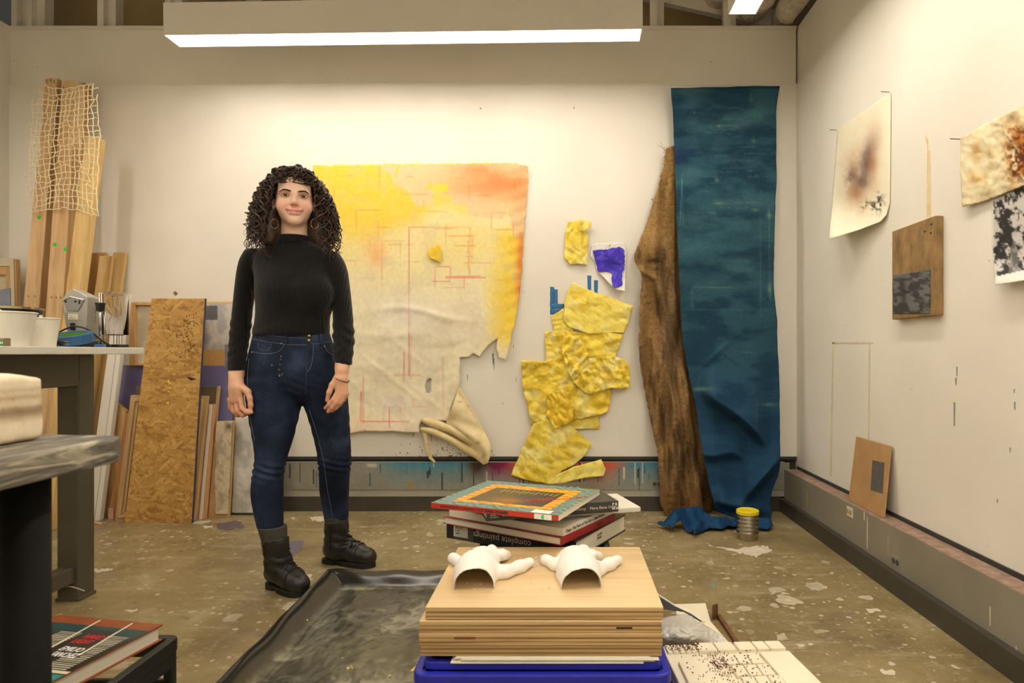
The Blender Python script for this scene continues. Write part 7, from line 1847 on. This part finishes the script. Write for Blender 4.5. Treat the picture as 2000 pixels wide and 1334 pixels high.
S.loft([prow(640, 499, 640, 2.605, .098), prow(665, 494, 648, 2.61, .102), prow(690, 488, 657, 2.615, .110), prow(720, 482, 668, 2.62, .118), prow(745, 480, 674, 2.62, .115), prow(772, 490, 672, 2.625, .095), prow(782, 520, 650, 2.63, .07)], .02, 2.4,
       wig=lambda X, Y, Z, u, v: .0016*np.cos((Z+.1*np.abs(u))*180)*np.exp(-((Z-.80)/.04)**2))
kn = lambda zc, a1: (lambda X, Y, Z, u, v: a1*np.cos((Z+.02*u)*230)*np.exp(-((Z-zc)/.035)**2)+.0013*np.cos((Z-.06*u)*120)*np.exp(-((Z-zc-.17)/.06)**2)+.0016*np.cos((Z+.03*u)*260)*np.exp(-((Z-zc+.26)/.03)**2))
S.loft([prow(740, 480, 588, 2.61, .108), prow(780, 480, 592, 2.60, .100), prow(820, 487, 583, 2.58, .090), prow(860, 494, 573, 2.56, .078), prow(890, 498, 563, 2.54, .068), prow(910, 496, 557, 2.53, .064), prow(935, 491, 554, 2.535, .062), prow(965, 489, 554, 2.535, .060), prow(1000, 495, 554, 2.525, .054), prow(1032, 503, 554, 2.512, .047)], .018, 2.1, wig=kn(.47, .0042))
S.loft([prow(740, 580, 674, 2.63, .105), prow(780, 590, 680, 2.645, .098), prow(820, 604, 683, 2.665, .088), prow(850, 612, 684, 2.685, .078), prow(880, 619, 686, 2.705, .068), prow(905, 622, 686, 2.72, .064), prow(930, 623, 683, 2.745, .062), prow(960, 624, 682, 2.775, .058), prow(990, 629, 681, 2.80, .050), prow(1014, 634, 681, 2.815, .045)], .018, 2.1, wig=kn(.46, .0042))
v, f = S.mesh(1); jv = v
jeans = mesh_obj('jeans', v, f, DENIM, woman, True)
def onJ(px, py, lift=.0008):
    """point of the denim seen at a pixel"""
    k = jv[:, 1]; qx = VX+jv[:, 0]*F/k; qy = VY-(jv[:, 2]-CH)*F/k
    d = (np.abs(qx-px) < 2.8)*(np.abs(qy-py) < 2.8)
    Y = k[d].min() if d.any() else 2.5
    return P(px, py, Y-lift)
def seam(pts, r, m, name='seam', n=None):
    n = n or max(6, int(sum(math.hypot(pts[i+1][0]-pts[i][0], pts[i+1][1]-pts[i][1]) for i in range(len(pts)-1))/4))
    k = np.linspace(0, len(pts)-1, n); x = np.interp(k, np.arange(len(pts)), [p[0] for p in pts]); y = np.interp(k, np.arange(len(pts)), [p[1] for p in pts])
    q = np.array([tuple(onJ(a, b)) for a, b in zip(x, y)])
    for _ in range(3): q[1:-1] = (q[:-2]+2*q[1:-1]+q[2:])/4
    return MB().tube(q, r, 5).build(name, m, jeans, smooth=True)
SEAMD = mat('denim_seam', (46, 58, 88), .85)
seam([(494, 662), (520, 668), (560, 673), (600, 674)], .0011, STITCH); seam([(608, 672), (625, 672), (646, 667)], .0011, STITCH)
seam([(497, 651), (530, 656), (570, 660), (600, 661)], .0008, STITCH)
seam([(557, 672), (550, 682), (538, 690), (515, 692), (492, 687)], .0012, STITCH); seam([(633, 673), (637, 685), (645, 692), (652, 694)], .0012, STITCH)
seam([(504, 668), (503, 683), (526, 686), (530, 671)], .0007, STITCH)
seam([(602, 662), (600, 690), (599, 720), (598, 745), (597, 770)], .0016, SEAMD); seam([(612, 674), (611, 700), (606, 720), (599, 727)], .0009, STITCH)
seam([(486, 700), (483, 735), (484, 780), (489, 820), (497, 860)], .0010, STITCH); seam([(604, 800), (620, 850), (632, 900), (640, 960), (650, 1012)], .0011, STITCH)
for (x, y) in ((559, 662), (628, 664)):
    q = [onJ(x-1.5, y-12), onJ(x+3, y-12), onJ(x+3, y+10), onJ(x-1.5, y+10)]; yy = min(p.y for p in q)-.004
    MB().hexa([Vector((p.x, yy, p.z)) for p in q], [Vector((p.x, yy+.007, p.z)) for p in q]).build('belt_loop', DENIM, jeans, bevel=.001)
for (x, y) in ((604, 656), (603.5, 665)):
    p = onJ(x, y); MB().lathe([(0, -.006), (.004, -.006), (.0065, -.003), (.0065, 0)], tuple(p), 16, axis='y').build('button', BRASS, jeans, smooth=True)
for (x, y) in ((550, 671), (492, 688), (634, 676)):
    p = onJ(x, y); MB().lathe([(0, -.003), (.0026, -.002), (.003, 0)], tuple(p), 10, axis='y').build('rivet', BRASS, jeans)
r_ = np.random.default_rng(6)
for (x, y, s) in ((549, 696, 1.6), (548, 702, 1.5), (547, 712, 1.2), (545, 722, 1.5), (546, 734, 2.2), (551, 731, 1.6), (531, 713, 1.8)):
    p = onJ(x, y); k = s*.002
    MB().prism([p+Vector((k*math.cos(a)*r_.uniform(.6, 1.2), 0, k*math.sin(a)*r_.uniform(.8, 1.6))) for a in np.linspace(0, 6.28, 7)[:-1]], (0, -.0008, 0)).build('paint_stain', mat('paint_stain', (112, 106, 100), .8), jeans)

# ---------------- socks and boots
BOOT, nt, b = new_mat('black_leather'); n = gnoise(nt, coords(nt), 60, 4); r = ramp(nt, [(.3, tuple(lin((17, 16, 15)))), (.75, tuple(lin((40, 37, 33))))]); nt.links.new(n, r.inputs[0]); nt.links.new(r.outputs[0], b.inputs['Base Color']); b.inputs['Roughness'].default_value = .42; bump(nt, b, gnoise(nt, coords(nt), 110, 4), .3, .002)
SOLE = mat('rubber_sole', (19, 18, 17), .7, .2, 30); LACE = mat('lace', (16, 15, 15), .85); SOCK = mat('grey_sock', (66, 62, 56), .95, .25, 160)
def boot(heel, toe, ankle, top, ztop, sock, label):
    heel = np.array([heel[0], heel[1], 0]); toe = np.array([toe[0], toe[1], 0]); d = (toe-heel); Ln = np.linalg.norm(d); d /= Ln; sd = np.array([-d[1], d[0], 0]); up = np.array([0, 0, 1.0])
    def at(u, s, z): return heel+d*(u*Ln)+sd*s+up*z
    lo = np.minimum.reduce([heel, toe, ankle, top])-.10; hi = np.maximum.reduce([heel, toe, ankle, top])+.10; lo[2] = -.01; hi[2] = ztop+.03
    S = SDF.uni(lo, hi, .0038)
    S.chain([at(.06, 0, .058), at(.35, 0, .062), at(.68, 0, .052), at(.90, 0, .044)], [.037, .041, .042, .039], .02)
    S.chain([at(.98, 0, .040)]*2, .032, .02)
    S.chain([at(.45, 0, .085), at(.25, 0, .11)], [.034, .038], .03)
    an = np.array(ankle); tp = np.array(top)
    S.chain([at(.12, 0, .07), an, tp+(0, 0, .02)], [.040, .0455, .0515], .02)
    S.chain([an+d*.03+(0, 0, .03), tp+d*.036+(0, 0, .004)], [.020, .020], .02)       # tongue
    n1 = lambda X, Y, Z: np.maximum(Z-ztop-.012*np.clip(((X-tp[0])*d[0]+(Y-tp[1])*d[1])/.05, -1, 1), .018-Z)
    S.F += (.0020*np.cos((S.z[None, None, :]-.12)*150+((S.x[:, None, None]-an[0])*d[0]+(S.y[None, :, None]-an[1])*d[1])*60)*np.exp(-((S.z[None, None, :]-.13)/.035)**2)).astype(np.float32)
    S.cut(n1)
    v, f = S.mesh(1); bt = mesh_obj('boot', v, f, BOOT, woman, True); bt['label'] = label
    # sole outline
    us = np.linspace(0, 1, 15); wd = np.interp(us, [0, .1, .35, .65, .85, .95, 1], [.020, .034, .033, .042, .040, .030, .012])
    ol = [at(-.12+u*1.23, w_, 0) for u, w_ in zip(us, wd)]+[at(-.12+u*1.23, -w_, 0) for u, w_ in zip(us[::-1], wd[::-1])]
    mb = MB(); mb.prism([Vector(q)+Vector((0, 0, .008)) for q in ol], (0, 0, .014)); mb.build('sole', SOLE, bt, bevel=.003)
    hl = [q for q in ol if (np.dot(q-heel, d)/Ln) < .26]
    MB().prism([Vector(q) for q in hl], (0, 0, .010)).build('heel', SOLE, bt)
    fr_ = [q for q in ol if (np.dot(q-heel, d)/Ln) > .40]
    MB().prism([Vector(q) for q in fr_], (0, 0, .010)).build('tread', SOLE, bt)
    # toe-cap seam
    def surf(p, dr):
        """push a point outward along dr until it clears the leather"""
        dr = np.array(dr)/np.linalg.norm(dr); w_ = v-p; t = w_ @ dr; off = np.linalg.norm(w_-t[:, None]*dr, axis=1); m = (off < .006)*(t > -.02); return p+dr*((t[m].max() if m.any() else .04)+.0012)
    MB().tube([surf(at(.78, 0, .035), np.cos(a)*up*1.0+np.sin(a)*sd) for a in np.linspace(-1.35, 1.35, 14)], .0017, 6).build('toe_cap_seam', SOLE, bt)
    MB().tube([surf(at(.30-.0*a, 0, .07), np.sin(a)*sd+.15*up) for a in (-1.57, )]+[surf(np.array([tp[0], tp[1], zz_]), -sd+.05*d) for zz_ in np.linspace(.08, ztop-.01, 8)], .0014, 5).build('side_seam', SOLE, bt)
    # laces up the front
    ev = []
    for k in range(7):
        q = k/6; base_ = at(.62, 0, .06)*(1-q)**1.0*0
        c0 = (at(.60, 0, .05)*(1-min(q*2.2, 1))+(an+(0, 0, -.01))*min(q*2.2, 1)) if q < .45 else ((an+(0, 0, -.01))*(1-(q-.45)/.55)+(tp+(0, 0, -.02))*((q-.45)/.55))
        dr = d*(.55+.45*min(q*2, 1))+up*(1-min(q*1.6, .95)); ev.append((surf(c0+sd*.017, dr+sd*.25), surf(c0-sd*.017, dr-sd*.25)))
    for k in range(7):
        MB().tube([ev[k][0], (ev[k][0]+ev[k][1])/2+d*.004+up*.003, ev[k][1]], .0022, 6).build('lace', LACE, bt)
        if k < 6:
            MB().tube([ev[k][0], (ev[k][0]+ev[k+1][1])/2+d*.006, ev[k+1][1]], .0022, 6).build('lace', LACE, bt); MB().tube([ev[k][1], (ev[k][1]+ev[k+1][0])/2+d*.006, ev[k+1][0]], .0022, 6).build('lace', LACE, bt)
    tpx = (ev[4][0]+ev[4][1])/2+d*.008
    for s_ in (-1, 1):
        MB().tube([tpx, tpx+sd*s_*.014+up*.012+d*.008, tpx+sd*s_*.022-up*.012+d*.010, tpx+sd*s_*.008-up*.006+d*.006, tpx], .0021, 6).build('lace_bow', LACE, bt, smooth=True)
        MB().tube([tpx, tpx+sd*s_*.006-up*.03+d*.012, tpx+sd*s_*.010-up*.062+d*.014], .0021, 6).build('lace_end', LACE, bt, smooth=True)
    # sock cuff
    S = SDF.uni(np.array(sock[0])-.08, np.array(sock[1])+.08, .0038)
    S.cap(sock[0], sock[1], sock[2], sock[3], .0); a, b2 = np.array(sock[0]), np.array(sock[1])
    S.cut(lambda X, Y, Z: np.maximum(Z-b2[2], a[2]-Z)); v2, f2 = S.mesh(1); mesh_obj('sock', v2, f2, SOCK, woman, True)
b1_, b2_ = FL(533, 1146), FL(588, 1163)
boot((b1_.x, b1_.y), (b2_.x, b2_.y), tuple(P(543, 1102, 2.515)), tuple(P(537, 1062, 2.512)), P(537, 1052, 2.512).z, (tuple(P(537, 1058, 2.512)), tuple(P(532, 1027, 2.512)), .046, .0535), 'scuffed black lace-up boot with pale toe cap, planted forward')
b1_, b2_ = FL(643, 1098), FL(722, 1107)
boot((b1_.x, b1_.y), (b2_.x, b2_.y), tuple(P(655, 1070, 2.815)), tuple(P(657, 1030, 2.815)), P(657, 1016, 2.815).z, (tuple(P(657, 1022, 2.815)), tuple(P(657, 1006, 2.815)), .047, .0525), 'black lace-up boot turned sideways beside the plastic sheeting')

# ---------------- hair: dark curls
HAIR, nt, b = new_mat('curly_hair'); oi = gnoise(nt, coords(nt), 25, 2); r = ramp(nt, [(.3, tuple(lin((30, 20, 17)))), (.7, tuple(lin((78, 54, 43))))]); nt.links.new(oi, r.inputs[0]); nt.links.new(r.outputs[0], b.inputs['Base Color']); b.inputs['Roughness'].default_value = .38; b.inputs['Specular IOR Level'].default_value = .6
S = SDF.uni(HC+(-.17, -.08, -.26), HC+(.18, .20, .14), .005)
S.ell(H(0, .060, .030), (.080, .080, .078), .02)
for sg in (-1, 1):
    S.chain([H(sg*.074, .050, .02), H(sg*.090, .055, -.06), H(sg*.100, .055, -.12), H(sg*.098, .045, -.16)], [.028, .034, .036, .026], .03)
S.chain([H(0, .10, -.02), H(0, .12, -.15)], [.08, .085], .04)
S.cap(H(0, -.13, -.02), H(0, .0, -.05), .064, .058, .012, 'sub', flat=(1, 1, .62))
S.cap(H(0, -.1, -.10), H(0, .055, -.20), .052, .060, .01, 'sub')
v, f = S.mesh(1)
hair = mesh_obj('hair', v, f, HAIR, woman, True)
r_ = np.random.default_rng(11)
mb = MB()
def outline(z):   # half-width of the whole mane at local height z
    return np.interp(z, [-.245, -.20, -.13, -.06, .0, .05, .10, .13], [.145, .168, .168, .145, .122, .104, .075, .02])
N_ST = 1000
for k in range(N_ST):
    th = r_.uniform(-math.pi, math.pi); ph = math.acos(r_.uniform(-.15, 1))
    dirn = np.array([math.sin(th)*math.sin(ph), math.cos(th)*math.sin(ph), math.cos(ph)])   # +y back
    front_ = dirn[1] < -.25
    root = np.array([0, .050, .038])+dirn*np.array([.080, .086, .082])
    if front_ and root[2] < .062 and abs(root[0]) < .062: continue
    sx = np.sign(root[0]) if abs(root[0]) > .004 else r_.choice([-1, 1])
    if front_ and abs(root[0]) < .062 and root[2] > .06 and r_.random() < .62:
        # fringe curls on the forehead
        end = np.array([root[0]*1.15+r_.normal(0, .014), -.060-r_.uniform(0, .016), (r_.uniform(.036, .06) if r_.random() < .3+.5*(abs(root[0]) > .035) else r_.uniform(.056, .09))]); mid = np.array([root[0]*1.1, -.055-r_.uniform(0, .02), root[2]+.022]); n = 18; hr = r_.uniform(.005, .011)
    else:
        zl = r_.uniform(-.235, -.02) if r_.random() < .85 else r_.uniform(-.05, .03)
        w = outline(zl)*r_.uniform(.62, 1.03)
        if dirn[1] > .3: w *= r_.uniform(.2, 1.0)
        ye = root[1]*.6+r_.uniform(-.05, .06) if dirn[1] < .3 else root[1]*.9+r_.uniform(-.02, .05)
        if w < .075: ye = max(ye, .05)
        if zl < -.13: ye = min(ye, .05)-.03*(w > .09)
        end = np.array([sx*w, ye, zl]); mid = np.array([sx*max(abs(root[0])*1.3, w*.86), root[1]*.9+r_.uniform(-.015, .015), max(root[2]*.8, zl+.3*(root[2]-zl))+.018]); n = 46; hr = r_.uniform(.005, .0115)
    thick_ = r_.random() < .62
    hr *= 1.25 if thick_ else 1.0
    t = np.linspace(0, 1, n)[:, None]
    c = (1-t)**2*root+2*t*(1-t)*mid+t*t*end
    ln = np.linalg.norm(np.diff(c, axis=0), axis=1).sum(); turns = ln/(r_.uniform(.030, .046) if thick_ else r_.uniform(.020, .034)); p0 = r_.uniform(0, 6.28); a = t[:, 0]*turns*2*math.pi*r_.choice([-1, 1])+p0
    env = np.minimum(t[:, 0]*5, 1)*hr*(1+.3*np.sin(t[:, 0]*7+p0))
    tang = np.gradient(c, axis=0); tang /= np.linalg.norm(tang, axis=1, keepdims=True)+1e-9
    u = np.cross(tang, [0, 1, .1]); u /= np.linalg.norm(u, axis=1, keepdims=True)+1e-9; w_ = np.cross(tang, u)
    c = c+env[:, None]*(np.cos(a)[:, None]*u+np.sin(a)[:, None]*w_)
    # keep the face clear
    inface = (np.abs(c[:, 0]) < .071-.1*np.clip(-.04-c[:, 2], 0, .2))*(c[:, 2] < .05)*(c[:, 2] > -.125)*(c[:, 1] < .03)
    c[:, 0] = np.where(inface, np.sign(end[0])*(.073-.1*np.clip(-.04-c[:, 2], 0, .2)), c[:, 0])
    rad = np.interp(t[:, 0], [0, .2, .8, 1], [.0016, .0021, .0018, .0006])*(r_.uniform(1.5, 2.3) if thick_ else r_.uniform(.5, 1.0))
    mb.tube(c @ RH.T+HC, rad, 4, cap=False)
o = mb.build('curls', HAIR, hair, smooth=True, fix=False); o['kind'] = 'stuff'
# ---------------- earrings and hair tie
GOLD = mat('gold', (214, 186, 130), .2, .05, metal=1.0)
for (x, sg) in ((614.5, 1), (536, -1)):
    c = pp(x, 437, 2.515); MB().tube([c+np.array([.0145*math.cos(a)*.85, .006*math.cos(a), .0185*math.sin(a)]) for a in np.linspace(0, 2*math.pi, 33)], .0007, 6).build('hoop_earring', GOLD, woman, smooth=True)
cw = pp(667.5, 740, 2.494); ax = np.array([.95, .0, -.48]); ay = np.array([.2, 1, 0.1])
MB().tube([cw+ax*.0262*math.cos(a)+ay*.0245*math.sin(a) for a in np.linspace(0, 2*math.pi, 40)], .0017, 8).build('hair_tie', LACE, woman, smooth=True)
